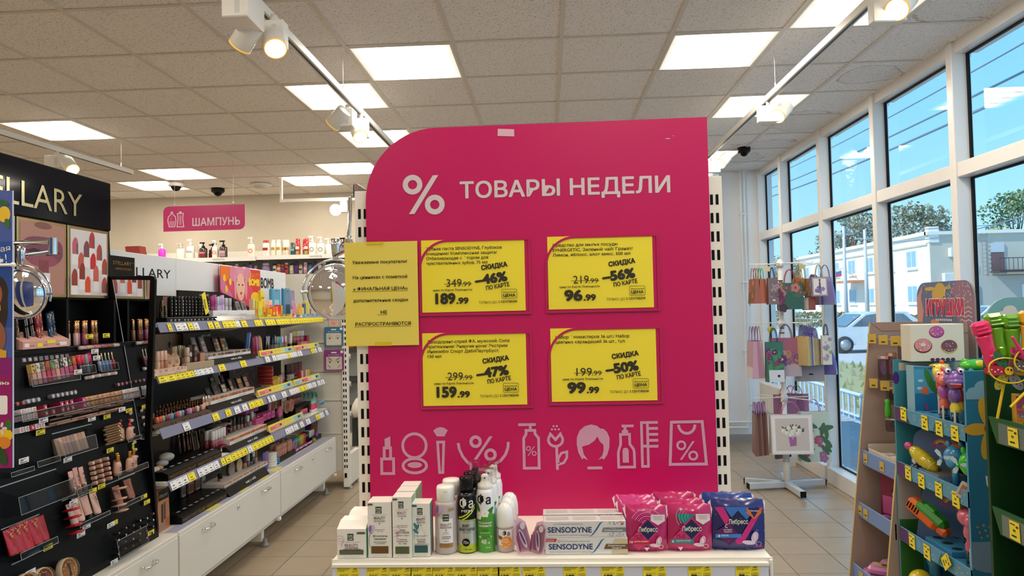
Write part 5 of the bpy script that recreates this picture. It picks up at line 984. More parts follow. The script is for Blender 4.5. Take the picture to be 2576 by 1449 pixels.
put_tags(3,[(3.44,3.607,'w',3),(3.612,3.681,'y',1),(3.714,3.89,'w',3),(3.895,3.954,'w',1),(3.984,4.033,'y',1),(4.041,4.119,'y',1),(4.124,4.334,'y',4),(4.343,4.406,'w',1),(4.411,4.492,'y',1),(4.496,4.752,'y',5),(4.981,5.05,'w',1),(5.055,5.136,'w',1),(5.149,5.225,'w',1),(5.277,5.35,'w',1),(5.411,5.501,'w',1),(5.64,5.723,'y',1),(5.731,5.84,'w',2),(5.889,5.954,'w',1)],'lowest')
b=MB().box(-1.905,3.435,.4571,-1.845,6.01,.4585,m('a9abc6',.3))
for y in (3.52,3.9,4.2,4.45):b.rect(0,0,0,0,YEL)if False else b.box(-1.9,y+.28,.4585,-1.85,y+.42,.459,m('d9d06a',.5))
tag(b.obj('counter_strip'),'lilac plastic label strip lying along the front edge of the white cabinets','label strip')
R9=PI/2
def put(k_,name,label,cat,y,z,x,group=None,rx=0,rz=R9):return spawn(k_,name,label,cat,(x,y,z+.0005),rz,group,rx=rx)
def plinth(y0,y1,z0,z1,x,txt='wet n wild',label='',wtray=None):
 b=MB(Matrix(((1,0,0,0),(0,0,-1,y1),(0,1,0,0),(0,0,0,1)))).prism([(x-.2,z0),(x,z0),(x-.035,z1),(x-.2,z1)],0,y1-y0,m('151517',.25,coat=.3))
 t_=MB();b.M=Matrix.Translation((x-.018,0,(z0+z1)/2))@Matrix.Rotation(-math.atan2(.035,z1-z0),4,'Y')@RIGHTF(.001);b.text(txt,(y0+y1)/2+.03,-.008,.017,m('c9c9cb',.4),.15,.015,'C')
 return tag(b.obj('display_plinth'),label,'display base')
def arch(y0,y1,z0,z1,x,label):
 b=MB(RIGHTF(x));k_=14;b.prism([(y0,z0),(y1,z0)]+[(y0+(y1-y0)*(1-(i/k_)),z0+(z1-z0)*min(1,(1.25*sin(PI*(.06+.5*i/k_)))))for i in range(k_+1)],-.006,.006,BLACK)
 b.text('wet n wild',y0+(y1-y0)*.3,z1-.03,.017,m('a9a9ad',.4),.12,.015,'C',.0066);return tag(b.obj('arched_panel'),label,'display back panel')
def ttray(y0,y1,z0,z1,x,c1,stripes=None,label='',d_=.14):
 b=MB().box(x-d_,y0,z0,x,y1,z1,m(c1,.4),.001);b.M=RIGHTF(x+.0004)
 if stripes:
  random.seed(len(label));u=y0
  while u<y1-.006:q=.008+.012*random.random();b.rect(u,z1-(z1-z0)*.45,min(u+q,y1),z1,m(stripes[int(random.random()*len(stripes))],.4));u+=q+.001
 b.text('color icon',y0+(y1-y0)*.12,z0+(z1-z0)*.18,(z1-z0)*.22,m('8a8488',.5),(y1-y0)*.2,0);b.text('mega glo',y0+(y1-y0)*.6,z0+(z1-z0)*.18,(z1-z0)*.22,m('8a8488',.5),(y1-y0)*.18,0)
 return tag(b.obj('display_tray'),label,'display tray')
 # ===== top shelf z 1.487
Z1=1.487
for i,(y,h_,c)in enumerate(((3.585,.118,'b9954a'),(3.62,.09,'c9a24a'),(3.665,.135,'55555a'))):
 b=MB().lathe([(.0005,0),(.011,0),(.0115,.002),(.0115,h_*.55),(.0105,h_*.56),(.0105,h_-.002),(.0005,h_)],m('0f0f11',.25,coat=.4),12);b.bend=.0118
 for k_ in range(8):b.rect(-.004,h_*(.08+.1*k_),.004,h_*(.14+.1*k_),m(c,.3,.6),.0003)
 put(kit((None,b)),'mascara','tall black mascara with gold print, %s from the near end of the top shelf'%ORD[i],'mascara',y,Z1,-2.0,'tall black mascaras')
b=MB().box(-2.1,3.56,Z1,-1.955,4.115,Z1+.027,BLACK,.002);b.M=RIGHTF(-1.9545)
for i,y in enumerate((3.6,3.64,3.68,3.74,3.775,3.81,3.85,3.895,3.94,4.0,4.055,4.09)):b.rect(y-.008,Z1+.013,y+.01,Z1+.016,m('c9c9cc',.5));b.rect(y-.006,Z1+.008,y+.008,Z1+.011,m('a9a9ad',.5))
tag(b.obj('mascara_tray'),'black tray with white captions holding dark mascaras on the top shelf','display tray')
b=MB().box(-2.16,3.7,Z1+.0,-2.15,4.11,Z1+.15,BLACK).box(-2.149,3.715,Z1+.03,-2.147,3.79,Z1+.145,m('8a5a4e',.5)).box(-2.149,3.87,Z1+.03,-2.147,4.06,Z1+.145,m('7d5046',.5));tag(b.obj('mascara_backboard'),'black and brown backboard behind the dark mascaras on the top shelf','display back panel')
for i,y in enumerate((3.66,3.7,3.735,3.775,3.81,3.845,3.88,3.92,3.96,3.995,4.03,4.07)):
 c=('c9c4c0','1a1a1c','121214','2a2220','141416','1c1a1a')[i%6]
 b=MB().lathe([(.0005,0),(.0095,0),(.01,.002),(.01,.1),(.0095,.112),(.0005,.114)],m(c if i in (3,9)else '141416',.25,coat=.3),12);b.bend=.0102
 for k_ in range(5):b.rect(-.0035,.015+.017*k_,.0035,.023+.017*k_,m(('b9935a','c9c9c9')[i%2],.3,.4),.0003)
 put(kit((None,b)),'mascara','dark mascara standing in the black captioned tray, %s from the near end'%ORD[i],'mascara',y,Z1+.027,-1.99,'dark mascaras in the captioned tray')
b=MB(RIGHTF(0));b.prism([(-.022,0),(.022,0),(.022,.125),(-.022,.125)],-.001,.001,YEL);b.rect(-.012,.03,-.004,.09,INK,.0012);b.rect(.0,.03,.003,.09,INK,.0012);b.text('179',-.014,.012,.012,INK,.028,.03)
tag(b.obj('price_label',None,(-1.95,3.985,Z1+.045),(.38,0,0)),'tall tilted yellow price label in front of the dark mascaras','price label')
arch(4.03,5.06,Z1+.04,Z1+.185,-2.15,'black arched wet n wild back panel on the top shelf')
plinth(4.08,4.7,Z1,Z1+.03,-1.935,label='black sloping display base with white lettering on the top shelf');ttray(4.108,4.709,Z1+.03,Z1+.062,-1.975,'e9e7ea',None,'white tray holding purple and pink mascaras on the top shelf',.12)
for i,(y,nm,c,c2,h_)in enumerate(((4.165,'magenta','a8327a','7a1f55',.11),(4.2,'bright fuchsia','c03a9a','a02a80',.118),(4.235,'pale teal','a9d0cf','9ac0c4',.105),(4.265,'lavender','c3a9d6','b89acb',.11),(4.3,'pink lavender','d2b3dd','c3a0d0',.118),(4.35,'silver lilac','c9c6d0','b5b2bd',.1),(4.405,'silver grey','b9bac2','9d9ea8',.1),(4.45,'black','1a1a1d','111113',.1))):
 put(g_tube(c,c2,.013,h_*.5,h_*.48),'mascara','%s mascara tube standing in the white tray of the top shelf'%nm,'mascara',y,Z1+.062-.02,-2.01,'coloured mascaras in the white tray')
for i,y in enumerate((4.53,4.62)):put(palette(.05,.062,'9a9a9c',['3a3a3e','55555a','2a2a2d'],1,2),'eyeshadow_compact','small grey eyeshadow compact leaning in the white tray, %s from near end'%ORD[i],'eyeshadow',y,Z1+.062,-2.0,'grey eyeshadow compacts',rx=-.3)
b=MB(RIGHTF(-2.2));b.prism([(4.686,Z1),(5.352,Z1),(5.352,1.857),(4.686,1.857)],-.004,0,m('d8456a',.4))
for i,(p_,c)in enumerate((([(4.686,1.857),(4.95,1.857),(4.686,1.7)],'e8742a'),([(4.686,1.72),(4.9,1.6),(4.9,1.487),(4.686,1.487)],'c23a3a'),([(4.686,1.79),(4.86,1.66),(4.82,1.6),(4.686,1.7)],'d070a8'),([(5.1,1.857),(5.352,1.857),(5.352,1.62),(5.2,1.72)],'d8322c'),([(5.1,1.5),(5.352,1.66),(5.352,1.5)],'d070b0'))):b.flat(p_,m(c,.4),.0004+.0001*i)
b.ell(5.0,1.72,.07,.1,m('e8b7a4',.45),.0016,22);b.ell(4.99,1.82,.13,.045,m('dc92ac',.45),.0014,18);b.ell(4.88,1.81,.06,.055,m('d488a6',.45),.0015,16);b.ell(5.12,1.815,.065,.055,m('d488a6',.45),.0015,16);b.ell(4.91,1.72,.022,.09,m('dc92ac',.45),.0018,12);b.ell(5.09,1.72,.022,.09,m('dc92ac',.45),.0018,12)
for s_ in (-1,1):b.ell(5.0+s_*.03,1.735,.014,.006,m('2a2a30',.4),.002,12)
b.ell(5.005,1.675,.016,.011,m('b5404e',.4),.002,12)
for (u,v)in ((4.74,1.775),(4.83,1.752),(4.77,1.7)):b.ell(u,v,.022,.026,m('e8c62e',.4),.0018,12)
b.text('BEAUTY',5.335,1.795,.036,m('f0a01e',.4),.2,.0,'R',.002);b.text('BOMB',5.335,1.735,.055,m('f4d41e',.4),.2,.06,'R',.002);b.ell(5.25,1.65,.08,.04,m('f0c81e',.4),.002,18)
tag(b.obj('poster_card'),'orange and pink beauty bomb poster with a pink haired woman on the top shelf','poster')
ttray(4.76,5.395,Z1,Z1+.03,-1.965,'e9c81e',['e9c81e','d9432a','5a9a3a','f0d83a'],'yellow printed tray full of yellow make-up on the top shelf',.16)
ZI=Z1+.012
for i,(y,nm,w_,h_,c,c2)in enumerate(((4.83,'pale striped',.03,.13,'d9c9a0','c98a80'),(4.875,'yellow and green',.02,.12,'d9c92a','b5425a'),(4.94,'tall yellow and green',.07,.115,'e3d12e','9ac48a'),(5.01,'red lidded amber',.04,.075,'d0a01e','b53a22'),(5.09,'small amber',.03,.065,'d99a1a','c98018'),(5.135,'yellow ochre',.03,.06,'e0a81c','d09018'),(5.19,'orange and red',.05,.07,'e2621e','e8c02a'),(5.25,'pink and orange',.04,.08,'e87a4a','e9c0b0'),(5.3,'red heart',.05,.09,'c9221e','e0401e'),(5.35,'slim golden',.022,.085,'e0b01c','b5821a'))):
 put(box_item(w_,.03,h_,c,c2),'makeup_box','%s make-up box standing in the yellow tray'%nm,'make-up box',y,ZI,-2.03,'make-up in the yellow tray')
put(box_item(.055,.02,.16,'e6cc1e','d9b81a','B.COM','3a7a2a'),'makeup_box','tall yellow box leaning across the middle of the yellow tray','make-up box',5.03,ZI+.035,-2.04,None,rx=-.1).rotation_euler[1]=.0
for i,(y,c)in enumerate(((5.16,'f0c4a8'),(5.22,'e9b8a0'),(5.28,'f0cdb8'))):put(box_item(.06,.02,.07,c,'e09a80'),'makeup_box','peach make-up card behind the red boxes, %s from the near end'%ORD[i],'make-up box',y,Z1+.07,-2.09,'peach make-up cards')
def pouch(w_,h_,c,c2):
 b=MB().box(-w_/2,0,0,w_/2,.03,h_,m(c,.2,coat=.5),.008);b.M=FRONT(0);b.rect(-w_*.3,h_*.15,w_*.3,h_*.45,m(c2,.3),.0006);b.ell(0,h_*.9,w_*.12,.003,BLACK,.0006,10);return kit((None,b))
put(pouch(.17,.155,'3a9ac8','8ac4dd'),'sponge_pack','bright blue hanging pack behind the yellow tray','cosmetic pack',5.45,Z1+.075,-2.11);put(pouch(.14,.24,'3f7fa8','24406a'),'sponge_pack','clear blue pack with dark blue lower part behind the yellow tray','cosmetic pack',5.63,Z1,-2.09);put(pouch(.1,.16,'8a7fae','c9a0b8'),'sponge_pack','lilac hanging pack at the far end of the top shelf','cosmetic pack',5.77,Z1+.07,-2.1)
put(flat_tube('d97ba6','e6a9c0',.07,.115,.03),'cream_tube','pink cream tube standing beside the yellow tray','cream tube',5.5,Z1,-1.99);put(flat_tube('e6a41c','f0eee8',.09,.108,.022),'cream_tube','orange cream tube with white cap beside the blue tray','cream tube',5.61,Z1,-1.98)
ttray(5.66,6.0,Z1,Z1+.028,-1.955,'8cb5d0',['c9dbe6','5a8ab0','8cb5d0','c04a6a'],'pale blue printed tray at the far end of the top shelf',.14)
for i,(y,c,h_)in enumerate(((5.69,'d9cf7a',.07),(5.74,'cfc46a',.075),(5.79,'ddd88a',.07),(5.84,'4a5a8a',.1),(5.88,'d9c84a',.12),(5.93,'dcd04f',.115),(5.97,'8a5a7a',.06))):put(box_item(.04,.03,h_,c),'makeup_box','pale make-up box in the blue tray, %s from the near end'%ORD[i],'make-up box',y,Z1+.012,-2.02,'make-up in the blue tray')
# ===== second shelf z 1.233
Z2=1.233
b=MB(RIGHTF(-2.2));b.prism([(3.5,Z2),(4.17,Z2),(4.17,1.4),(4.1,1.42),(3.5,1.42)],-.004,0,m('a58468',.5));
for i in range(4):b.stroke([(3.8+.08*i,1.41),(3.84+.08*i,1.34),(3.9+.07*i,1.31),(3.96+.06*i,1.36)],.002,m('4a3626',.5),.0005)
b.ell(4.03,1.36,.02,.012,m('3a2a1e',.5),.0006,10);b.ell(4.03,1.345,.012,.01,m('3a2a1e',.5),.0006,10);b.stroke([(4.03,1.36),(4.03,1.41)],.003,m('3a2a1e',.5),.0006)
tag(b.obj('chandelier_board'),'beige board with a drawn chandelier behind the second shelf cosmetics','display back panel')
ttray(3.404,3.716,Z2-.008,Z2+.02,-1.932,'e3c4b4',['d9b6a6','b58a7a','e3c4b4','c9a494'],'salmon printed tray at the near end of the second shelf',.1);b=MB().box(-1.96,3.717,Z2-.006,-1.934,4.03,Z2+.03,m('a8957c',.5),.001);tag(b.obj('display_tray'),'plain khaki card tray front on the second shelf','display tray')
for i,(y,c)in enumerate(((3.53,'c9a48e'),(3.565,'b57a5a'),(3.6,'9a5a3e'))):put(g_tube('e0b8a4',c,.013,.05,.05),'lip_gloss','nude lip gloss with beige cap, %s from the near end of the second shelf'%ORD[i],'lip gloss',y,Z2+.01,-1.99,'nude lip glosses')
for i,(y,c)in enumerate(((3.65,'c49a76'),(3.72,'cfa684'))):
 b=compact(.038,'c9a484',c);b.M=FRONT(-.0012);b.text('AU',0,.02,.02,m('4a4038',.4),.028,.0,'C');put(kit((None,b)),'powder_compact','round beige powder compact standing on the second shelf, %s from near end'%ORD[i],'powder',y,Z2+.016,-1.985,'beige powder compacts',rx=-.2)
for i,(y,h_,c)in enumerate(((3.79,.12,'b58f72'),(3.815,.122,'c9b088'),(3.838,.125,'5a4a3e'),(3.862,.125,'c4b48a'),(3.885,.122,'8a8a5a'),(3.905,.12,'6a5a4a'))):put(g_tube(c,('c9a890','3a2c24')[i%2],.0105,h_*.45,h_*.55),'concealer_stick','tall beige or dark make-up stick, %s from the near end behind the compacts'%ORD[i],'make-up stick',y,Z2,-2.05,'tall make-up sticks')
put(g_tube('dcb9a6','c9a890',.016,.055,.05),'foundation_bottle','foundation tube with pale pink cap in front of the tall make-up sticks','foundation',3.845,Z2+.008,-2.0)
def capsule(cols):
 b=MB().box(-.02,0,0,.02,.018,.105,m('2a1c1a',.2,coat=.5),.008);b.M=FRONT(0)
 for i,c in enumerate(cols):b.ell(0,.022+.03*i,.014,.013,m(c,.35),.0008,14)
 return kit((None,b))
for i,(y,cc)in enumerate(((3.87,('2a1a1a','c9c4c0','3a2422')),(3.925,('b56a50','6a3430','c08a60')))):put(capsule(cc),'lip_palette','rounded dark lip palette, %s of two beside the blush box'%ORD[i],'lip palette',y,Z2+.02,-1.99,'rounded lip palettes')
b=MB().box(-.042,0,0,.042,.02,.062,m('3a2824',.2,coat=.5),.01);b.M=FRONT(0);b.rrect(-.03,.006,.03,.054,.008,m('c98a72',.4),.0008);put(kit((None,b)),'blush_box','faceted dark box with peach blush on the second shelf','blush',3.995,Z2+.02,-1.985)
arch(4.1,5.03,Z2+.02,Z2+.185,-2.16,'black arched back panel behind the eyeshadow palettes on the second shelf');plinth(4.035,4.65,Z2,Z2+.03,-1.94,label='black sloping display base with white lettering on the second shelf');ttray(4.04,4.628,Z2+.03,Z2+.06,-1.972,'e6e3e2',['8a5a3a','3a2a2a','c9a484','6a4a6a','b5826a','2a2a2e'],'white and brown striped tray under the leaning palettes',.16)
for i,(y,cc,w_)in enumerate(((4.09,['8a7f88','b5a4a8','6a5a62','a0868c'],.05),(4.19,['b08a92','c49aa4','9a7480','c9b0b5'],.055))):put(palette(w_,.105,'77757a',cc,1,5),'eyeshadow_palette','narrow mauve eyeshadow palette leaning back, %s of two on the second shelf'%ORD[i],'eyeshadow',y,Z2+.06,-2.06,'mauve eyeshadow palettes',rx=-.3)
for i,(y,cc,w_)in enumerate(((4.35,['9a7464','c9a88a','5a4038','b58f78'],.075),(4.45,['b0763a','8aa08a','c9b07a','6a4a2a','a03a2a','4a5a4a'],.085))):put(palette(w_,.1,'2a2422',cc,2,4),'eyeshadow_palette',('neutral brown eyeshadow palette leaning on the second shelf','warm multicolour eyeshadow palette leaning on the second shelf')[i],'eyeshadow',y,Z2+.055,-2.055,'brown eyeshadow palettes',rx=-.3)
b=MB(RIGHTF(-2.22));b.prism([(4.78,Z2),(5.5,Z2),(5.5,1.45),(4.78,1.45)],-.004,0,m('3a2430',.5));random.seed(9)
for i in range(34):b.ring(4.8+.68*random.random(),1.25+.18*random.random(),.012+.012*random.random(),.014,.003,m(('6a5a3a','3f6a6a','8a4a6a','2a5a5a')[i%4],.5),.0005+.00002*i,seg=10)
tag(b.obj('patterned_board'),'dark patterned doodle board behind the pencils on the second shelf','display back panel')
random.seed(21)
for i in range(5):put(stick(('2f6aa8','3a7ab8','24568a','c9c4d0','2a62a0')[i],.13,.007),'eye_pencil','blue eye pencil leaning, %s from the near end beside the arch'%ORD[i],'pencil',4.7+.014*i,Z2+.04,-2.04,'blue eye pencils',rx=.12)
for i in range(9):put(stick(('8a1a4a','9a2250','7a1a40','b02a5a','c9a0b0','a03060','c58ab0','d98a3a','d9c84a')[i],.13,.009),'lip_pencil','long berry lip pencil, %s from the near end of the second shelf bundle'%ORD[i],'pencil',4.76+.0155*i,Z2+.01,-2.01,'berry lip pencils',rx=-.05)
for i in range(10):put(stick(('e6e4e2','1a1a1c','e0dcd8','2a2a2c','c9b0d0','1c1c1e','e3e1df','201c1e','c9c9c9','efefef')[i],.115,.009,'15151a'),'eyeliner_pen','black and white eyeliner pen in the clear cup group, %s from near end'%ORD[i],'pen',4.9+.026*i,Z2+.02,-2.01+.01*(i%2),'black and white eyeliner pens',rx=(-.1,.08,.14)[i%3])
b=MB().box(4.9,0,0,5.17,.07,.06,ACR);b.v=[(-2.03+v[1],v[0],Z2+.01+v[2])for v in b.v];tag(b.obj('clear_cup'),'clear plastic cup tray around the eyeliner pens on the second shelf','container')
for i in range(9):put(g_tube(('2f86b4','3f9ac4','2a7aa8','c9a83a','3aa0cc','4aa8d0','e3e0da','c04a7a','e9e6e2')[i],('2a6a94','2f86b4','c9805a','2a7aa8','2f86b4','e0c04a','2f86b4','2a2a2c','c04a4a')[i],.0125,.06,.05),'mascara','blue or bright mascara tube, %s from the near end of the far second shelf'%ORD[i],'mascara',5.06+.033*i,Z2+.01,-2.0,'blue mascaras')
put(g_tube('ece9e6','2a2a2c',.016,.045,.085),'mascara','tall white and black mascara beside the blue mascaras','mascara',5.405,Z2+.01,-1.99)
for i in range(9):put(g_tube(('c9a0a0','d8c060','d9c87a','d3b85a','e0dccc','ded9cf','d9d4ca','dcd8d0','e3ded6')[i],('8a2a3a','b04a5a','c05a64','a83f4e','c9707a','b5525e','9a3a48','c4828a','a04650')[i],.0115,.045,.045),'lip_gloss','lip gloss in the clear rack, %s from the near end of the far second shelf'%ORD[i],'lip gloss',5.6+.032*i,Z2+.055,-2.05,'lip glosses in the clear rack')
b=MB().box(-2.08,5.585,Z2,-2.03,5.88,Z2+.05,BLACK,.002);tag(b.obj('display_riser'),'black riser under the clear rack of lip glosses','display base')
put(box_item(.06,.03,.1,'b0204a','d9822a'),'makeup_box','red and orange box at the far end of the second shelf','make-up box',5.93,Z2,-2.03);put(box_item(.16,.03,.028,'e0788a','f0b0ba'),'makeup_box','pink flat box lying behind the second shelf flyer strip','make-up box',5.72,Z2+.03,-1.99)
def flyer(y0,y1,z,x,label,cols):
 b=MB(Matrix(((1,0,0,0),(0,0,-1,y1),(0,1,0,0),(0,0,0,1)))).prism([(x-.02,z),(x,z-.006),(x-.012,z+.034),(x-.018,z+.034)],0,y1-y0,m('e6d24a',.4));b.M=Matrix.Translation((x-.0055,0,z+.014))@Matrix.Rotation(-.29,4,'Y')@RIGHTF(.0006);L_=y1-y0
 for i,c in enumerate(cols):b.rect(y0+L_*(.03+.94*i/len(cols)),-.015,y0+L_*(.03+.94*(i+1)/len(cols)),.012 if i else .008,m(c,.4),.0003)
 b.rect(y0+L_*.82,-.008,y0+L_*.9,.008,m('3a4a5a',.5),.0006);b.rect(y0+L_*.28,-.008,y0+L_*.34,.006,m('5a3a3a',.5),.0006);b.text('lips factory',y0+L_*.4,.0,.01,m('c9a02a',.4),L_*.25,.0);return tag(b.obj('flyer_strip'),label,'flyer strip')
FC=('d9607f','e08a8a','e6c46a','e3d24a','c9d88a','8ac0d6','7ab8dd')
flyer(4.715,5.352,Z2+.006,-1.94,'rainbow flyer strip on the second shelf, near piece',FC);flyer(5.37,5.955,Z2+.006,-1.94,'rainbow flyer strip on the second shelf, far piece',('d96a8f','e08aa0','e6b0b8','e3d28a','e3d24a','8ac0d6'))
# ===== third shelf z .96
Z3=.96
LEO=MB();b=MB(Matrix(((1,0,0,0),(0,0,-1,4.0),(0,1,0,0),(0,0,0,1)))).prism([(-2.08,Z3),(-1.935,Z3),(-1.935,Z3+.012),(-1.96,Z3+.024),(-2.08,Z3+.024)],0,.6,m('2a1a10',.4));b.M=RIGHTF(-1.9345);random.seed(8)
for i in range(120):b.ell(3.41+.58*random.random(),Z3+.001+.01*random.random(),.004,.0016,m(('b5762a','c98a3a')[i%2],.4),.0002,6,random.random()*3)
tag(b.obj('leopard_tray'),'leopard print tray full of nail polish on the third shelf','display tray')
def polish(c):
 k_=MB().lathe([(.0005,.032),(.0075,.032),(.0075,.064),(.0005,.066)],m('1c110a',.3),10);k_.bend=.0077;random.seed(hash_(c))
 for i in range(10):k_.ell(-.009+.018*random.random(),.035+.026*random.random(),.0016,.0018,m('c06a24',.35),.0002,6)
 return kit(('bottle',MB().lathe([(.0005,0),(.0125,0),(.0135,.002),(.0135,.025),(.007,.031),(.0005,.032)],m(c,.12,coat=.6),12)),('cap',k_))
PC=[('orange','c0562a'),('coral red','c8323e'),('gold','a08a4a'),('wine','5a1a2a'),('raspberry','a02a5a'),('turquoise','4aa0a8'),('dark green','24302a'),('hot pink','d02a4a'),('silver','9a9a9c'),('grey','77777a'),('black','121214'),('violet','9a3aa8'),('dusty pink','c48a86'),('maroon','7a2434'),('cherry','8f2438'),('cream','cfc4a4'),('dark red','5a1018'),('peach','d29a78')]
for i,(nm,c)in enumerate(PC):put(polish(c),'nail_polish','%s nail polish with leopard cap in the front row of the leopard tray'%nm,'nail polish',3.49+.0275*i,Z3+.024,-1.975,'nail polishes with leopard caps')
for i in range(10):put(polish(('3a2a2a','5a4a3a','2a3a4a','6a2a3a')[i%4]),'nail_polish','nail polish in the darker back row of the leopard tray, %s from near end'%ORD[i],'nail polish',3.62+.034*i,Z3+.034,-2.03,'back row nail polishes')  # back row uses darker polish colours than the front row
for i,c in enumerate(('cf9a7a','d3a284','cf9674')):put(kit(('bottle',MB().lathe([(.0005,0),(.0135,0),(.0145,.002),(.0145,.03),(.008,.036),(.0005,.037)],m(c,.12,coat=.6),12)),('cap',MB().lathe([(.0005,.036),(.008,.036),(.0085,.07),(.0005,.071)],m('d9c8c4',.15,.7),12))),'nail_polish','peach nail polish with silver pink cap, %s of three, leopard tray far end'%ORD[i],'nail polish',3.995+.032*i,Z3+.024,-1.985,'peach nail polishes')
plinth(4.0,4.65,Z3,Z3+.04,-1.935,label='black sloping display base with white lettering on the third shelf');ttray(4.05,4.662,Z3+.04,Z3+.078,-1.965,'e3e0df',['b0603a','c97a4a','a04a30','d09060','8a4a3a'],'white and rust striped tray under the blush compacts, third shelf',.15)
for i,(y,w_,h_,cc,z_)in enumerate(((4.17,.06,.075,['2a2422','3a302c'],.055),(4.26,.07,.09,['6a5048','4a3832'],.06),(4.36,.075,.062,['d8b8a0','d0b098'],.075),(4.33,.06,.05,['2a2624','8a6a58'],.13),(4.46,.045,.05,['6a3a34','4a2a28'],.13),(4.47,.05,.085,['c49a80','8a6a5a'],.07),(4.6,.08,.085,['9a6a58','c98f4a'],.07),(4.7,.075,.09,['c08a78','b57a68'],.07))):put(palette(w_,h_,'1c1a1a',cc,1,2),'blush_compact','black framed blush or powder compact leaning on the third shelf, %s from near end'%ORD[i],'blush',y,Z3+z_,-2.02 if z_<.1 else -2.08,'blush compacts on the third shelf',rx=-.35)
for i in range(10):put(kit((None,MB(RX(PI/2)).lathe([(.0005,-.06),(.0075,-.06),(.0075,.04),(.006,.05),(.0005,.052)],m(('8a2a2a','a03a34','b5242a','8f3a34','9a4440')[i%5],.25,coat=.4),10))),'lip_crayon','red lip crayon lying in the stacked tower, %s from the top'%ORD[i],'lip crayon',4.95+.006*(i%2),Z3+.185-.0135*i,-2.0,'red lip crayons in a tower')
for i,(y,c,h_)in enumerate(((5.09,'d9c02a',.055),(5.15,'c9b024',.05),(5.22,'e0c82e',.06))):put(box_item(.05,.04,h_,c),'makeup_box','yellow make-up box on the third shelf, %s from the near end'%ORD[i],'make-up box',y,Z3+.03,-2.02,'yellow boxes on the third shelf',rx=.2)
b=compact(.035,'d97aa0','e39ab8');put(kit((None,b)),'powder_compact','pink round compact behind the yellow boxes of the third shelf','powder',5.29,Z3+.03,-2.02);put(box_item(.08,.03,.065,'a9a4a0','55504c'),'makeup_box','grey printed box in the middle of the third shelf','make-up box',5.455,Z3+.02,-1.995)
for i in range(7):put(g_tube('2a1a1c','3a1a1e',.013,.03,.03),'lipstick','dark capped lipstick, %s from the near end of the far third shelf'%ORD[i],'lipstick',5.42+.033*i,Z3+.03,-2.03,'dark capped lipsticks')
for i,(nm,c)in enumerate((('red','c0303a'),('white','e3dcd6'),('pink','d9707f'),('violet','b04a8a'),('cream','e6dcb8'),('lime','c9c86a'),('yellow','e6c84a'),('orange','e08a3a'))):put(box_item(.028,.03,.065,c),'lipstick_box','%s slim lipstick box at the far end of the third shelf'%nm,'lipstick',5.665+.031*i,Z3+.03,-2.0,'bright lipstick boxes')
for i,c in enumerate(('2a1214','6a1020','3a0f16','7a1226')):put(box_item(.08,.02,.11,c),'lipstick_card','dark red card at the back of the far third shelf, %s from near end'%ORD[i],'card',5.66+.09*i,Z3+.04,-2.1,'dark red cards')
flyer(4.644,5.285,Z3+.02,-1.925,'rainbow flyer strip on the third shelf, near piece',FC);flyer(5.317,5.919,Z3+.02,-1.925,'rainbow flyer strip on the third shelf, far piece',('7ab8dd','d9b0c0','d9608f','e3c0c8','d6d8c4','8ac0d6'))
b=MB(RIGHTF(-2.22));b.prism([(4.85,Z3),(5.4,Z3),(5.4,1.18),(4.85,1.18)],-.004,0,m('2a1c26',.5));random.seed(19)
for i in range(26):b.ring(4.88+.5*random.random(),Z3+.03+.17*random.random(),.014,.016,.003,m(('3f8a94','8a7a3a','6a3a5a')[i%3],.5),.0005+.00002*i,seg=10)
tag(b.obj('patterned_board'),'dark patterned doodle board behind the yellow boxes of the third shelf','display back panel')
# ===== fourth shelf z .703
Z4=.703
def mk_studio(y0,y1,z0,x,label):
 b=MB(Matrix(((1,0,0,0),(0,0,-1,y1),(0,1,0,0),(0,0,0,1)))).prism([(x-.24,z0),(x,z0),(x,z0+.032),(x-.03,z0+.045),(x-.24,z0+.045)],0,y1-y0,BLACK);b.M=RIGHTF(x+.0003);L_=(y1-y0)/2
 for i in range(2):b.text('MAKEUP STUDIO STELLARY',y0+.012+L_*i,z0+.007,.017,m('a9814a',.3,.5),L_-.02,0)
 b.M=TR(x-.06,0,z0+.0453)
 for i in range(8):b.add([(0,y0+.05+(y1-y0)*i/8,0),(.014,y0+.05+(y1-y0)*i/8,0),(.014,y0+.08+(y1-y0)*i/8,0),(0,y0+.08+(y1-y0)*i/8,0)],[(0,1,2,3)],m('b9b9bd',.4))
 b.M=RIGHTF(x-.2);b.prism([(y0,z0+.045),(y1,z0+.045),(y1,z0+.19),(y0,z0+.19)],0,.006,m('141416',.2,coat=.3));return tag(b.obj('brush_display'),label,'brush display')
mk_studio(3.45,4.03,Z4,-1.895,'black brush display with gold lettering on the lowest rail shelf')
SPG=('c4bbb0','bdb2a4','a9a6a2','b59a84')
for i,(y,z,c,s_)in enumerate(((3.46,.04,'c9bcae',.02),(3.49,.04,'c4b4a2',.022),(3.525,.04,'b58a6e',.022),(3.56,.055,'9a9894',.028),(3.6,.075,'a3a09c',.036))):spawn(kit((None,MB().sphere((0,0,0),1,m(c,.9),16,10,(1,1.3,.62)))),'makeup_sponge','soft make-up sponge on the brush display, %s from the near end'%ORD[i],'make-up sponge',(-1.985,y,Z4+z+s_*.4),0,'make-up sponges',s=s_)
def brush(c,L=.13,hd='8a6a58',w_=.013):
 return kit(('handle',MB().lathe([(.0005,0),(.004,.002),(.0065,L*.3),(.0045,L*.62),(.0005,L*.62)],m(c,.3),10)),('ferrule',MB().lathe([(.005,L*.61),(.007,L*.76),(.0005,L*.76)],m('b98a60',.2,.8),10)),('bristles',MB().lathe([(.006,L*.75),(w_,L*.9),(w_*.6,L*.99),(.0005,L)],m(hd,.9),10)))
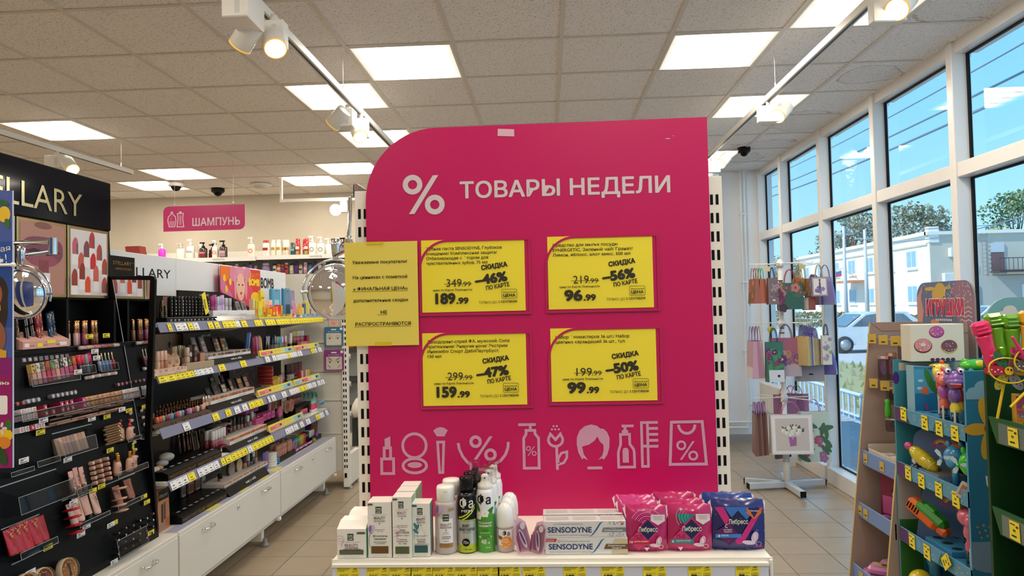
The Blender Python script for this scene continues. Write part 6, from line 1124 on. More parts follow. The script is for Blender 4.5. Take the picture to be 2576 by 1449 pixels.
for i,(y,lean)in enumerate(((3.88,.06),(3.93,.03),(3.97,.1),(4.0,.05),(4.03,.1))):put(brush(('6a4030','8a5a44','7a4a38')[i%3],.15),'makeup_brush','brown make-up brush in the brush display, %s from the near end'%ORD[i],'brush',y,Z4+.05,-2.06,'brown make-up brushes',rx=-.1)
for i,y in enumerate((4.03,4.12)):b=MB().box(-.03,0,0,.03,.01,.13,m('1c1a18',.3,coat=.4),.002);b.M=FRONT(0);b.stroke([(-.025,.005),(-.027,.125)],.006,m('b5925a',.4));b.stroke([(.025,.005),(.027,.125)],.006,m('b5925a',.4));b.rect(-.012,.02,.012,.1,m(('3a3634','8a8070')[i],.5));put(kit((None,b)),'brush_pack',('dark brush pack with leopard border, near one','lighter brush pack with leopard border, far one')[i],'brush pack',y,Z4+.02,-2.04,'leopard border brush packs',rx=-.15)
for r_ in range(2):
 for i in range(5):put(g_tube('e6e2df',('8a3a44','a04e58','9a4450','b56a6a','8a4a44')[i],.0145,.045,.055),'lip_gloss','white capped lip gloss, %s from the near end in the %s row'%(ORD[i],('front','back')[r_]),'lip gloss',4.085+.036*i,Z4+.04,-1.975-.034*r_,'white capped lip glosses')
b=MB().box(-2.02,4.06,Z4,-1.95,4.24,Z4+.04,m('201a1c',.4));b.M=RIGHTF(-1.9495);b.rect(4.135,Z4+.026,4.238,Z4+.04,m('b5303a',.4));b.rect(4.135,Z4+.004,4.238,Z4+.026,m('e3e0df',.4));tag(b.obj('gloss_tray'),'dark tray with red and white front under the white capped glosses','display tray')
plinth(4.15,4.76,Z4,Z4+.03,-1.89,label='black sloping display base with white lettering on the lowest rail shelf');ttray(4.212,4.782,Z4+.03,Z4+.068,-1.93,'e3ddd9',['c06a3a','b5503a','d08a5a','c97a4a'],'white and orange striped tray on the lowest rail shelf',.14)
for i,(y,c,c2,h_)in enumerate(((4.44,'2a2220','5a3a30',.1),(4.49,'3a2c28','6a4a3a',.105),(4.55,'22201f','7a5a48',.1),(4.6,'2a2624','8a5a44',.09),(4.655,'3a2a24','5a2f28',.085),(4.7,'d9d4cc','6a4034',.085),(4.735,'2c2624','b08a70',.08),(4.77,'d3cec6','7a5040',.1),(4.8,'8a6a50','a08068',.085))):put(g_tube(c,c2,.014,h_*.5,h_*.5),'concealer_stick','dark capped concealer, %s from the near end of the lowest striped tray'%ORD[i],'concealer',y,Z4+.055,-2.03,'dark capped concealers')
for i in range(9):spawn(kit((None,MB(RX(PI/2)).lathe([(.0005,-.06),(.007,-.06),(.007,.03),(.005,.038),(.0005,.04)],m(('8a1c24','a52a30','c9b0a8')[i%3],.25,coat=.4),8))),'lip_crayon','red lying lip crayon behind the white capped glosses, %s from near end'%ORD[i],'lip crayon',(-2.05,4.25+.02*i,Z4+.075+.028*(i%3)),R9,'red lying crayons on the lowest shelf')
b=compact(.036,'d9d2ca','d2ac8a');put(kit((None,b)),'powder_compact','white round compact at the far end of the lowest striped tray','powder',4.89,Z4+.045,-2.02)
for i in range(3):
 for r_ in range(2):b=MB().box(-.03,0,0,.03,.06,.05,m('cf4a94',.35,coat=.2),.002);b.M=FRONT(0);b.text('LIP',0,.018,.015,m('8a2060',.5),.04,.03,'C');put(kit((None,b)),'makeup_box','bright pink square box, %s from near end in the %s pink row'%(ORD[i],('front','raised back')[r_]),'make-up box',(4.9 if r_==0 else 4.82)+.075*i,Z4+(.07 if r_==0 else .13),-1.99 if r_==0 else -2.08,'bright pink square boxes')
put(g_tube('e0a0a8','d98a9a',.014,.06,.03),'lip_gloss','pink roll tube above the bright pink boxes','lip gloss',5.1,Z4+.11,-2.04);b=compact(.042,'cf4a80','d9608f');put(kit((None,b)),'powder_compact','pink floral round compact beside the pink boxes','powder',5.19,Z4+.05,-1.99)
for i,(y,c)in enumerate(((5.22,'a05a3e'),(5.3,'8f4a30'),(5.33,'7a3f2a'),(5.42,'b5623e'))):b=compact(.048 if i>1 else .04,'b98a74',c);put(kit((None,b)),'bronzer_compact','brown translucent bronzer compact, %s from the near end'%ORD[i],'bronzer',y,Z4+(.06 if i>1 else .1),-1.99 if i>1 else -2.05,'bronzer compacts')
for i in range(9):put(g_tube('6a3a34',('9a4a44','a85a50','8a3f3c')[i%3],.0115,.045,.04),'lip_gloss','brownish lip gloss on the black riser, %s from near end'%ORD[i],'lip gloss',5.53+.034*i,Z4+.1-.002*i,-2.06,'brownish lip glosses')
for i,c in enumerate(('58b5a0','62bda8','6ac4b0')):put(flat_tube(c,'cf5a6a',.07,.11,.025),'cream_tube','mint cream tube with coral cap, %s from the near end'%ORD[i],'cream tube',5.68+.08*i,Z4+.085,-2.1,'mint cream tubes')
for i in range(4):b=MB();b.tube([(.0,.055*cos(a),.05*sin(a))for a in [PI*k_/12 for k_ in range(13)]],.006,m('2a9a84',.3,coat=.3),8);tag(b.obj('headband',None,(-2.1+.03*i,5.97+.02*i,Z4+.09)),'green headband loop, %s from the back at the far end of the lowest rail shelf'%ORD[i],'headband','green headbands')
b=MB().box(-2.09,5.5,Z4,-1.99,5.98,Z4+.07,BLACK,.002);tag(b.obj('display_riser'),'black stepped riser under the brownish glosses and headbands','display base')
for i,y in enumerate((5.78,5.82,5.86)):put(kit(('cone',MB().lathe([(.0005,0),(.021,0),(.02,.025),(.014,.07),(.0005,.07)],[m('e6e4d8',.4),m('e6e4d8',.4),m('cf3a62',.35),m('cf3a62',.35)],12)),('tip',MB().lathe([(.0135,.07),(.003,.115),(.0005,.116)],m('7ac8b0',.4),12))),'lip_balm','watermelon cone lip balm, %s from the near end beside the flyer'%ORD[i],'lip balm',y,Z4+.0,-1.955,'watermelon cone balms')
for i in range(3):put(box_item(.13,.05,.014,'d9508f','e070a6'),'makeup_box','pink flat box in the small pile near the lowest flyer, %s from the bottom'%ORD[i],'make-up box',4.8,Z4+.06+.0155*i,-1.985,'pink flat boxes pile')
b=MB().box(-2.035,4.73,Z4,-1.985,5.15,Z4+.058,BLACK,.002);tag(b.obj('display_riser'),'black riser under the bright pink boxes on the lowest rail shelf','display base')
flyer(4.718,5.387,Z4+.028,-1.885,'rainbow flyer strip on the lowest rail shelf, near piece',FC);put(box_item(.14,.012,.032,'cf4a80','a02a5a'),'flyer_strip','pink flyer strip between the rainbow and blue pieces','flyer strip',5.45,Z4+.04,-1.9);put(box_item(.12,.012,.03,'6aa4c8','3a5a7a'),'flyer_strip','blue flyer strip end piece on the lowest rail shelf','flyer strip',5.885,Z4+.05,-1.9)
# ===== on the cabinets z .457
ZC=.4585
b=MB();pl=[(-.055,0),(.055,0),(.058,.03),(.05,.15),(.045,.2),(-.045,.2),(-.05,.15),(-.058,.03)];b.M=FRONT(0);b.prism(pl,-.03,0,m('b5764e',.2,coat=.6));b.rect(-.046,.15,.046,.2,BLACK);b.text('STELLARY',0,.165,.012,m('c9c4bc',.4),.075,0,'C');b.rect(-.022,.04,-.002,.13,m('3a2820',.4));b.rect(.004,.05,.018,.135,m('4a342a',.4));b.ell(-.02,.02,.015,.01,m('8a8a86',.5));put(kit((None,b)),'brush_pack','copper foil brush pouch with black header at the near end of the cabinet top','brush pack',3.47,ZC,-1.93)
mk_studio(3.56,4.07,ZC,-1.885,'black brush display with gold lettering on the cabinet top')
for i,(y,w_,h_,c)in enumerate(((3.91,.04,.11,'9a9088'),(3.99,.06,.1,'a86a54'),(4.07,.045,.11,'b58070'),(4.14,.04,.075,'b5a99c'))):put(box_item(w_,.012,h_,c,'6a4a3e'),'brush_pack','clear brush pack hanging in the cabinet top display, %s from near end'%ORD[i],'brush pack',y,ZC+.048,-2.055,'clear brush packs')
plinth(4.08,4.67,ZC,ZC+.045,-1.87,label='black sloping display base with white lettering on the cabinet top');ttray(4.107,4.748,ZC+.045,ZC+.068,-1.915,'e6ded8',['c9703a','c08a5a','d9c08a','b5603a'],'white and orange striped tray on the cabinet top',.14)
for i,(y,c)in enumerate(((4.36,'9a8070'),(4.47,'cfae88'))):b=compact(.05,'3a322c',c);put(kit((None,b)),'powder_compact','large oval beige compact on the cabinet top, %s from near end'%ORD[i],'powder',y,ZC+.05,-1.985,'large cabinet top compacts')
for i,(y,c,c2,h_)in enumerate(((4.19,'1c1816','b07a58',.06),(4.53,'3a2c24','a0705a',.1),(4.58,'c9c4bc','6a3a2a',.1),(4.62,'15130f','3a2c24',.09),(4.66,'d9d4cc','2a2420',.12),(4.7,'8a5a44','b0806a',.1))):put(g_tube(c,c2,.016,h_*.55,h_*.45),'foundation_bottle','small foundation bottle on the cabinet top tray, %s from the near end'%ORD[i],'foundation',y,ZC+.05,-1.98,'cabinet top foundations')
put(flat_tube('6a4a9a','5a3a8a',.1,.12,.02),'cream_tube','purple cream tube on the cabinet top beside the white jars','cream tube',4.79,ZC,-1.945)
for i in range(3):put(kit(('jar',MB().lathe([(.0005,0),(.042,0),(.043,.003),(.043,.022),(.0005,.022)],m('e3dcd4',.3),20)),('lid',MB().lathe([(.0435,.02),(.0445,.021),(.0445,.031),(.0005,.032)],m('e9e3da',.3),20))),'cream_jar','white cream jar stacked on the cabinet top, %s from the bottom'%ORD[i],'cream jar',4.885,ZC+.0325*i,-1.95,'stacked cream jars')
put(kit((None,MB().lathe([(.0005,0),(.03,0),(.03,.035),(.028,.042),(.0005,.042)],m('2a7ab0',.35),16))),'cream_jar','small blue jar beside the white cream jars','cream jar',4.975,ZC,-1.95)
for r_ in range(3):
 for i in range(3 if r_ else 4):put(kit(('tube',MB().lathe([(.0005,0),(.019,0),(.02,.003),(.02,.055),(.0005,.056)],m('b5765c',.35,coat=.2),14)),('cap',MB().lathe([(.0195,.055),(.0195,.075),(.015,.084),(.0005,.086)],m('c08468',.35,coat=.2),14))),'lip_balm','nude brown tube with rounded top, %s from near end in %s cluster'%(ORD[i],('near','middle','far')[r_]),'cosmetic tube',(5.015,5.11,5.225)[r_]+.042*(i%2)+(.03 if i>1 else 0),ZC+.035,-1.955-.05*(i//2),'nude brown tubes')
b=MB().box(-2.03,4.97,ZC,-1.93,5.33,ZC+.035,BLACK,.002);tag(b.obj('display_riser'),'black tray under the nude brown tubes on the cabinet top','display tray')
BC=[('blue','2f6ab0'),('cyan','2f9ac0'),('green','3a9a4a'),('lime','8ab83a'),('yellow','e0c02a'),('orange','e0802a'),('red','c82a2a'),('black','1a1a1c'),('dark','2a1a1e'),('white','ece9e4'),('ivory','e9e2d4'),('pale pink','e0b8c0')]
for i,(nm,c)in enumerate(BC):put(box_item(.034,.05,.075,c,None,'balm','e9e6e2'),'lip_balm_box','%s lip balm box in the pink fronted row on the cabinet top'%nm,'lip balm',5.46+.04*i,ZC+.012,-1.985,'lip balm boxes')
b=MB().box(-2.02,5.31,ZC,-1.94,5.74,ZC+.01,m('c9609a',.4)).box(-1.945,5.31,ZC,-1.94,5.74,ZC+.026,m('d070a8',.4));b.M=RIGHTF(-1.9396)
for i in range(4):b.rect(5.36+.1*i,ZC+.008,5.41+.1*i,ZC+.02,m('e6c0d6',.4))
tag(b.obj('balm_tray'),'pink fronted tray of lip balm boxes on the cabinet top','display tray')
b=compact(.036,'c9a9b5','b05a7a');put(kit((None,b)),'powder_compact','round pink oval compact in front of the lip balm boxes','powder',5.4,ZC+.012,-1.96);put(box_item(.18,.02,.17,'b5aaa8','8a8082','|||','2a2a2e'),'makeup_box','grey printed card standing behind the lip balm boxes','card',5.47,ZC,-2.08)
for i,(y,c)in enumerate(((5.33,'a9a0b5'),(5.24,'b5a9b8'))):b=compact(.045,c,'8a6a80');put(kit((None,b)),'powder_compact','greyish oval pack behind the nude tubes, %s from the far side'%ORD[i],'powder',y,ZC+.05,-2.04,'greyish oval packs')
b=MB();b.M=FRONT(0);b.prism([(-.1,0),(.08,0),(.1,.1),(.11,.2),(.05,.21),(-.06,.12)],-.05,0,clear('e6a894',1.5,.75,.08,'foil_bag'));b.prism([(-.08,0),(-.02,0),(-.02,.1),(-.08,.1)],-.045,-.01,m('3a2a5a',.3));b.prism([(.0,0),(.06,0),(.06,.1),(.0,.1)],-.045,-.01,m('a02a5a',.3));put(kit((None,b)),'gift_pack','shiny pink cellophane gift pack at the far end of the cabinet top','gift pack',5.93,ZC+.02,-1.99)
b=MB().box(-2.03,5.79,ZC,-1.95,6.0,ZC+.035,BLACK,.002);tag(b.obj('display_riser'),'small black tray under the cellophane gift pack','display tray')
for i,c in enumerate(('8a9a2a','9a3aa8')):spawn(kit((None,MB().sphere((0,0,.018),.018,m(c,.2,coat=.5),12,8))),'lip_balm',('small lime ball balm beside the gift pack','small violet ball balm beside the gift pack')[i],'lip balm',(-1.945,5.79+.06*i,ZC+.036 if i else ZC))
# ================================================================ far gondola with slatted panels, eyelash packs, crouching person
PANM=m('d6d2c6',.5)
t=thing('wall_gondola','white slatted gondola closing the left aisle, with slotted upright and shelves behind','shelving unit',(-1.75,6.1,0));M_=TR(1.75,-6.1,0)
for i,(z0,z1)in enumerate(((.16,.47),(.475,.755),(.76,1.005),(1.01,1.255),(1.26,1.46),(1.465,1.865))):
 MB(M_).box(-3.1,6.085,z0,-1.78,6.1,z1,PANM,.003).box(-3.1,6.078,z0,-1.78,6.087,z0+.012,PANM).obj('slat_panel',t)
b=MB(M_).box(-1.78,6.06,.02,-1.735,6.12,1.9,STEEL,.002);z=1.86
while z>.2:
 for c in (-1.767,-1.748):b.add([(c-.0055,6.0594,z-.026),(c+.0055,6.0594,z-.026),(c+.0055,6.0594,z),(c-.0055,6.0594,z)],[(0,1,2,3)],BLACK)
 z-=.05
b.box(-1.77,6.058,.1,-1.75,6.06,.14,BLACK);b.obj('upright',t)
b=MB(M_@Matrix(((0,0,1,0),(1,0,0,0),(0,1,0,0),(0,0,0,1))));b.prism([(6.12,.03),(6.42,.03),(6.42,.1),(6.42,.29),(6.12,.29)],-1.775,-1.73,STEEL);b.obj('base_foot',t)
MB(M_).box(-3.1,6.12,.22,-1.775,6.42,.25,STEEL).obj('base_shelf',t)
for y in (6.13,6.38):MB(M_@TR(-1.735,y-.02,0)).lathe([(.0005,0),(.028,0),(.028,.006),(.012,.018),(.01,.035),(.0005,.035)],m('9a9a98',.4),12).obj('foot',t)
for z in (1.36,1.12,.87,.6):MB(M_).box(-3.1,6.12,z,-1.8,6.4,z+.02,STEEL).box(-1.79,6.12,z-.06,-1.785,6.2,z+.0,STEEL).box(-3.1,6.4,z-.02,-1.8,6.405,z+.022,STEEL).obj('shelf',t)
random.seed(31)
for (z,items)in ((1.382,(('c02a2a',.1),('e8e2dc',.12))),(1.142,(('c4282e',.13),('d8362f',.11),('e9e4de',.12))),(.892,(('b02a30',.16),('8a2a2a',.15))),(.622,(('c43a34',.05),))):
 for i,(c,h_)in enumerate(items):spawn(box_item(.045,.1,h_,c,'e9e4de' if i==0 else None),'product_box','%s, %s shelf from the top behind the far slotted upright'%('%s red or white box'%ORD[i],ORD[(z<1.3)+(z<1)+(z<.8)]),'product box',(-1.83-.05*i,6.17,z+.001),PI/2,'boxes behind the slotted upright')
def lash(w_,h_,base,card_,face,label,loc):
 b=MB(FRONT(0));b.prism(rr_poly(0,0,w_,h_,.006),-.008,0,m(base,.3,coat=.4));b.rrect(w_*.1,h_*.05,w_*.9,h_*.68,.008,m(card_,.4),.0004);b.rrect(w_*.36,h_*.84,w_*.64,h_*.9,.004,m('e9e6ea',.4),.0004);b.rrect(w_*.83,h_*.84,w_*.97,h_*.96,.004,m('d8e2ea',.4),.0004)
 b.text('face art stickers',w_*.5,h_*.74,h_*.05,m('e3dfe6',.4),w_*.6,0,'C')
 for s_ in (-1,1):
  cx=w_*(.5+s_*.21);b.flat([(cx+w_*.13*cos(a),h_*.4+h_*.05*sin(a))for a in [2*PI*i/16 for i in range(16)]],m('e6d8cc',.4),.0006);b.ell(cx,h_*.4,w_*.045,h_*.045,m('5a5a50',.4),.0008,12);b.stroke([(cx-w_*.14,h_*.4),(cx,h_*.455),(cx+w_*.14,h_*.4)],h_*.014,m('2a2620',.5),.001);b.stroke([(cx-w_*.13,h_*.5),(cx,h_*.53),(cx+w_*.13,h_*.5)],h_*.012,m('3a342c',.5),.001)
  for i in range(7):
   if face==0:b.ell(cx-w_*.15+w_*.05*i,h_*(.57+.02*(i%2)),w_*.008,h_*.015,m('3a5a6a',.4),.001,6)
   else :b.ell(cx+s_*w_*(-.1+.035*i),h_*(.5+.025*i),w_*.03,h_*.018,m(('7a2a4a','3a6a5a','b5682a','5a2a5a')[i%4],.4),.0011,8,s_*.8);b.ell(cx+s_*w_*(.1-.02*i),h_*(.26-.02*i),w_*.016,h_*.02,m(('7a2a4a','3a6a5a','c9822a')[i%3],.4),.0011,7)
 for i in range(6):b.ell(w_*(.17+.13*i),h_*.1,w_*.012,h_*.012,m('6a6a6a',.4),.001,6)
 o=b.obj('sticker_pack',None,loc);return tag(o,label,'sticker pack','hanging sticker packs')
lash(.165,.165,'3f7496','d6cfc2',0,'blue face sticker pack with two eyes hanging on the slatted gondola',(-1.928,6.05,1.232));lash(.172,.178,'8a3a86','d0c8bc',1,'purple face sticker pack with flowers and eyes hanging on the slatted gondola',(-1.932,6.05,1.022))
b=MB(FRONT(0));b.prism([(0,0),(.08,0),(.08,.09),(0,.09)],-.002,0,m('d8b8b0',.4));b.ell(.04,.05,.03,.042,m('d9a898',.5),.0004,18)
for s_ in (-1,1):b.ell(.04+s_*.012,.058,.006,.003,m('3a302c',.5),.0006,8)
b.ell(.04,.03,.008,.004,m('b03a44',.5),.0006,10);tag(b.obj('face_card',None,(-1.884,6.05,1.4)),'small card with a smiling face above the blue sticker pack','card')
for x,z,lb in ((-1.846,1.39,'the blue sticker pack'),(-1.846,1.19,'the purple sticker pack'),(-1.844,1.475,'the smiling face card')):tag(MB().tube([(x,6.08,z+.006),(x,6.04,z+.006),(x,6.035,z+.012)],.0025,CHROME,6).obj('peg_hook'),'small chrome peg hook holding '+lb,'hook')
def skin(name,pts,edges,mat,parent=None,sub=1):
 me=bpy.data.meshes.new(name);me.from_pydata([p_[:3]for p_ in pts],edges,[]);o=bpy.data.objects.new(name,me);COL.objects.link(o)
 md=o.modifiers.new('s','SKIN');
 for i,p_ in enumerate(pts):me.skin_vertices[0].data[i].radius=(p_[3],p_[4]if len(p_)>4 else p_[3])
 me.skin_vertices[0].data[0].use_root=True
 md.use_smooth_shade=True;s2=o.modifiers.new('d','SUBSURF');s2.levels=sub;s2.render_levels=sub;me.materials.append(mat)
 if parent:o.parent=parent
 return o
SKN=m('b98468',.55)
pe=thing('person','crouching person in a white shirt and dark trousers behind the pink board edge','person',(-1.98,7.5,0))
B=[(0,0,.3,.12),(.03,0,.42,.13),(.1,0,.56,.14),(.2,0,.66,.1),(.27,0,.71,.05),(.33,0,.77,.075),(.38,0,.83,.08),(.4,0,.9,.05),(.18,-.17,.62,.055),(.26,-.2,.46,.043),(.42,-.16,.44,.034),(.5,-.14,.46,.03),(.18,.17,.62,.055),(.26,.2,.46,.043),(.42,.16,.44,.034),(.5,.14,.46,.03),(.05,-.1,.28,.085),(.34,-.14,.36,.062),(.12,-.12,.1,.045),(.13,-.12,.045,.04),(.25,-.13,.025,.028),(.05,.1,.28,.085),(.34,.14,.36,.062),(.12,.12,.1,.045),(.13,.12,.045,.04),(.25,.13,.025,.028)]
E_=[(0,1),(1,2),(2,3),(3,4),(4,5),(5,6),(6,7),(3,8),(8,9),(9,10),(10,11),(3,12),(12,13),(13,14),(14,15),(0,16),(16,17),(17,18),(18,19),(19,20),(0,21),(21,22),(22,23),(23,24),(24,25)]
skin('body',B,E_,SKN,pe)
skin('shirt',[(.0,0,.36,.15,.18),(.03,0,.45,.155,.19),(.1,0,.58,.16,.19),(.2,0,.68,.115,.15),(.25,0,.7,.06),(.18,-.19,.62,.07),(.23,-.21,.5,.06),(.18,.19,.62,.07),(.23,.21,.5,.06)],[(0,1),(1,2),(2,3),(3,4),(3,5),(5,6),(3,7),(7,8)],m('e3ded6',.8),pe)
TRS=m('3a3d36',.85)
skin('trousers',[(0,0,.29,.15),(.05,-.1,.28,.105),(.34,-.14,.365,.078),(.14,-.12,.13,.058),(.05,.1,.28,.105),(.34,.14,.365,.078),(.14,.12,.13,.058)],[(0,1),(1,2),(2,3),(0,4),(4,5),(5,6)],TRS,pe)
skin('hair',[(.36,0,.86,.085),(.3,0,.85,.07),(.42,0,.9,.06)],[(0,1),(0,2)],m('2a1e18',.7),pe)
for s_ in (-1,1):MB().box(.05,s_*.12-.045,0,.31,s_*.12+.045,.022,m('2a2422',.6),.008).obj('sandal',pe)
# ================================================================ back wall shampoo shelves
YS=8.15
PXX=lambda px:math.tan(math.atan((px-1288)/1782.8)-YAW)*YS
def wall_unit(label,x0,x1,zt):
 t=thing('wall_shelving',label,'shelving unit',((x0+x1)/2,8.33,0));M_=TR(-(x0+x1)/2,-8.33,0)
 MB(M_).box(x0,8.52,.1,x1,8.55,2.3,m('e0ddd4',.5)).obj('back_panel',t);MB(M_).box(x0+.02,8.08,.0,x1-.02,8.55,.12,STEEL).obj('base',t)
 for z in (zt,1.98,1.72,1.4,1.1,.75,.4):
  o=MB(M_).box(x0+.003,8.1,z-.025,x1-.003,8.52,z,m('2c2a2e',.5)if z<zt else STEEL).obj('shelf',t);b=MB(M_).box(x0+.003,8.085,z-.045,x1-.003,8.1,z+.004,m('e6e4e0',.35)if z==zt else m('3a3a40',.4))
  if z==zt:b.M=M_@FRONT(8.0846);b.text('НАКОПИТЕЛЬ',(x0+x1)/2+.07,z-.03,.018,INK,.145,0,'C')
  b.obj('price_rail',o)
 return t
wall_unit('wall shelving at the far left back wall, left of the shampoo bottles',-5.64,-4.402,2.192);wall_unit('wall shelving under the left group of shampoo bottles',-4.4,-3.372,2.192);wall_unit('wall shelving under the right group of shampoo bottles',-3.37,-2.1,2.2)
def pump(body,cap,h_,r,lab=None,ring=None,txt=None,clearcap=False,square=.8):
 hb=h_*.68;b=MB().lathe([(.0005,0),(r*.95,0),(r,.004),(r,hb*.86),(r*.82,hb*.94),(r*.4,hb),(.0005,hb)],m(body,.3,coat=.3),18,1,square);c=m(cap,.3,coat=.2)
 p_=MB().lathe([(.0005,hb),(r*.42,hb),(r*.42,hb+h_*.08),(r*.16,hb+h_*.09),(r*.16,h_*.92),(.0005,h_*.92)],c,12);p_.box(-r*1.0,-r*.2,h_*.91,r*.35,r*.2,h_*.99,c,r*.06)
 if clearcap:p_.lathe([(r*.5,hb),(r*.5,h_*.97),(r*.3,h_*1.0),(.0005,h_)],CLEAR,14)
 l=MB(FRONT(-r*square-.0003))
 if lab:l.rrect(-r*.75,hb*.14,r*.75,hb*.62,r*.1,m(lab,.4),.0002)
 if ring:l.ring(0,hb*.47,r*.5,r*.5,r*.3,m(ring,.4),.0006)
 if txt:l.text(txt[0],0,hb*.45,hb*.13,m(txt[1],.4),r*1.3,.02,'C',.0008)
 return kit(('bottle',b),('pump',p_),*([('label',l)]if l.v else []))
def flipb(body,cap,h_,r,lab=None,lab2=None,flat=.6,up=True):
 b=MB().lathe([(.0005,0),(r*.9,0),(r,.004),(r*1.0,h_*.5),(r*.85,h_*.84),(r*.75,h_*.85),(.0005,h_*.85)],m(body,.3,coat=.3),18,1,flat);c=MB().lathe([(r*.8,h_*.85),(r*.78,h_*.99),(r*.6,h_),(.0005,h_)],m(cap,.3,coat=.3),16,1,flat)
 l=MB(FRONT(-r*flat-.0006))
 if lab:l.rect(-r*.7,h_*.4,r*.7,h_*.56,m(lab,.4),.0002)
 if lab2:l.rect(-r*.6,h_*.12,r*.6,h_*.3,m(lab2,.4),.0002)
 return kit(('bottle',b),('cap',c),*([('label',l)]if l.v else []))
SB='shampoo bottles on top of the wall shelving'
def shb(k_,px,label,cat='shampoo',dy=0,z=2.193):spawn(k_,'shampoo_bottle',label,cat,(PXX(px),YS+.06+dy,z),0,SB)
for i in range(5):spawn(box_item(.035,.14,.17,'7a1a16','a03a2a'),'hair_dye_box','dark red box leaning in the fan at the left end, %s from the left'%ORD[i],'hair product box',(PXX(324)+.034*i,YS,2.193),0,'dark red boxes in a fan',ry=-.18)
shb(pump('d02ac0','ece6ec',.195,.042,None,None,None),401,'magenta pump bottle with white pump standing alone on the left')
shb(pump('e9e4d8','cfc8bc',.195,.05,None,None,None,True),449,'white wide pump bottle with gold band and clear cap');b=None
shb(pump('efece6','f2efe9',.24,.046,'e3dfd8',None,('ESTEL','3a3a3c')),474,'tall plain white pump bottle with grey band');shb(flipb('b9b6b2','c9c6c0',.21,.035),489,'grey bottle behind the tall white pump bottle',dy=.1)
shb(pump('2a0f10','17100f',.2,.046,'7a1a20',None,('SOLI','e6d8d0')),506,'dark red brown pump bottle with white lettering, leftmost dark one');shb(pump('241012','17100f',.185,.042,'5a1a1c'),517,'dark pump bottle behind the leftmost dark one',dy=.12);shb(pump('2a1012','17100f',.19,.042,'6a1a1e'),528,'dark pump bottle half behind the white peach ringed bottle',dy=.08)
shb(pump('efe9df','f0ece4',.22,.036,None,'d98a74',None),536,'white pump bottle with peach ring among the dark bottles');shb(pump('3a2426','1a1413',.215,.046,'9a7a80',None,('SOLI','e6dcdc')),557,'dark pump bottle with mauve label')
shb(pump('efe9df','f0ece4',.245,.043,None,'d98a74',None),628,'white pump bottle with peach ring standing alone in the middle');shb(flipb('eae5dd','b02a2e',.2,.044,'8f1f26',None),665,'white bottle with red cap and dark red label')
for i,px in enumerate((684,697,708,715)):shb(flipb('ebe5d8','efeae0',.205,.03,'b58a3a','e0d6c0',.7),px,'white and gold bottle, %s from the left of the gold group'%ORD[i],dy=.05*(i>1))
shb(flipb('2f4a50','2a3a40',.165,.03,'6aa4a8'),733,'dark teal tube with pale band beside the red bottles')
for i,px in enumerate((746,756,768)):shb(flipb('b01a20','b5201f',.21,.03 if i!=1 else .026,'e0d0c8','7a9a3a',.7),px,'red bottle with green spot, %s of three from the left'%ORD[i],dy=.1*(i==1))
for i,px in enumerate((783,805,818)):shb(pump('ece8e0','f0ece6',.24-.012*i,.045,None,'9a9aa0' if i<2 else None,None),px,'white pump bottle with grey ring, %s from the left at the right end'%ORD[i],dy=.08*(i==2))
spawn(box_item(.06,.06,.2,'e6e3dd','5a5a5c'),'hair_product_box','slim white box right of the white grey ringed bottles','hair product box',(PXX(848),YS+.06,2.202));shb(pump('3a2628','17100f',.21,.05,'8f7078'),863,'dark pump bottle with mauve label beside the slotted upright');shb(pump('2a1a1a','17100f',.18,.042,'8f7078'),877,'dark pump bottle behind the mauve labelled one at the right end',dy=.08)
sb2=[(545,'2f8a3a'),(560,'c04a6a'),(578,'5ab03a'),(592,'9a8a5a'),(611,'d9d4cc'),(627,'8a7ab8'),(640,'9a86c4'),(666,'9a84b8'),(688,'e3dcd4'),(699,'e0783a'),(708,'6a2a6a'),(718,'c8402a'),(731,'d9d0b0'),(743,'5a2a7a'),(754,'d0c8b8'),(766,'d6a0a8'),(778,'3a7ab5'),(791,'4a3a6a'),(803,'dcd8d4'),(814,'a0a0b0'),(824,'c9c0c0'),(838,'7a8ab0'),(850,'5a6a9a'),(862,'c9c4bc')]
nmz={'2':'green','c':'pink','5':'bright','9':'dull','d':'pale','8':'lilac','e':'light','6':'purple','3':'blue','4':'violet','a':'grey','7':'steel blue'}
for i,(px,c)in enumerate(sb2):
 h_=(.13,.15,.12,.14)[i%4];spawn(flipb(c,('2a2a30','e3dfd8','d9823a','3a3040')[(i*7)%4],h_,.024 if px!=666 else .05,('e6e0dc',None,'2a2a34')[i%3]),'shampoo_bottle','small %s bottle on the second wall shelf, %s from the left'%(nmz.get(c[0],'coloured'),ORD[i]),'shampoo',(PXX(px),YS+.04,1.981),0,'small bottles on the second wall shelf')
for i in range(6):spawn(flipb(('c4752a','b8621e','8a2a1e')[i%3],('e6dccc','c9432a')[i%2],.16,.045),'sun_lotion','orange bottle on a low back shelf seen past the far gondola, %s one'%ORD[i],'lotion',(-2.3+.09*(i%3),YS+.06,1.402 if i<3 else 1.102),0,'orange bottles on the low back shelves')
b=MB(FRONT(-.002));x0,x1,z0,z1=-.403,.403,-.12,.12
b.prism(rr_poly(x0,z0,x1,z1,.055,6,(1,0,1,0)),-.004,0,m('d42a7a',.35),m('e9b0cc',.4));PKL=m('f0dce6',.4)
b.text('ШАМПУНЬ',-.115,-.075,.073,PKL,.47,.02)
b.stroke([(-.325,.06),(-.325,.045),(-.352,.02),(-.358,-.02),(-.345,-.075),(-.29,-.075),(-.277,-.02),(-.283,.02),(-.31,.045),(-.31,.06)],.009,PKL,.0006,True);b.rect(-.328,.055,-.307,.07,PKL);b.flat([(-.347,-.02),(-.288,-.02),(-.297,-.065),(-.338,-.065)],m('e88ab4',.4),.0007);b.ell(-.325,.0,.008,.008,m('e88ab4',.4),.0007,10);b.ell(-.315,.018,.005,.005,m('e88ab4',.4),.0007,8)
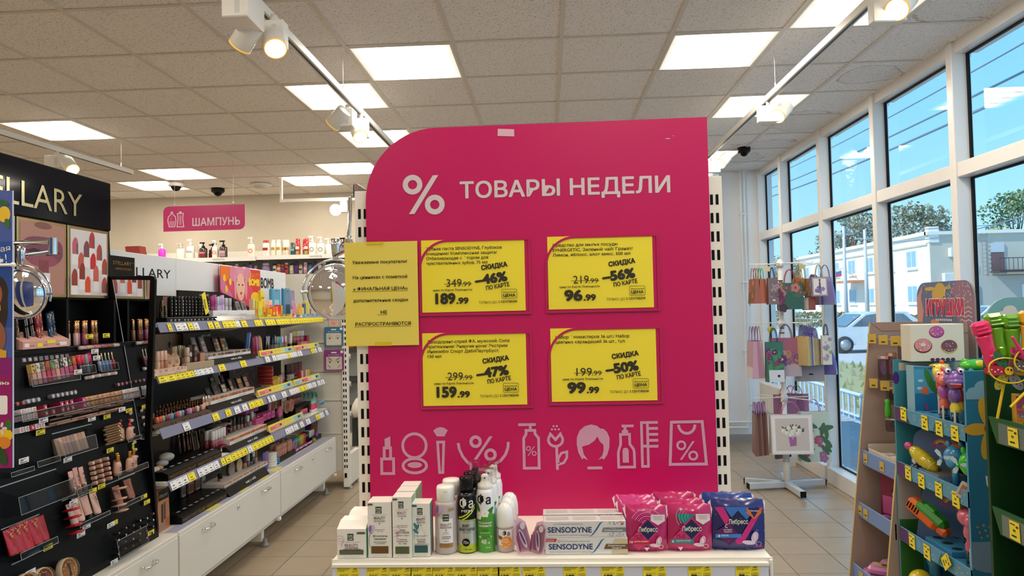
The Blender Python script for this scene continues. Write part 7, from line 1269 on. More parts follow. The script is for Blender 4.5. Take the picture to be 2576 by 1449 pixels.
b.stroke([(-.262,.05),(-.204,.05),(-.21,0),(-.2,-.078),(-.266,-.078),(-.256,0)],.009,PKL,.0006,True);b.rect(-.245,.05,-.22,.07,PKL);b.flat([(-.245,.035),(-.221,.035),(-.222,-.06),(-.244,-.06)],m('e88ab4',.4),.0007)
t=thing('hanging_sign','pink hanging sign with two bottle icons and white lettering over the back shelves','sign',(-3.253,6.6,2.453),-.02);b.obj('board',t)
for x in (-.29,.29):MB().tube([(x,0,.12),(x,0,.545)],.0015,m('c9c9c9',.3,.5),5).obj('wire',t);MB(TR(x,0,.118)).lathe([(.0005,0),(.004,0),(.004,.03),(.0005,.031)],CHROME,8).obj('clip',t)
# ================================================================ right side: bag stand, foil column, pipes, radiator
nb,nn_,np_,ntc=nodes_mat('crinkled_foil',.22);np_.inputs['Base Color'].default_value=lin('d3d3d6');np_.inputs['Metallic'].default_value=.9
vo=nn_.nodes.new('ShaderNodeTexVoronoi');vo.inputs['Scale'].default_value=26;bu=nn_.nodes.new('ShaderNodeBump');bu.inputs['Strength'].default_value=.8;bu.inputs['Distance'].default_value=.01
nn_.links.new(ntc.outputs['Object'],vo.inputs['Vector']);nn_.links.new(vo.outputs['Distance'],bu.inputs['Height']);nn_.links.new(bu.outputs[0],np_.inputs['Normal'])
random.seed(2);FP=[(.0005,0)]+[(.1+.012*random.random(),.001+2.94*i/44)for i in range(45)]+[(.0005,2.942)]
tag(MB(TR(0,0,.03)).lathe(FP,nb,20).obj('insulated_pipe',None,(1.735,7.5,0)),'vertical pipe wrapped in crinkled silver foil behind the right edge of the pink board','pipe')
t=thing('heating_pipes','white heating pipes running up the far corner wall and along its foot','pipes',(2.16,7.93,0))
for x in (.0,.042):MB().tube([(x,-.03,.17+x*1.4),(x,-.03,3.0)],.012,WHITE,10).obj('riser',t);MB().tube([(-.8,-.03,.17+x*1.4),(x,-.03,.17+x*1.4)],.014,WHITE,10).obj('pipe',t)
for z in (1.0,1.75,2.5):MB().box(-.018,-.045,z,.06,0,z+.018,WHITE,.003).obj('clamp',t)
t=thing('radiator','white finned radiator under the window behind the bag stand','radiator',(2.24,7.1,.42))
for i in range(12):MB(TR(0,.075*i-.42,0)).box(-.045,-.033,0,.045,.033,.29,m('dedddb',.35),.012).obj('section',t)
MB().tube([(0,-.45,.03),(0,.5,.03),(-.04,.8,.0)],.014,WHITE,8).tube([(0,-.46,.26),(0,.5,.26)],.016,WHITE,8).obj('pipe',t)
for y in (-.35,.3):MB().box(-.03,y-.015,-.42,.03,y+.015,.02,WHITE).obj('leg',t)
bs=thing('bag_stand','white rotating floor stand with three tiers of gift bags by the windows','bag stand',(1.93,5.95,0))
GSTL=m('c4cad2',.35)
MB().lathe([(.0005,.02),(.026,.02),(.026,.32),(.019,.33),(.019,1.88),(.0005,1.885)],WHITE,16).obj('pole',bs)
MB(TR(0,0,.22)).lathe([(.0275,0),(.0275,.09),(.0275,.091)],GSTL,16).sphere((.03,0,.05),.013,BLACK).obj('collar',bs)
for a in (.2,1.35,2.75,3.3,4.75):
 b=MB(RZ(a));b.box(.0,-.022,.015,.33,.022,.062,GSTL,.003).box(.33,-.022,.015,.338,.022,.062,BLACK,.001);b.obj('leg',bs)
for z in (1.845,1.357,.745):
 for k_ in range(3):
  a=PI*k_/3+(.0 if z>1.5 else .12);MB().tube([(-.26*cos(a),-.26*sin(a),z),(.26*cos(a),.26*sin(a),z),(.27*cos(a),.27*sin(a),z+.015)],.004,WHITE,6).obj('hook_arm',bs)
 MB(TR(0,0,z-.03)).lathe([(.0205,0),(.028,0),(.028,.05),(.0205,.05)],WHITE,14).obj('hub',bs)
for z in (1.7,1.65,1.62,1.31,1.27,1.15,1.12,1.06):MB(TR(0,0,z)).lathe([(.0193,0),(.0196,0),(.0196,.008),(.0193,.008)],BLACK,14).obj('tape_band',bs)
def bag(w_,h_,d_,c,hand,art=None,top=1.0,hl=.07,fan=0,flap=None):
 b=MB();f=m(c,.35,coat=.2);hw=w_/2
 b.add([(-hw,-d_/2,0),(hw,-d_/2,0),(hw,d_/2,0),(-hw,d_/2,0),(-hw*top,-d_/2*.5,h_),(hw*top,-d_/2*.5,h_),(hw*top,d_/2*.5,h_),(-hw*top,d_/2*.5,h_),(hw*.97,0,h_*.45),(-hw*.97,0,h_*.45)],[(0,1,5,4),(3,7,6,2),(0,3,2,1),(1,2,8),(2,6,8),(6,5,8),(5,1,8),(0,9,3),(3,9,7),(7,9,4),(4,9,0)],f)
 if art:b.M=Matrix.Translation((0,-d_/2,0))@Matrix.Rotation(-math.atan2(d_*.25,h_),4,'X')@FRONT(-.0006);art(b,w_,h_);b.M=Matrix()
 q=MB();hm=m(hand,.4)
 for y in (-d_*.2,d_*.2):q.tube([(hw*.45*cos(a),y,h_-.012+(hl+.012)*sin(a))for a in [PI*i/10 for i in range(11)]]if hl>0 else [(0,0,0),(0,0,.01)],.0028,hm,6)
 return kit(('bag',b),('handle',q))
def fl(cs,n_,sz=.02,seed=1,region=None,leaf=None):
 def f(b,w_,h_):
  random.seed(seed);u0,v0,u1,v1=region or (-.45,.05,.45,.95)
  for i in range(n_):
   u,v=w_*(u0+(u1-u0)*random.random()),h_*(v0+(v1-v0)*random.random());r=sz*(.5+random.random())
   if leaf and i%2:b.ell(u,v,r*1.4,r*.5,m(leaf,.4),.0004+.00002*i,10,random.random()*3)
   else :
    for k_ in range(5):b.ell(u+r*.5*cos(1.257*k_),v+r*.5*sin(1.257*k_),r*.42,r*.42,m(cs[i%len(cs)],.4),.0005+.00002*i,8)
    b.ell(u,v,r*.2,r*.2,m(cs[(i+1)%len(cs)],.4),.0007+.00002*i,7)
 return f
def inset(c,c2,inner=None):
 def f(b,w_,h_):
  b.rect(-w_*.47,h_*.03,w_*.47,h_*.97,m(c,.4),.0003);b.rect(-w_*.4,h_*.09,w_*.4,h_*.91,m(c2,.4),.0005)
  if inner:inner(b,w_,h_)
 return f
def tulips(b,w_,h_):
 random.seed(6)
 for i in range(16):
  a=PI*(.05+.9*random.random());r=w_*(.12+.2*random.random());b.ell(r*cos(a),h_*.56+r*.55*sin(a),w_*.05,w_*.02,m(('4a5a3c','5f6a4a','39462e')[i%3],.4),.0007+.00002*i,10,a)
 for (u,v)in ((-.2,.6),(-.08,.66),(.06,.67),(.18,.6),(-.12,.54),(.02,.57),(.14,.53),(-.02,.49)):b.ell(w_*u,h_*v,w_*.055,w_*.05,m('e9e4dc',.4),.0012,12);b.ell(w_*u+w_*.015,h_*v-w_*.01,w_*.03,w_*.03,m('d3cfc0',.4),.0014,10)
 b.flat([(-w_*.09,h_*.44),(w_*.1,h_*.44),(w_*.09,h_*.22),(-w_*.06,h_*.2)],m('9a6494',.4),.0013);b.flat([(-w_*.02,h_*.46),(w_*.04,h_*.46),(0,h_*.36)],m('c49abf',.4),.0015)
def strap(b_):return b_
BG='gift bags on the floor stand'
def hang(k_,x,z,y,rz,label,rx=0):spawn(k_,'gift_bag',label,'gift bag',(x,y,z),rz,BG,rx=rx)
for i,(x,c,sd)in enumerate(((1.69,'a05a4a',3),(1.735,'b0603e',4),(1.765,'a8583a',5))):hang(bag(.15,.2,.05,c,('a02a44','3a9a5a','3a9a5a')[i],fl(('d07a6a','9a3a4a','c9a080'),14,.02,sd,leaf='6a6a3a'),1,.09),x,1.52,5.87+.03*i,-1.5,'small rust floral bag edge-on at the left of the top tier, %s from left'%ORD[i])
def lilacs(b,w_,h_):fl(('6a4a5a','a08a90'),10,.018,4,(-.3,.3,.45,.75))(b,w_,h_);b.rect(-w_*.1,h_*.13,w_*.15,h_*.19,m('e3dedc',.4),.0012);b.rect(-w_*.06,h_*.7,w_*.0,h_*.77,m('c9c0c4',.4),.0012)
hang(bag(.085,.215,.05,'7d6464','2a1a20',lilacs,.95,.085),1.828,1.51,5.84,.1,'brownish mauve bag with dark handles on the top tier')
def green_art(b,w_,h_):
 b.rect(-w_*.1,.0,w_*.5,h_*.55,m('2f5a50',.3),.0003);fl(('7a3a5a','c9a08a','b5706a','5a2a4a'),16,.03,8,(-.5,.5,.5,.95),'3f6a4a')(b,w_,h_);fl(('6a2a4a','8a4a6a','3a2a34'),10,.03,12,(-.5,.02,-.3,.6))(b,w_,h_)
hang(bag(.2,.215,.06,'33584e','a0303e',green_art,1,.11),1.978,1.467,5.87,-.02,'wide dark green bag with exotic flowers behind the pole, top tier')
for i,x in enumerate((2.07,2.1)):hang(bag(.11,.14,.04,('8a7a34','a0623a')[i],'b09a4a',fl(('b5622a','6a7a3a','8a3a2a'),10,.02,30+i),1,.12),x,1.575,5.92,-.9,('olive patterned small bag','orange patterned small bag')[i]+' right of the pole on the top tier')
hang(bag(.1,.105,.04,'8a3a3a','6a2a3a',lambda b,w_,h_:b.rect(-w_*.45,h_*.05,-w_*.02,h_*.95,m('c9b8ae',.4),.0004),1,.05),2.135,1.458,5.9,-.3,'red bag with grey price flap below the olive bags')
hang(bag(.12,.155,.05,'9a8088','b5a078',inset('b5a4a6','e6e2e0',lambda b,w_,h_:(fl(('7a6a9a','9a86b5'),8,.015,5,(-.2,.15,.2,.45))(b,w_,h_),b.ell(0,h_*.6,w_*.06,h_*.22,m('6a5050',.4),.0012,12),b.ell(.0,h_*.84,w_*.07,h_*.05,m('5a4444',.4),.0012,10))),1,.1),2.185,1.568,5.8,-.05,'bag with a framed picture of a woman in lilac, top tier')
for i in range(4):hang(bag(.13,.15,.03,('8f7078','7d626c','86686e','75606a')[i],'5a4a7a',None,1,.1),2.19+.02*i,1.5,5.96+.03*i,-.9,'plain mauve bag behind the framed woman bag, %s in line'%ORD[i])
hang(bag(.15,.23,.06,'8a80b5','7a6aa0',None,.62,.1),2.3,1.497,5.97,-.55,'large plain lilac bag at the right end of the top tier')
for i in range(3):hang(bag(.2,.3,.05,('c49ab0','b98aa4','cfa8bc')[i],'9a7a9a',lambda b,w_,h_:b.rect(-w_*.5,0,w_*.5,h_*.3,m('d9d0d6',.4),.0004),1,.12),1.668+.03*i,.915,5.9+.02*i,-1.6,'pink lilac bag edge-on at the left of the middle tier, %s from left'%ORD[i])
hang(bag(.135,.32,.06,'2f6a5a','20302c',lambda b,w_,h_:(fl(('5a2a5a','d9c0a0','8a3a5a','3a2a44'),18,.028,14,(-.45,.3,.45,.95),'3f8a5a')(b,w_,h_),b.rect(-w_*.4,.0,w_*.5,h_*.3,m('d0d4da',.4),.0014),b.rect(w_*.1,h_*.12,w_*.25,h_*.18,INK,.0016)),1,.11),1.812,.89,5.8,.05,'green exotic floral bag with a white price card on the middle tier')
hang(bag(.22,.31,.07,'a05a74','4a3a7a',lambda b,w_,h_:(b.rect(-w_*.5,0,w_*.5,h_*.33,m('b5a4ae',.4),.0004),fl(('b5826a','7a4a7a','c9a080','8a5a8a'),22,.028,17,(-.42,.35,.42,.62))(b,w_,h_)),1,.11),1.94,.925,5.9,0,'rose pink bag with flower bouquet behind the pole, middle tier')
for i in range(9):hang(bag(.15,.235-.004*i,.022,('c4ae7a','b59a68','6a5a9a','cdb98a','b8a06c')[i%5],'5a4a8a',None,1,.09),2.05+.017*i,1.015,5.84+.012*i,-1.2,'kraft beige bag in the dense row of the middle tier, %s from the left'%ORD[i])
hang(bag(.075,.235,.04,'dfd6c2','3a3a5a',fl(('a08ab0','b5a4c4','9aa080'),16,.014,23,(-.4,.15,.4,.9)),1,.09),2.235,1.018,5.83,.1,'white bag with lilac blossoms at the right of the beige row')
hang(bag(.22,.26,.06,'8f8490','6a5a9a',lambda b,w_,h_:(b.rect(-w_*.5,0,w_*.5,h_*.5,m('a09aa2',.4),.0004),b.rect(-w_*.05,h_*.2,w_*.1,h_*.25,INK,.0008)),1,.06),2.14,.875,5.95,-.1,'large grey mauve bag below the beige row of the middle tier')
hang(bag(.14,.24,.08,'6f66a8','5a5090',None,.3,.09),2.3,.925,5.98,-.5,'lilac blue bag at the right end of the middle tier')
for i in range(5):hang(bag(.2,.33-.01*(i%2),.03,('7a5650','6a4844','855f58','5f403c','7d5a54')[i],'a070a0',None,1,.09),1.66+.022*i,.305,5.86+.01*i,-1.72,'brown bag edge-on at the left of the lowest tier, %s from left'%ORD[i])
hang(bag(.325,.31,.08,'d9d3d2','b5749a',inset('e6e2e0','c9bdb8',tulips),1,.1),1.918,.322,5.78,0,'white bag with a tulip bouquet and pink handles on the lowest tier')
hang(bag(.24,.4,.08,'c4d0c0','b07a9a',fl(('c04a5a','cf5a3a','9a6a90','d07a8a'),26,.03,41,(-.45,.04,.45,.96),'4a6a4a'),1,.1),2.14,.235,5.9,0,'pale green bag with red flowers and leaves on the lowest tier')
for i in range(3):hang(bag(.18,.16,.03,('9a6a94','8a5a88','a87aa0')[i],'b0609a',None,1,.07),1.95+.06*i,.6,6.0+.03*i,-.3,'violet bag top showing behind the tulip bag, %s from the left'%ORD[i])
hang(bag(.15,.3,.03,'5a4644','8a6a7a',None,1,.08),1.93,.23,6.05,.6,'dark bag hanging behind the pole on the lowest tier')
for (x,z,lb)in ((1.78,1.8,'left of the pole, top tier'),(2.06,1.81,'right of the pole, top tier')):
 b=MB(FRONT(0));b.prism([(-.025,-.02),(.025,-.02),(.025,.02),(-.025,.02)],-.001,.001,m('d9c99a',.5));tag(b.obj('price_label',None,(x,5.8,z),(0,.2,.2)),'small pale yellow price label '+lb,'price label','price labels on the bag stand')
b=MB(FRONT(0));b.prism([(-.03,-.02),(.03,-.02),(.03,.02),(-.03,.02)],-.001,.001,m('c9b04a',.5));tag(b.obj('price_label',None,(1.8,5.82,1.31),(0,-.5,.2)),'tilted yellow price label left of the pole, middle tier','price label')
# ================================================================ cardboard toy displays by the windows
BEI=m('a8958c',.55);BEI2=m('9a8880',.6);LIPB=m('6f8fc8',.4)
t=thing('toy_display','beige cardboard toy display with a header reading toys, nearest the windows','display stand',(1.6,3.22,0));M_=TR(-1.6,-3.22,0)
def xz(y):return Matrix(((1,0,0,0),(0,0,-1,y),(0,1,0,0),(0,0,0,1)))
for y,nm in ((3.41,'side_panel'),(3.062,'side_panel')):
 b=MB(M_@xz(y));b.prism([(1.345,0),(1.76,0),(1.76,1.42),(1.509,1.42)],0,.012,BEI,m('c9b878',.5));
 b.M=M_@FRONT(y-.0125);b.stroke([(1.509,1.42),(1.56,1.378),(1.76,1.378)],.0018,m('5a4a44',.6),.0003)
 b.obj(nm,t)
b=MB(M_@LEFTF(1.752));P=rr_poly(-3.45,.05,-3.0,1.6,.07,6,(0,1,1,0));b.prism(P,-.008,0,m('5f6d92',.5),BEI2);Zh=.0006
b.rect(-3.45,.05,-3.0,1.41,BEI2,.0003)
b.flat([(-3.45,1.41),(-3.41,1.41),(-3.39,1.47),(-3.41,1.53),(-3.4,1.58),(-3.45,1.53)],m('c08a84',.5),Zh);b.flat([(-3.12,1.6),(-3.06,1.598),(-3.02,1.57),(-3.0,1.53),(-3.0,1.41),(-3.1,1.41),(-3.15,1.46),(-3.13,1.52),(-3.17,1.55)],m('8f6d85',.5),Zh)
for (u,v,r)in ((-3.33,1.585,.05),(-3.25,1.56,.05),(-3.2,1.59,.04),(-3.29,1.545,.03)):b.ell(u,v if v<1.57 else 1.57,r*.9,min(r,1.598-v if v>1.57 else r)*.7,m('c4a452',.5),Zh+.0001,14)
b.ell(-3.27,1.525,.045,.035,m('c4a452',.5),Zh+.0002,14);b.ell(-3.3,1.42,.035,.012,m('c98a5a',.5),Zh+.0001,12)
random.seed(4)
for i in range(70):b.ell(-3.22+.2*random.random(),1.5+.09*random.random(),.0028,.0028,m('d8ccd2',.5),Zh+.0002,6)
for k_ in range(4):b.stroke([(-3.1+.012*j,1.43+.018*k_+.004*sin(j*1.6))for j in range(8)],.003,m('e0d3d0',.5),Zh+.0003)
for k_ in range(3):b.stroke([(-3.44+.013*k_,1.44+.016*j+0*k_)if j%2 else (-3.434+.013*k_,1.44+.016*j)for j in range(7)],.003,m('d8aca6',.5),Zh+.0003)
b.stroke([(-3.38+.02*cos(a),1.55+.04*sin(a))for a in [PI*i/8 for i in range(9)]],.0025,m('d9c26a',.5),Zh+.0003);b.stroke([(-3.18+.03*cos(a),1.53+.05*sin(a))for a in [PI*.2+PI*i/8 for i in range(9)]],.0025,m('d9c26a',.5),Zh+.0003)
TOP_=.001
b.text('ИГРУШКИ',-3.37,1.445,.078,m('e6d9d6',.5),.305,.075,z=TOP_+.0002);b.text('ИГРУШКИ',-3.365,1.449,.07,m('c22a5c',.5),.296,.045,z=TOP_+.0008)
b.text('ıııııııı',-3.29,1.425,.014,m('d9ccd0',.5),.13,.04,z=TOP_)
b.obj('header',t)
for x,z in ((1.45,.83),(1.425,.59),(1.39,.31)):
 MB(M_).box(x+.005,3.064,z-.07,1.74,3.396,z-.06,BEI2).obj('shelf',t);q=MB(M_@LEFTF(x));q.prism([(-3.41,z-.065),(-3.05,z-.065),(-3.05,z),(-3.41,z)],-.006,0,LIPB,m('8aa6d6',.4))
 q.obj('shelf_lip',t)
for z,n_ in ((1.355,0),(1.15,1)):
 for i,y in enumerate((3.36,3.25,3.14,3.06)):
  q=MB(M_);q.tube([(1.75,y,z+.01),(1.52,y,z+.012),(1.5,y,z+.012)],.0025,CHROME,6).tube([(1.75,y,z-.015),(1.53,y,z-.012),(1.5,y,z+.0)],.0025,CHROME,6);q.obj('peg',t)
  q=MB(FRONT(0));q.prism([(-.018,-.02),(.018,-.02),(.018,.022),(-.018,.022)],-.001,.001,m('c9ab48',.55));q.rect(-.008,-.012,.008,-.006,INK,.0014);tag(q.obj('price_tag',None,(1.497,y,z-.01),(0,0,-.75+.2*(i%3))),'small yellow tag on the %s peg row of the beige display, %s from windows'%(('upper','lower')[n_],ORD[i]),'price tag','peg tags of the beige display')
def toy_bag(c,c2,w_=.07,h_=.12):
 b=MB();b.M=FRONT(0);b.prism(rr_poly(-w_/2,-h_,w_/2,0,.008),-.022,0,clear('e6d6e2',1.45,.8,.05,'toy_bag'));b.ell(0,-h_*.5,w_*.32,h_*.3,m(c,.4),-.008,14);b.ell(w_*.1,-h_*.4,w_*.14,h_*.14,m(c2,.4),-.006,10);b.rect(-w_/2,-h_*.14,w_/2,0,m(c2,.4),.0006);b.rect(-w_*.2,-h_*.12,w_*.2,-h_*.02,m('d9d0c9',.5),.001);return kit((None,b))
for i,(x,y,z,c,c2,w_,h_,lb)in enumerate(((1.525,3.32,1.27,'9a8ac0','b58a9a',.045,.11,'lilac toy bag hanging low from the upper pegs'),(1.55,3.3,1.285,'c08a9a','a8685a',.04,.13,'pink toy bag hanging beside the lilac one, upper pegs'),(1.575,3.2,1.335,'3a2a50','b05a7a',.075,.08,'dark purple toy bag with a small figure, upper pegs'),(1.6,3.17,1.335,'8a3a5a','c05a6a',.07,.09,'dark red toy bag at the right end of the upper pegs'),(1.55,3.3,1.13,'2a2a2c','4a3a30',.05,.08,'dark toy bag hanging from the lower pegs'),(1.575,3.27,1.125,'c8562a','c93a2a',.06,.1,'orange and red toy bag on the lower pegs'),(1.545,3.28,.99,'6a6a68','9a9a96',.07,.06,'grey toy bag hanging lowest beside the blue display'))):
 spawn(toy_bag(c,c2,w_,h_),'toy_pack',lb,'toy pack',(x,y,z),-.7,'hanging toy bags')
b=MB().lathe([(.0005,0),(.012,.01),(.014,.04),(.01,.07),(.013,.085),(.0005,.09)],m('4ac03a',.35),12);tag(b.obj('toy_figure',None,(1.535,3.31,.985)),'bright green small toy hanging below the lower pegs','toy')
b=MB();b.box(1.462,2.94,1.272,1.672,3.02,1.421,m('dcd8ca',.5),.002);b.M=FRONT(2.94)
for (cx,cz,r,cs)in ((1.51,1.335,.036,('6a3a24','d9909a')),(1.565,1.39,.03,('9a2a7a','c05aa0')),(1.612,1.33,.034,('c9b86a','7a4a5a'))):
 b.ell(cx,cz,r,r*.82,m(cs[0],.4),.0006,20);b.ell(cx,cz+.003,r*.92,r*.72,m(cs[1],.4),.0008,20);random.seed(int(cx*1000))
 for i in range(24):a_=6.28*random.random();q=r*.8*random.random()**.5;b.ell(cx+q*cos(a_),cz+q*.75*sin(a_),.002,.002,m(('f0e6ea','8a3a6a','d9c84a','5a7ab0')[i%4],.4),.001,6)
b.ell(1.51,1.34,.011,.007,m('dcd8ca',.5),.0012,12)
for i in range(5):b.ell(1.545+.02*i,1.279,.009,.007,m('5a2a5a',.4),.0008,10)
tag(b.obj('toy_box'),'white toy box printed with a donut and two sprinkled shapes, before the toys header','toy box')
b=MB().box(1.47,3.12,.77,1.7,3.38,.774,m('c9c0b4',.6)).box(1.47,3.12,.77,1.475,3.38,.84,m('d6cec2',.6)).box(1.47,3.376,.77,1.7,3.38,.86,m('d6cec2',.6));tag(b.obj('carton_tray'),'open white carton tray on the top beige shelf','carton')
for i in range(3):spawn(box_item(.05,.06,.05,'dcd6cc','2f6a5a'),'toy_box','small white toy box in the carton tray, %s from the window side'%ORD[i],'toy box',(1.5+.02*i,3.32-.07*i,.7745),-PI/2,'small boxes in the carton')
b=box_item(.11,.05,.21,'7a2040','c05a90');o=spawn(b,'doll_box','tall dark pink doll box on the middle beige shelf','toy box',(1.53,3.3,.531),-1.1)
q=MB(FRONT(-.0008));q.ell(.02,.12,.014,.018,m('d9a68a',.5),.0004,14);q.ell(.02,.134,.018,.012,m('2a1a18',.5),.0006,12);q.flat([(.0,.03),(.042,.03),(.032,.1),(.01,.1)],m('c23a80',.5),.0005);q.obj('printed_doll',o)
for i,(c,s_)in enumerate((('8a6aa0',.03),('d9cfc8',.026),('a08ab8',.034))):spawn(kit((None,MB().sphere((0,0,.7),1,m(c,.3,coat=.4),14,8,(1.3,1,.7)).sphere((-.6,-.7,.9),.35,m('e6e0e4',.3),10,6))),'toy_pack','crumpled lilac toy pack on the middle beige shelf, %s from the window side'%ORD[i],'toy pack',(1.475+.02*i,3.24-.05*i,.531),0,'crumpled toy packs',s=s_)
for i,(x,y,z)in enumerate(((1.47,3.33,.251),(1.49,3.22,.251),(1.47,3.26,.3),(1.54,3.3,.3),(1.47,3.12,.251),(1.55,3.15,.29))):
 b=MB().box(-.065,-.04,0,.065,.04,.045,m('c87ab5',.35,coat=.3),.015);b.M=TR(0,0,.0455);b.rrect(-.045,-.028,.045,.028,.01,m('c9a88a',.4),.0);b.ell(0,0,.012,.012,m('6a3a2a',.4),.0003,10);spawn(kit((None,b)),'toy_case','pink plastic toy case with oval picture, %s in the lowest beige shelf pile'%ORD[i],'toy case',(x,y,z),-1.2+.3*(i%3),'pink toy cases')
for i,(x,y,z)in enumerate(((1.449,3.36,.797),(1.449,3.2,.795),(1.424,3.38,.557),(1.424,3.32,.555),(1.389,3.31,.277))):q=MB(LEFTF(0));q.prism([(-.02,-.02),(.02,-.02),(.02,.02),(-.02,.02)],-.0004,.0008,m('c9a94a',.55));q.rect(-.01,-.01,.01,-.004,INK,.0012);tag(q.obj('price_tag',None,(x-.0006,y,z)),'dull yellow price tag on the beige display shelf lips, %s from the top'%ORD[i],'price tag','shelf tags of the beige display')  # tags in a darker, duller yellow than the other price tags
# ---- blue display
BLU=m('2f7fa4',.45);BLD=m('2a7290',.45);BLL=m('4f9cc4',.42)
t=thing('toy_display','blue cardboard toy display with a yellow flower side and leaf artwork','display stand',(1.62,2.77,0));M_=TR(-1.62,-2.77,0)
b=MB(M_@FRONT(3.03));b.prism([(1.43,0),(1.86,0),(1.86,1.275),(1.43,1.275)],0,.01,m('3a8a9a',.45));b.rect(1.45,1.23,1.86,1.262,m('c9bfb0',.6),.0105);b.rect(1.43,.0,1.52,.62,m('2f6a2a',.5),.0105);b.rect(1.43,.62,1.52,.82,m('a9a29c',.5),.0105)
b.ell(1.437,1.2,.013,.026,m('4a2a80',.4),.0108,12);b.obj('side_panel',t)
b=MB(M_@FRONT(2.52));b.prism([(1.43,0),(1.86,0),(1.86,1.272),(1.43,1.272)],-.01,0,BLD,BLL);Zp=.0005
for (u,v,r)in ((1.455,1.2,.02),(1.49,1.215,.03),(1.525,1.2,.024),(1.445,1.19,.015)):b.ell(u,v,r,r*.8,m('7fa9bd',.5),Zp,14)
b.rect(1.431,1.175,1.55,1.2,m('7fa9bd',.5),Zp+.0001);FY=m('d0a024',.5)
for a,L_ in ((1.8,.06),(3.2,.05),(-1.75,.06),(.3,.05),(-.7,.04)):b.ell(1.505+L_*.85*cos(a),1.075+L_*.95*sin(a),L_*.85,.021,FY,Zp+.0002,18,a)
b.ell(1.505,1.075,.018,.018,m('b8401f',.5),Zp+.0005,14);b.stroke([(1.505,1.08),(1.522,1.115)],.005,m('3a2a4a',.5),Zp+.0007)
for i in range(11):b.ell(1.452+.02*(i%4)+.006*(i//4),.74-.018*(i//4)+.006*(i%2),.0045,.0045,m('b58f2a',.5),Zp+.0002,8)
b.rect(1.431,.6,1.6,.69,m('7d93a2',.5),Zp+.0001);b.ell(1.5,.61,.07,.025,m('7d93a2',.5),Zp+.0001,20)
b.stroke([(1.488,.91),(1.51,.9),(1.512,.84),(1.49,.885)],.006,m('e6dce0',.5),Zp+.0003,True);b.flat([(1.489,.909),(1.508,.9),(1.51,.85),(1.492,.885)],m('6a2a5a',.5),Zp+.0002)
b.flat([(1.468,.455),(1.53,.475),(1.53,.3),(1.5,.345),(1.475,.41)],m('8f2a34',.5),Zp+.0002);b.flat([(1.462,.465),(1.48,.48),(1.53,.48),(1.53,.462),(1.47,.455)],m('c9862a',.5),Zp+.0004)
for i in range(3):b.ell(1.462,.41-.022*i,.012,.004,m('c9d2d6',.5),Zp+.0002,8,.5-.3*i)
b.obj('side_panel',t)
MB(M_).box(1.85,2.53,0,1.86,3.02,1.27,BLD).obj('back_panel',t)
LEAF=(('5a2a7a',1.0),('2f7fb5',.8),('2f6a8a',.6),('5aa0c0',.4))
for z,zs in ((1.083,1.04),(.858,.815),(.592,.55),(.33,.29)):
 MB(M_).box(1.436,2.531,zs-.012,1.85,3.019,zs-.004,m('2a6a8a',.5)).obj('shelf',t)
 q=MB(M_@LEFTF(1.43));q.prism([(-3.025,z-.055),(-2.521,z-.055),(-2.521,z),(-3.025,z)],-.006,0,m('5596bd',.4),m('7ab4d6',.4));q.flat([(-3.025,z-.054),(-3.025,z-.001),(-2.96,z-.001),(-2.9,z-.054)],m('54306a',.5),.0005)
 for i in range(3):q.ring(-2.87+.05*i,z-.025-.008*i,.008+.002*i,.01,.0018,m('a9d0e6',.4),.0006)
 q.ell(-2.72,z-.03,.006,.03,m('2f6a3a',.5),.0006,10,-.5);q.ell(-2.7,z-.03,.005,.028,m('357a42',.5),.0007,10,-.7)
 for i in range(7):q.ell(-2.65+.017*i,z-.018-.012*(i%3),.005,.0035,m('c9a83a',.5),.0006,8)
 q.obj('shelf_lip',t)
def tag_l(y,z,label,x=1.4285,rz=0,tilt=.0):
 q=MB(LEFTF(0));q.prism([(-.021,-.028),(.024,-.03),(.021,.024),(-.022,.024)],-.0004,.0008,YEL);q.text('99',-.006,-.006,.008,INK,.012,.04,z=.0012);q.rect(-.012,-.02,.01,-.015,INK,.0012);q.rect(-.018,.014,.004,.017,INK,.0012);q.rect(.008,.008,.018,.014,INK,.0012)
 return tag(q.obj('price_tag',None,(x-.001,y,z),(tilt,0,0)),label,'price tag','price tags on the toy displays')
for i,(y,z)in enumerate(((2.95,1.065),(2.79,1.055),(2.69,1.05),(2.59,1.05),(2.93,.832),(2.83,.825),(2.71,.82),(2.6,.815),(2.92,.565),(2.81,.56))):tag_l(y,z,'yellow price tag on the %s lip of the blue display, %s from windows'%(('top','second','third')[0 if i<4 else 1 if i<8 else 2],ORD[(i if i<4 else i-4 if i<8 else i-8)]))
tag_l(2.66,.575,'yellow price tag folded upward on the third lip of the blue toy display',1.42,0,.9)
b=MB(FRONT(2.9));b.prism([(1.45,1.041),(1.6,1.041),(1.6,1.245),(1.45,1.258)],-.06,0,m('2f86b5',.4),m('8ab8cc',.5));b.rect(1.451,1.042,1.599,1.15,m('256fa0',.4),.0003);b.rect(1.451,1.15,1.53,1.245,m('4a9cc8',.4),.0003)
b.ell(1.51,1.2,.014,.05,m('3a7a34',.5),.0006,14,.35);b.ell(1.53,1.17,.014,.04,m('2f6a2e',.5),.0008,14,.5);b.ell(1.545,1.235,.011,.011,m('7a2a5a',.5),.0006,14);b.text('3+',1.545,1.2315,.008,WHITE,.012,.03,'C',.001)
for (a)in (1.9,2.2,2.5,2.8):b.ell(1.502+.016*cos(a),1.145+.02*sin(a),.02,.004,m('c9673a',.5),.0007,10,a)
b.ring(1.57,1.1,.028,.05,.012,m('8a7a34',.5),.0007,1.6,4.2,12)
for (u,v,a)in ((1.495,1.095,1.9),(1.51,1.07,.9),(1.497,1.065,2.5),(1.52,1.06,.4)):b.ell(u,v,.014,.005,m('b03a78',.5),.0008,10,a)
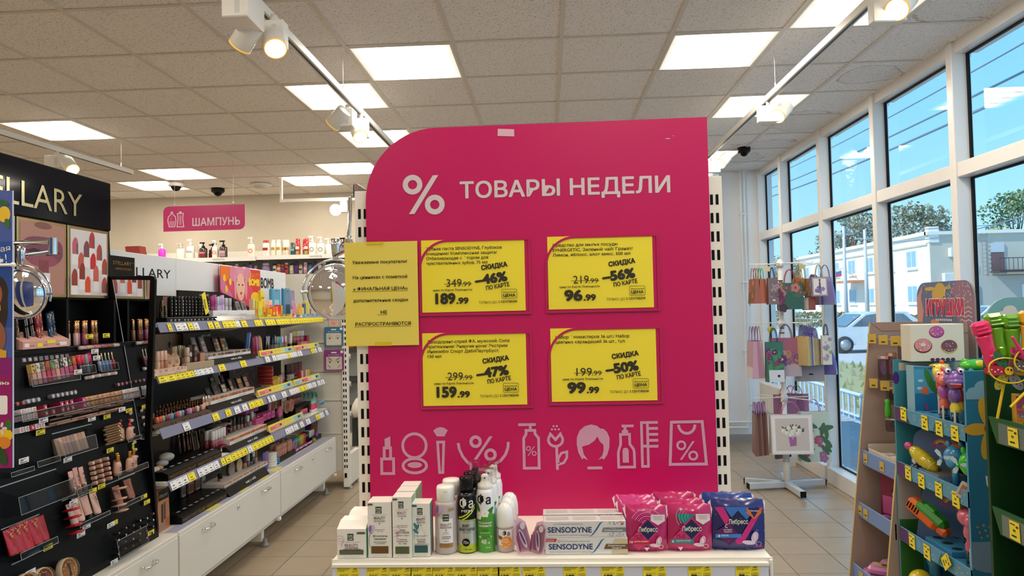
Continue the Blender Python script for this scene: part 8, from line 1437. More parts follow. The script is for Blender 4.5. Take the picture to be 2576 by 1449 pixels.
for (u,v)in ((1.475,1.2),(1.56,1.21),(1.47,1.17),(1.55,1.165)):b.ell(u,v,.011,.006,m('a9cfe0',.5),.0005,10)
tag(b.obj('toy_carton'),'blue printed toy carton with leaves and a round 3+ mark on the top blue shelf','carton')
def holder(label,x,y,z,sy=.2,h_=.04):
 b=MB().box(0,0,0,.16,sy,h_,m('3f8fc0',.4),.001);b.M=TR(0,0,h_)
 for i in range(2):
  for j in range(3):b.ell(.04+.08*i,.035+.065*j,.02,.016,m('15242e',.6),.0004,14)
 b.M=LEFTF(0);b.ring(-sy*.55,.0,.016,.022,.004,m('c94a5a',.5),.0006,0,PI,10);b.ring(-sy*.55,.0,.012,.017,.004,m('d9c04a',.5),.0006,0,PI,10);b.ell(-sy*.92,h_*.6,.006,.008,m('8a3a7a',.5),.0007,10)
 return tag(b.obj('toy_holder',None,(x,y,z)),label,'toy holder','blue carton holders with round holes')
holder('blue carton holder with holes under the bubble toys, window half of the top shelf',1.455,2.74,1.037,.17,.045);holder('blue carton holder with holes under the frog toy, near half of the top shelf',1.455,2.545,1.037,.18,.03)
holder('blue carton holder on the second shelf below the pony shaped fan toy',1.46,2.56,.812,.2,.03);holder('blue carton holder with empty holes on the third shelf, window half',1.455,2.69,.547,.18,.05);holder('blue carton holder with empty holes on the third shelf, near half',1.455,2.535,.547,.15,.03)
TUBEC=clear('dfe6e8',1.45,.85,.04,'toy_tube')
def wand(c1,c2,head,L=.2):
 b=MB().lathe([(.0005,0),(.014,0),(.015,.003),(.015,.075),(.0005,.076)],TUBEC,14);g=MB().lathe([(.016,.07),(.017,.09),(.012,.1),(.012,.105),(.019,.115),(.021,.13),(.018,.147),(.009,.155),(.0005,.156)],[m(c1,.3,coat=.3)]*3+[m(c2,.3,coat=.3)]*6,16);h_=MB();head(h_);ch=MB().tube([(-.004,-.02,.02+.012*i)for i in range(6)],.004,m('d9d6d0',.3),6)
 return kit(('bubble_tube',b),('grip',g),('head',h_),('chain',ch))
def frog(h_):
 c=m('8a5fae',.25,coat=.5);h_.sphere((0,0,.19),.03,c,16,10,(1.15,1,.95));h_.sphere((0,-.018,.18),.022,c,14,8,(1.25,.8,.7))
 for s_ in (-1,1):h_.sphere((s_*.02,-.008,.218),.014,c);h_.sphere((s_*.02,-.017,.219),.0095,m('f0eee9',.2));h_.sphere((s_*.019,-.0245,.219),.0045,BLACK)
 h_.M=FRONT(-.0375);h_.flat([(-.02,.176),(-.016,.165),(0,.161),(.016,.165),(.02,.176),(0,.173)],m('b52a34',.4),.001);h_.rect(-.017,.1735,.017,.176,WHITE,.0014)
def critter(c,c2,big=1):
 def f(h_):
  cc=m(c,.25,coat=.5);h_.sphere((0,0,.18),.027*big,cc,14,9,(1,1.2,.9));h_.sphere((0,-.025*big,.172),.016*big,cc,12,8)
  for s_ in (-1,1):h_.sphere((s_*.014,-.018,.196),.0065,m('f0eee9',.2));h_.sphere((s_*.014,-.0235,.196),.0034,BLACK);h_.lathe([(.0005,.2)]*2,cc,3)
  h_.sphere((0,.004,.212),.009,m(c2,.3),8,6)
 return f
spawn(wand('d9c93a','7a55a0',frog),'bubble_toy','purple frog headed bubble toy with red mouth on the top blue shelf','bubble toy',(1.455,2.63,1.045),-.4,'bubble toys on the blue display');spawn(wand('e0705a','b05ab0',critter('e07a6a','d9503a',1.1)),'bubble_toy','coral pink bubble toy just left of the purple frog','bubble toy',(1.458,2.705,1.05),-.5,'bubble toys on the blue display')
spawn(wand('d9c93a','d9582a',critter('d2c030','c9502a',1.15),.2),'bubble_toy','yellow headed bubble toy behind the coral one on the top blue shelf','bubble toy',(1.49,2.775,1.07),-.9,'bubble toys on the blue display');spawn(wand('d9c02a','cf4a1e',critter('e0702a','d9c02a'),.2),'bubble_toy','orange red bubble toy behind the purple frog','bubble toy',(1.5,2.68,1.04),-.3,'bubble toys on the blue display')
spawn(wand('2f7fb5','2a6a9a',critter('2f78b0','d9622a',1.2),.2),'bubble_toy','blue bubble toy with orange spikes behind the near side panel','bubble toy',(1.53,2.585,1.045),-.3,'bubble toys on the blue display');spawn(wand('d9682a','c9582a',critter('d9722a','2f78b0',1.0),.2),'bubble_toy','orange bubble toy with blue tufts behind the frog','bubble toy',(1.51,2.62,1.05),-.3,'bubble toys on the blue display')
for i,(x,y,z,c,c2)in enumerate(((1.66,2.86,1.26,'4ab82a','d9c92a'),(1.72,2.8,1.25,'3aa83a','5ac85a'))):spawn(kit((None,MB().sphere((0,0,0),.045,m(c,.3,coat=.3),12,8,(1.5,.7,.55)).sphere((.01,-.02,.005),.025,m(c2,.3),10,6,(1.4,.6,.7)).sphere((-.03,.01,.01),.018,m(c,.3),8,6))),'water_toy',('bright green and yellow toy lying on the top edge of the blue display','green toy lying on the top edge near the green display')[i],'toy',(x,y,z),.3)
b=MB().box(1.6,2.56,1.19,1.83,2.99,1.205,m('2a7a94',.5)).box(1.6,2.56,1.04,1.61,2.99,1.195,m('2a7a94',.5));tag(b.obj('carton_step'),'teal carton step holding the green toys at the back of the blue display','carton')
spawn(kit((None,MB().sphere((0,0,0),.014,m('d9b41e',.3,coat=.3),10,6,(3.2,.9,.6)))),'water_toy','yellow tail of a toy lying on the printed blue carton','toy',(1.545,2.89,1.26),.1)
def wow_card(w_,h_,label,loc,rz,rx=0,ry=0):
 b=MB(FRONT(0));b.prism(rr_poly(-w_/2,0,w_/2,h_,.008),-.0015,0,m('2c6a86',.35));
 for i,c in enumerate(('c94a5a','d98a3a','d9c04a','4aa06a')):b.ring(0,h_*.55,w_*(.26-.04*i),h_*(.2-.03*i),w_*.04,m(c,.4),.0005+.0001*i,0,PI,10)
 b.text('WowPlay!',0,h_*.45,w_*.13,m('c23a80',.4),w_*.8,.035,'C',.0012);b.rect(-w_*.25,h_*.32,w_*.25,h_*.38,m('b03a7a',.4),.0008);return tag(b.obj('toy_card',None,loc,(rx,ry,rz)),label,'toy card','rainbow toy cards')
wow_card(.05,.062,'tilted blue card with rainbow hanging from the purple frog toy',(1.462,2.59,1.085),-.4,0,.6)
def blister(w_,h_,label,loc,rz,rx):
 b=MB(FRONT(0));P=[(-w_/2,0),(w_/2,0),(w_/2,h_*.75)]+[(w_/2*cos(PI*i/10),h_*.75+h_*.25*sin(PI*i/10))for i in range(1,10)]+[(-w_/2,h_*.75)];b.prism(P,-.002,0,m('3a5a86',.35));b.rect(-w_*.12,h_*.9,w_*.12,h_*.93,BLACK,.0004)
 for i,c in enumerate(('c94a5a','d98a3a','d9c04a')):b.ring(w_*.15,h_*.68,w_*(.16-.03*i),h_*(.1-.02*i),w_*.03,m(c,.4),.0005,0,PI,10)
 b.text('WowPlay!',w_*.15,h_*.62,w_*.08,m('b03a78',.4),w_*.5,.03,'C',.001);return tag(b.obj('blister_card',None,loc,(rx,0,rz)),label,'blister card','blister cards on the blue display')
blister(.17,.2,'blue blister card behind the yellow water toy on the second blue shelf',(1.5,2.9,.815),-1.0,-.25);blister(.17,.2,'dark blue blister card at the back of the second blue shelf',(1.62,2.86,.82),-1.0,-.2)
YT=bpy.data.materials.new('yellow_toy_plastic');YT.use_nodes=True;q_=YT.node_tree.nodes['Principled BSDF'];q_.inputs['Base Color'].default_value=lin('c9b41e');q_.inputs['Roughness'].default_value=.08;q_.inputs['Coat Weight'].default_value=.6
b=MB();b.sphere((0,0,0),.03,YT,18,12,(2.3,1,.95));b.sphere((-.075,0,.0),.015,m('c23a80',.3,coat=.4),10,8,(1.2,1,1))
for i in range(5):b.M=TR(-.035+.02*i,0,0)@RY(PI/2);b.lathe([(.0288*math.sqrt(1-((-.035+.02*i)/.072)**2),-.002),(.0305*math.sqrt(1-((-.035+.02*i)/.072)**2),0),(.0288*math.sqrt(1-((-.035+.02*i)/.072)**2),.002)],m('d8c850',.2,coat=.4),18)
tag(b.obj('water_toy',None,(1.455,2.86,.9),(0,.55,-1.15)),'shiny yellow water toy with pink tip leaning on the second blue shelf','toy')
spawn(kit(('bottle',MB().lathe([(.0005,0),(.03,0),(.03,.04),(.02,.055),(.0005,.056)],m('1f3a5a',.2,coat=.4),16)),('cap',MB().lathe([(.018,.055),(.018,.07),(.0005,.071)],m('d9d9dc',.3),14))),'bubble_bottle','small dark blue bottle with white cap left of the yellow water toy','bottle',(1.475,2.95,.812))
def fan_toy(c,mane,mane2,label,loc,rz):
 t_=thing('fan_toy',label,'fan toy',loc,rz,'hand fan toys');cc=m(c,.22,coat=.5)
 MB().lathe([(.0005,0),(.012,0),(.012,.05),(.008,.06),(.0005,.061)],cc,12).obj('handle',t_);b=MB().sphere((0,0,.1),.038,cc,16,10,(1,.8,1.1)).sphere((.0,-.025,.085),.024,cc,12,8);[b.sphere((s_*.02,.0,.145),.01,cc,8,6,(1,.7,1.4))for s_ in (-1,1)];b.obj('head',t_)
 MB().sphere((.006,.012,.13),.03,m(mane,.4),12,8,(1.1,.8,.7)).sphere((.02,.016,.115),.026,m(mane2,.4),12,8).obj('crest',t_)
 q=MB(TR(-.035,-.04,.1))
 for k_ in range(3):q.M=TR(-.03,-.042,.1)@FRONT(0)@RZ(2.09*k_);q.prism([(0,0),(.012,.008),(.03,.01),(.034,0),(.02,-.006)],-.001,.001,m('bfd6dc',.3))
 q.obj('fan_blades',t_);MB(TR(-.03,-.04,.1)@RX(PI/2)).lathe([(.0005,0),(.006,0),(.006,.01),(.0005,.011)],cc,10).obj('hub',t_);return t_
fan_toy('3f96cf','d9762a','6a4a9a','sky blue animal head fan toy with orange crest on the second blue shelf',(1.475,2.68,.845),-.8);fan_toy('35c02a','b03a7a','3a8a3a','bright green fan toy with pink crest by the near side panel, second blue shelf',(1.47,2.575,.842),-.7)
b=MB().box(0,0,0,.1,.14,.05,m('7a96ac',.5)).box(.004,.004,.045,.096,.136,.051,m('6f665c',.6));tag(b.obj('open_carton',None,(1.445,2.74,.812)),'low open blue carton on the second shelf between the yellow toy and the blue fan','carton')
b=MB(FRONT(0));b.prism(rr_poly(-.025,-.03,.025,.03,.006),-.001,.001,m('b9c2c8',.4));b.rect(-.018,-.02,.0,.018,m('c9672a',.5),.0014);b.rect(.003,-.015,.014,.0,m('8a8a8a',.5),.0014);tag(b.obj('toy_card',None,(1.44,2.56,.85),(0,.45,-.9)),'pale tag card with orange block hanging on the second blue shelf','toy card')
blister(.18,.25,'tall blue blister card behind the green and orange launcher',(1.52,2.9,.55),-1.0,-.28)
b=MB();b.box(-.09,-.026,-.03,.05,.026,.028,m('d9621e',.3,coat=.3),.012);b.box(-.06,-.028,-.002,.075,.028,.036,m('2f8a2a',.3,coat=.4),.014).box(.05,-.022,-.024,.095,.022,.012,m('d05a1e',.3,coat=.3),.01).box(-.03,-.016,.03,.02,.016,.044,m('3aa035',.25,coat=.5),.006)
for i in range(5):b.box(-.08+.012*i,-.0275,-.012,-.075+.012*i,-.0255,.012,BLACK)
tag(b.obj('toy_launcher',None,(1.46,2.85,.68),(0,.5,-1.15)),'green and orange plastic launcher toy leaning on its card, third blue shelf','toy')
spawn(wand('cf5a74','d06a80',critter('cf6078','7a2030',1.4)),'bubble_toy','dusty pink bubble toy with big eyes by the near side panel, third blue shelf','bubble toy',(1.465,2.585,.565),-.4,'bubble toys on the blue display',s=1.05);wow_card(.06,.07,'blue rainbow card hanging from the dusty pink bubble toy',(1.47,2.54,.6),-.4,0,.5)
spawn(kit((None,MB().sphere((0,0,0),.025,m('a8982a',.3,coat=.3),12,8,(2,.7,.6)))),'water_toy','olive yellow toy at the back of the third blue shelf','toy',(1.5,2.64,.77));spawn(box_item(.05,.04,.12,'5a2a6a','b0982a'),'toy_box','purple toy with yellow foot at the back of the third blue shelf','toy box',(1.58,2.72,.56),-.9)
BIN=[(1.46,2.93,.4,'d9c01e',.045,(1,1,1.05),'large yellow egg shaped toy'),(1.46,2.87,.34,'d0b81c',.03,(1.2,.8,.8),'smaller yellow toy lobe'),(1.45,2.96,.325,'3f9a2a',.04,(1,1.2,.5),'green flat toy'),(1.45,2.9,.31,'d6c01e',.045,(1.2,.9,.5),'yellow shovel shaped toy'),(1.455,2.82,.335,'b01a70',.036,(1.2,1,.7),'magenta round toy'),(1.46,2.72,.36,'3aa02a',.032,(1.1,.9,1),'green ball toy'),(1.49,2.69,.35,'35982a',.034,(1.1,.9,1),'second green ball toy behind the first'),(1.45,2.64,.325,'d9692a',.03,(1,1,.9),'orange ring cup toy'),(1.45,2.86,.36,'a01a1e',.022,(1.6,.9,.7),'dark red clawed toy')]
for (x,y,z,c,r,s3,lb)in BIN:tag(MB().sphere((0,0,0),r,m(c,.25,coat=.4),16,10,s3).obj('sand_toy',None,(x,y,z),(.3,.2,.5)),lb+' in the bottom bin of the blue display','sand toy','toys in the bottom bin')
for i,(x,y,c)in enumerate(((1.5,2.82,'d9692a'),(1.475,2.78,'3a8ab0'),(1.515,2.74,'2f80a8'))):tag(MB().lathe([(.0005,0)]+[(.019+.003*(k_%2),.006+.008*k_)for k_ in range(14)]+[(.016,.122),(.0005,.125)],m(c,.3,coat=.3),14).obj('bubble_wand',None,(x,y,.31),(.2,-.15,0)),('orange ribbed handle toy','blue ribbed handle toy, front one','blue ribbed handle toy, rear one')[i]+' in the bottom bin of the blue display','sand toy','toys in the bottom bin')
tag(MB().lathe([(.0005,0),(.018,0),(.022,.09),(.024,.11),(.03,.125),(.026,.15),(.0005,.158)],m('3486ad',.35,coat=.2),12).obj('sand_scoop',None,(1.52,2.93,.35)),'tall blue toy with flower shaped top in the bottom bin of the blue display','sand toy')
# ---- green display
GRN=m('16401f',.4);GRL=m('1f5a2c',.4)
t=thing('toy_display','dark green cardboard toy display at the right edge with a pale blue header','display stand',(1.55,2.05,0));M_=TR(-1.55,-2.05,0)
MB(M_).box(1.34,2.25,0,1.78,2.262,1.345,GRN).obj('side_panel',t);MB(M_).box(1.77,1.62,0,1.78,2.25,1.345,m('102a16',.5)).obj('back_panel',t);MB(M_).box(1.34,1.62,0,1.78,1.632,1.345,GRN).obj('side_panel',t)
for z,zs in ((1.16,1.125),(.888,.85),(.6,.56),(.3,.26)):
 MB(M_).box(1.35,1.633,zs-.012,1.77,2.249,zs-.003,m('14381c',.45)).obj('shelf',t);q=MB(M_@LEFTF(1.34));q.prism([(-2.248,z),(-2.21,z-.075),(-1.64,z-.075),(-1.64,z)],-.008,.0,GRL,m('2a6a38',.4));q.rect(-2.2,z-.072,-1.65,z-.012,m('6a7a78',.2,coat=.4),.0006);q.obj('shelf_lip',t)
b=MB(M_@FRONT(2.3));P=rr_poly(1.38,1.2,2.0,1.522,.07,6,(0,1,1,0));b.prism(P,-.008,0,m('6d9ea6',.45));b.ell(1.407,1.44,.026,.014,m('4f8a2e',.5),.0006,14,.9);b.ell(1.4,1.41,.022,.03,m('477f2c',.5),.0005,14,.4)
for (u,v,r)in ((1.43,1.465,.02),(1.45,1.48,.022),(1.468,1.465,.018)):b.ell(u,v,r,r*.8,m('c4c4c2',.5),.002,12)
for i,c in enumerate(('3a2a3a','c24a5a','d98a3a')):b.ring(1.56,1.42,.09-.012*i,.06-.012*i,.014,m(c,.5),.0006+.0001*i,0,PI,14)
b.obj('header',t)
def pump_hand(c,label,loc,rot):
 cc=m(c,.28,coat=.4);t_=thing('bubble_gun',label,'bubble toy',loc,rot[2],'bright hand shaped bubble toys',rot[0],rot[1]);MB().lathe([(.0005,0),(.017,0),(.02,.03),(.018,.07),(.022,.1),(.023,.105),(.0005,.106)],cc,16,1,.8).box(-.008,-.022,.02,.008,-.014,.05,m('e6e0e2',.3)if c=='xx' else cc,.004).obj('body',t_)
 b=MB();b.box(-.024,-.016,.106,.024,.018,.148,cc,.009)
 for k_ in range(3):b.box(-.016,-.021,.112+.011*k_,.02-.006*k_,-.014,.118+.011*k_,cc,.002)
 b.obj('fist',t_);return t_
pump_hand('e02a6a','hot pink hand shaped bubble toy leaning left at the right edge',(1.29,2.12,1.31),(0,-.25,-.3));pump_hand('6aa81e','lime green hand shaped bubble toy next to the pink one',(1.32,2.14,1.33),(0,-.12,-.2));pump_hand('66a41c','lime green hand shaped bubble toy, second one nearer the right edge',(1.35,2.13,1.325),(0,-.04,-.1));pump_hand('e0a01e','yellow hand shaped bubble toy at the right edge of the picture',(1.378,2.11,1.335),(0,.03,0))
def wow_box(label,loc,rz):
 b=MB();w_,d_,h_=.055,.05,.115;b.box(-w_/2,0,0,w_/2,d_,h_,m('c99a2a',.45),.001);b.M=FRONT(0);b.rect(-w_/2+.001,h_*.5,w_/2-.001,h_-.001,m('b8506a',.45),.0003);b.rect(-w_/2+.001,h_*.68,w_/2-.001,h_-.001,m('a2457a',.45),.0004);b.rect(-w_/2+.001,h_*.36,w_/2-.001,h_*.52,m('cf8038',.45),.0004)
 for i,c in enumerate(('3f8a4a','d9c04a','d9762a','c0405a')):b.ring(0,h_*.68,.014-.0025*i,.016-.003*i,.003,m(c,.4),.0006+.0001*i,0,PI,10)
 b.text('WowPlay!',0,h_*.6,.0095,WHITE,.047,.07,'C',.001);b.text('WowPlay!',0,h_*.6,.0095,m('c02a6a',.4),.046,.03,'C',.0014);b.rrect(-.022,h_*.45,.022,h_*.53,.004,m('2f8aa0',.4),.0008);b.text('мыльные пузыри',0,h_*.47,.004,WHITE,.034,.02,'C',.0012)
 b.ell(.0,h_*.22,.013,.012,m('b5682a',.5),.0008,12);b.ell(-.004,h_*.3,.008,.007,m('5a341e',.5),.001,10);b.ell(.003,h_*.13,.009,.008,m('e0a08a',.5),.001,10)
 b.M=TR(0,0,h_+.0004);b.ell(0,d_/2,.016,.012,m('2a1a12',.6),.0002,14);return spawn(kit((None,b)),'toy_box',label,'toy box',loc,rz,'bubble boxes on the green display')
wow_box('yellow and pink bubble box on the top green shelf, far one',(1.375,2.12,1.123),-.35);wow_box('yellow and pink bubble box at the right edge on the top green shelf',(1.42,2.07,1.123),-.35)
b=MB(FRONT(0));b.prism([(0,0),(.08,0),(.08,.085),(0,.085)],-.03,0,m('2f7fae',.4));b.ell(.008,.065,.006,.01,m('7a2a5a',.4),.0006,10);b.text('1+',.008,.062,.006,WHITE,.008,.03,'C',.001);b.text('WowPlay!',.018,.035,.014,WHITE,.07,.06,'L',.0008);b.text('WowPlay!',.018,.035,.014,m('c02a6a',.4),.07,.02,'L',.0014);b.flat([(.004,.03),(.012,.05),(.016,.035),(.012,.022)],m('d9a83a',.4),.0008);b.rect(.02,.012,.07,.02,m('b03a78',.4),.0008);tag(b.obj('toy_box',None,(1.372,2.0,1.125),(0,0,-.3)),'blue rainbow toy box standing at the right edge before the yellow bubble box','toy box')
def windmill(label,loc,cs,rot):
 t_=thing('windmill_toy',label,'windmill toy',loc,rot[2],'patterned windmill toys',rot[0],rot[1]);MB().tube([(0,.01,-.14),(0,.01,0)],.004,m('d9b81e',.3),8).obj('stick',t_)
 for i in range(6):
  q=MB(FRONT(-.004*(i%2))@RZ(PI/3*i+.2));q.ell(.035,0,.028,.014,m(cs[i%len(cs)],.5),0,14)
  for k_ in range(5):q.ell(.018+.008*k_,.003*(-1)**k_,.0022,.0022,m(('e6e0d8','a02a34','3a2a3a')[i%3],.5),.0006,6)
  q.obj('petal',t_)
 MB(FRONT(-.008)).ell(0,0,.012,.012,m('e0b41e',.4),.001,14).ell(-.004,.003,.0022,.003,BLACK,.0016,8).ell(.004,.003,.0022,.003,BLACK,.0016,8).obj('face',t_);MB().tube([(.05*cos(a),-.003,.035*sin(a))for a in [2*PI*i/20 for i in range(21)]],.0025,m('d9c01e',.35),6).obj('hoop',t_);return t_
windmill('yellow faced windmill toy with red dotted and grey petals above the bubble boxes',(1.3,2.08,1.315),('d9a02a','6a4a5a','2f6a4a','b01f3e','9a9a34','7a7a84'),(0,.2,-.2));windmill('windmill toy with brown and green petals at the right edge',(1.355,2.06,1.35),('7a4a34','6a7a3a','c23a6a','5a5a5e','8a6a2a','b5863a'),(0,-.4,-.1));windmill('windmill toy with yellow hoop cut by the right picture edge',(1.378,2.03,1.315),('d9c01e','c9a82a','8a7a84','d9c01e','b0a03a','c23a6a'),(0,.8,0))
tag(MB().box(-.004,-.003,-.06,.004,.003,.06,m('d92a70',.3),.002).obj('toy_stick',None,(1.325,2.05,1.36),(0,-.5,0)),'hot pink flat stick toy crossing the windmill toys','toy')
for i,(y,z)in enumerate(((2.13,1.12),(2.03,1.12),(2.14,.848))):tag_l(y,z,'yellow price tag on the green display, %s'%('top lip, window side','top lip, right picture edge','second lip')[i],1.338)
for i in range(3):tag(MB().sphere((0,0,0),.018,m(('b09a2a','2a6a6a','8a7a2a')[i],.2,coat=.6),12,8,(2.6,.8,.6)).obj('toy_pack',None,(1.4+.02*i,2.05-.03*i,.868),(0,0,.8)),'shiny wrapped toy lying on the second green shelf, %s'%('olive one','teal one','brownish one')[i],'toy pack','wrapped toys on the green display')
# ================================================================ outside the windows
struct('ground',MB().box(2.55,-10,-.5,120,140,-.3,m('b9bcc0',.8,grain=1)))
struct('sidewalk',MB().box(2.52,-5,-.3,4.2,60,-.14,m('a5a7ab',.8,grain=6)))
struct('road',MB().box(9.2,-10,-.3,15.5,140,-.29,m('c3c4c6',.85,grain=2)))
random.seed(12);b=MB().box(5.0,10,-.3,8.8,90,-.28,m('a8a67a',.9,grain=3));GB=m('8f9a5a',.9);GB2=m('b9b08a',.9)
for i in range(900):
 x,y=5+3.8*random.random(),10+45*random.random()**1.6;h_=.06+.12*random.random();w_=.03+.05*random.random();b.add([(x-w_,y,-.28),(x+w_,y,-.28),(x+.04*random.random(),y+.03,-.28+h_)],[(0,1,2)],(GB,GB2)[i%2])
tag(b.obj('grass_strip'),'patchy dry grass strip between the shop and the road','grass',kind='stuff')
def fence(name,label,p0,p1,h_,n_,c,zb=-.3):
 t=thing(name,label,'fence',(p0[0],p0[1],zb));d=Vector((p1[0]-p0[0],p1[1]-p0[1],0));mt=m(c,.5)
 MB().tube([(0,0,h_),(d.x,d.y,h_)],.03,mt,6).tube([(0,0,h_*.15),(d.x,d.y,h_*.15)],.02,mt,6).obj('rail',t);b=MB()
 for i in range(n_+1):q=d*(i/n_);b.tube([(q.x,q.y,0),(q.x,q.y,h_)],.018,mt,5)
 b.obj('bars',t);return t
fence('railing','white low railing right outside the shop windows',(4.3,4.5),(4.3,16),.36,60,'b9cbe2',-.14)
fence('roadside_fence','low fence along the far side of the road',(16.2,24),(16.2,70),.8,70,'a9a59a')
random.seed(15);b=MB();HM=[m(c,.9)for c in ('8a8f62','9aa070','77804f','a8a585')]
for i in range(2600):
 x,y,z=16.8+1.6*random.random(),24+34*random.random(),-.3+1.15*random.random()**.8;s_=.08+.12*random.random();v=Vector((random.random()-.5,random.random()-.5,random.random()-.5)).normalized()*s_;w2=v.cross(Vector((random.random(),random.random(),1))).normalized()*s_*.6
 b.add([(x-v.x,y-v.y,z-v.z),(x+w2.x,y+w2.y,z+w2.z),(x+v.x,y+v.y,z+v.z),(x-w2.x,y-w2.y,z-w2.z)],[(0,1,2,3)],HM[i%4])
tag(b.obj('hedge'),'dusty green hedge in front of the white building across the road','hedge')
def tree(name,label,x,y,h_,r,cols,seed,n_=2600,asp=1.1,dens=.35):
 t=thing(name,label,'tree',(x,y,-.3),0,'trees across the road');random.seed(seed);tr=m('5a4a3e',.9);zc=h_-r*asp
 q=MB().tube([(0,0,0),(.1,0,h_*.3),(0,.1,h_*.62)],[r*.09,r*.07,r*.04],tr,8)
 cl=[]
 for i in range(16):
  a,e,k_=6.28*random.random(),random.random()*2-1,.45+.45*random.random();c=Vector((r*k_*cos(a)*math.sqrt(1-e*e),r*k_*sin(a)*math.sqrt(1-e*e),zc+r*asp*.8*e));cl.append((c,r*(.28+.2*random.random())));q.tube([(0,.05,h_*.5),(c.x*.5,c.y*.5,(h_*.5+c.z)/2),c],[r*.03,r*.02,r*.008],tr,5)
 q.obj('trunk',t);b=MB();lm=[m(c,.85)for c in cols]
 for i in range(n_):
  c,rr=cl[i%16];a,e=6.28*random.random(),random.random()*2-1;k_=rr*(.6+.45*random.random());p_=c+Vector((k_*cos(a)*math.sqrt(1-e*e),k_*sin(a)*math.sqrt(1-e*e),k_*e));s_=r*(.035+.035*random.random());v=Vector((random.random()-.5,random.random()-.5,random.random()-.5)).normalized()*s_;w2=v.cross(Vector((random.random()-.5,random.random()-.5,random.random()-.5))).normalized()*s_*.7
  b.add([p_-v,p_+w2,p_+v,p_-w2],[(0,1,2,3)],lm[i%len(lm)])
 b.obj('foliage',t)
TC=('8f9a86','a3a793','7d8a78','b0a898','6f7d66')
tree('tree','greyish tree rising left of the white building, behind the thin poles',31.4,75,11.6,2.9,TC,1);tree('tree','broad tree behind the corner of the white building',35.6,70,11.0,3.2,TC,2,3200,1.0);tree('tree','green tree above the shaded building wall at the right',37.9,59,10.2,2.6,('5f7d5a','7d9a66','4f6a58','9aa87a'),3);tree('tree','pinkish grey tree top at the right picture edge',42.8,60,15.5,2.4,('a8929a','b5a0a8','8f8088'),4,1200)
for i,(x,y,h_,r)in enumerate(((29.5,88,7.6,2.6),(33.5,92,7.0,2.8),(27.0,84,6.0,2.2),(36.5,95,9.0,3.2))):tree('tree','low distant tree left of the white building, %s from the left'%('second','third','first','fourth')[i],x,y,h_,r,TC,6+i,1400,.9)
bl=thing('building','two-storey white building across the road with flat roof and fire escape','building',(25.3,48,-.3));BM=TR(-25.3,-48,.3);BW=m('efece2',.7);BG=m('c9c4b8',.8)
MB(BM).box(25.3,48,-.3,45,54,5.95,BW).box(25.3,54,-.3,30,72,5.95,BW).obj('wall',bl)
MB(BM).box(25.32,47.96,-.3,45,48,5.9,BG).box(27.2,47.7,-.3,45,47.98,3.0,m('b5b2aa',.8)).obj('shade_toned_wall',bl)  # greyer copy of the white wall; its shade is put into the colour
MB(BM).box(25.1,47.8,5.8,45.2,48.2,6.02,BW).box(25.1,48,5.8,25.4,72.2,6.05,BW).box(25.25,47.9,5.3,25.9,48.4,6.35,BW).obj('parapet',bl)
MB(BM).box(25.22,48.2,5.15,25.3,72,5.25,m('c9c4b4',.7)).obj('cornice',bl)
def bwin(y,z,w_=1.35,h_=1.25):
 o=MB(BM).box(25.22,y-w_/2,z-h_/2,25.32,y+w_/2,z+h_/2,m('e9ecee',.5)).box(25.18,y-w_/2-.05,z-h_/2-.12,25.32,y+w_/2+.05,z-h_/2,BW).obj('window',bl);q=MB(BM)
 for k_ in (-1,1):q.box(25.2,y+k_*w_*.24-w_*.2,z-h_*.42,25.235,y+k_*w_*.24+w_*.2,z+h_*.42,m('8fb4cc',.1))
 q.obj('pane',o)
for y in (50.2,53.4,56.6,59.8,63,66.5,70):bwin(y,4.35);bwin(y,1.95)
MB(BM).box(23.8,57.2,3.05,25.3,60.2,3.2,m('c98a5a',.6)).obj('canopy',bl)
o=MB(BM).box(29.2,47.9,3.35,30.0,47.97,5.1,m('7a5a5e',.6)).box(29.18,47.88,4.55,30.02,47.99,5.15,m('c9d0d6',.4)).obj('door',bl)
MB(BM).tube([(29.1,46.9,3.3),(31.4,46.9,3.3),(33.6,46.9,1.2)],.06,m('3a3a42',.5),6).tube([(29.1,46.9,4.1),(31.4,46.9,4.1),(33.6,46.9,2.0)],.03,m('3a3a42',.5),6).box(29.1,46.9,3.22,31.4,47.9,3.3,m('45454c',.5)).obj('fire_escape',bl)
q=MB(BM)
for i in range(9):q.tube([(29.1+.28*i,46.9,3.3),(29.1+.28*i,46.9,4.1)],.018,m('3a3a42',.5),5)
for i in range(2):q.tube([(28.6+.35*i,47.85,2.6),(28.6+.35*i,47.85,5.9)],.02,m('8a8a8c',.5),5)
for i in range(11):q.tube([(28.6,47.85,2.8+.28*i),(28.95,47.85,2.8+.28*i)],.015,m('8a8a8c',.5),5)
q.obj('ladder_bars',bl)
for x,z in ((26.45,2.95),(26.9,4.6)):MB(BM).box(x-.45,47.6,z-.3,x+.45,47.96,z+.3,m('dcdcd8',.5),.03).obj('air_conditioner',bl)
b=MB(BM);b.box(30.9,47.66,1.3,31.4,47.7,2.4,m('dfe2e0',.5)).box(27.6,47.66,.6,28.3,47.7,2.3,m('6a7a80',.3));b.obj('lower_windows',bl)
fl_=thing('flag','small tricolour flag above the entrance of the white building','flag',(23.9,58.6,3.3));MB().tube([(1.3,0,0),(0,0,1.0)],.03,m('d9d9d9',.4),6).obj('pole',fl_)
for i,c in enumerate(('e9e9ea','5a6ab8','c8505a')):MB().prism([(0,.95-.22*i),(-.9,.75-.22*i),(-.9,.53-.22*i),(0,.73-.22*i)],-.01,.01,m(c,.6)).obj('stripe',fl_).rotation_euler=(PI/2,0,0)
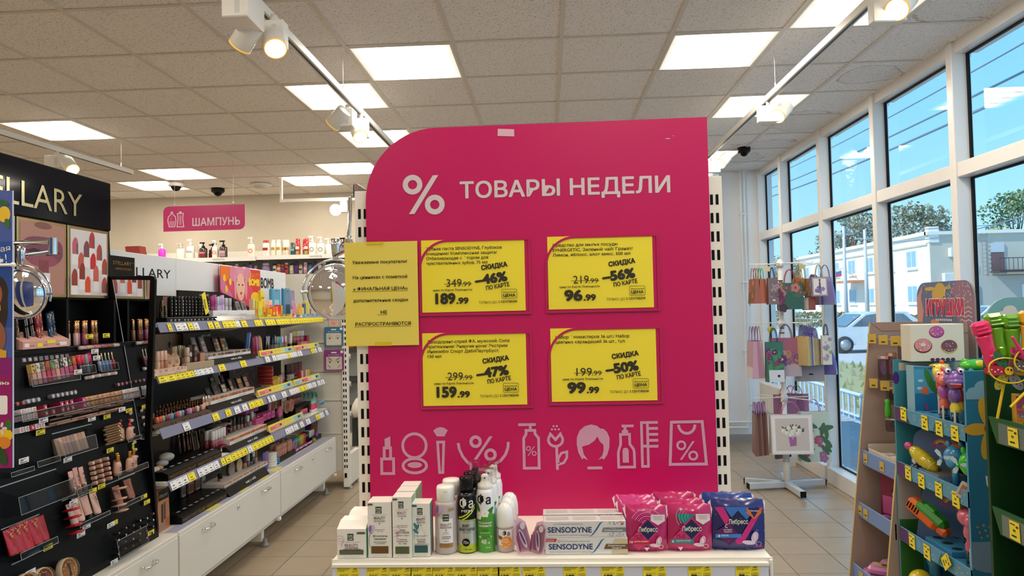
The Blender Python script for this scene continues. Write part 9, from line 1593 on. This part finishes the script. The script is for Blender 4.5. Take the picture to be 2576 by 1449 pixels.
for i,(x,y,h_)in enumerate(((16.5,40,6.0),(16.4,37.2,5.5))):
 t=thing('utility_pole','thin white pole in front of the white building, %s one'%('left','right')[i],'pole',(x,y,-.3),0,'thin white poles');MB().lathe([(.0005,0),(.12,0),(.07,h_),(.0005,h_+.01)],m('c9cacc',.5),10).obj('shaft',t);MB().box(-.5,-.04,h_-.5,.5,.04,h_-.42,m('b5b6b8',.5)).obj('crossarm',t)
def wire(label,a,b_,sag,r=.014):
 A,B_=Vector(a),Vector(b_);tag(MB().tube([A.lerp(B_,i/16)-Vector((0,0,sag*4*(i/16)*(1-i/16)))for i in range(17)],r,m('6f86a0',.5),5).obj('power_line'),label,'power line','power lines across the sky')
wire('upper power line crossing the sky through the nearest windows',(6.5,6,5.0),(10,45,8.2),.5);wire('second power line just below the upper one',(6.8,6,4.75),(10,45,7.7),.5,.02);wire('third power line, thicker twisted pair in the middle windows',(7.0,6,4.6),(10,45,7.4),.55,.026);wire('power line running to the thin white poles',(16.5,40,5.3),(60,30,8.5),.8,.02);wire('lower power line over the parked white car',(9,12,3.2),(16.4,37.2,4.7),.4,.016)
def car(label,loc,rz,c):
 t=thing('car',label,'car',loc,rz);CB=m(c,.2,coat=.8);GL=m('5f7284',.05,coat=.6);L_=2.05
 body=[(-2.0,.28),(-2.05,.55),(-1.95,.82),(-1.15,.92),(-.55,1.36),(-.2,1.44),(.9,1.42),(1.45,1.02),(2.0,.95),(2.05,.6),(2.0,.28)]
 b=MB(xz(0));b.M=Matrix(((1,0,0,0),(0,0,-1,.8),(0,1,0,0),(0,0,0,1)));b.prism(body,0,1.6,CB);b.obj('body',t)
 q=MB(FRONT(-.801));q.flat([(-1.0,.93),(-.5,1.32),(-.1,1.37),(-.1,.93)],GL,.004);q.flat([(-.02,.93),(-.02,1.37),(.8,1.35),(1.2,1.0),(1.2,.93)],GL,.004);q.M=FRONT(.801);q.flat([(-1.0,.93),(-.5,1.32),(.8,1.35),(1.2,.93)],GL,-.004);q.obj('side_windows',t)
 q=MB();q.add([(-1.16,-.72,.94),(-1.16,.72,.94),(-.58,.64,1.35),(-.58,-.64,1.35)],[(0,1,2,3)],GL);q.add([(1.43,-.72,1.05),(1.43,.72,1.05),(.95,.64,1.4),(.95,-.64,1.4)],[(0,1,2,3)],GL);q.v=[(v[0]+(-.015 if v[0]<0 else .015),v[1],v[2]+.01)for v in q.v];q.obj('windscreen',t)
 for x in (-1.28,1.25):
  for s_ in (-1,1):w_=MB(TR(x,s_*.74,.3)@RX(PI/2)).lathe([(.0005,-.1),(.29,-.1),(.3,-.08),(.3,.08),(.29,.1),(.0005,.1)],m('2a2a2c',.7),20).obj('wheel',t);MB(TR(x,s_*.85,.3)@RX(PI/2)).lathe([(.0005,-.01),(.17,-.01),(.19,.01),(.0005,.012)],m('b9bcc0',.3,.6),16).obj('hubcap',w_)
 MB().box(-2.06,-.6,.55,-2.0,-.35,.7,m('e6e8ea',.1)).box(-2.06,.35,.55,-2.0,.6,.7,m('e6e8ea',.1)).box(2.0,-.7,.6,2.06,-.5,.85,m('b52a2a',.3)).box(2.0,.5,.6,2.06,.7,.85,m('b52a2a',.3)).obj('lamps',t);return t
car('white hatchback car parked on the road seen between the window mullions',(11.6,26.2,-.29),.05,'e9ebee');car('white car at the right, partly hidden by the window mullion',(24.3,40.2,-.29),.1,'dfe8ee');car('pale blue car further right outside the window',(13.6,17.5,-.29),1.5,'b5d6e2')
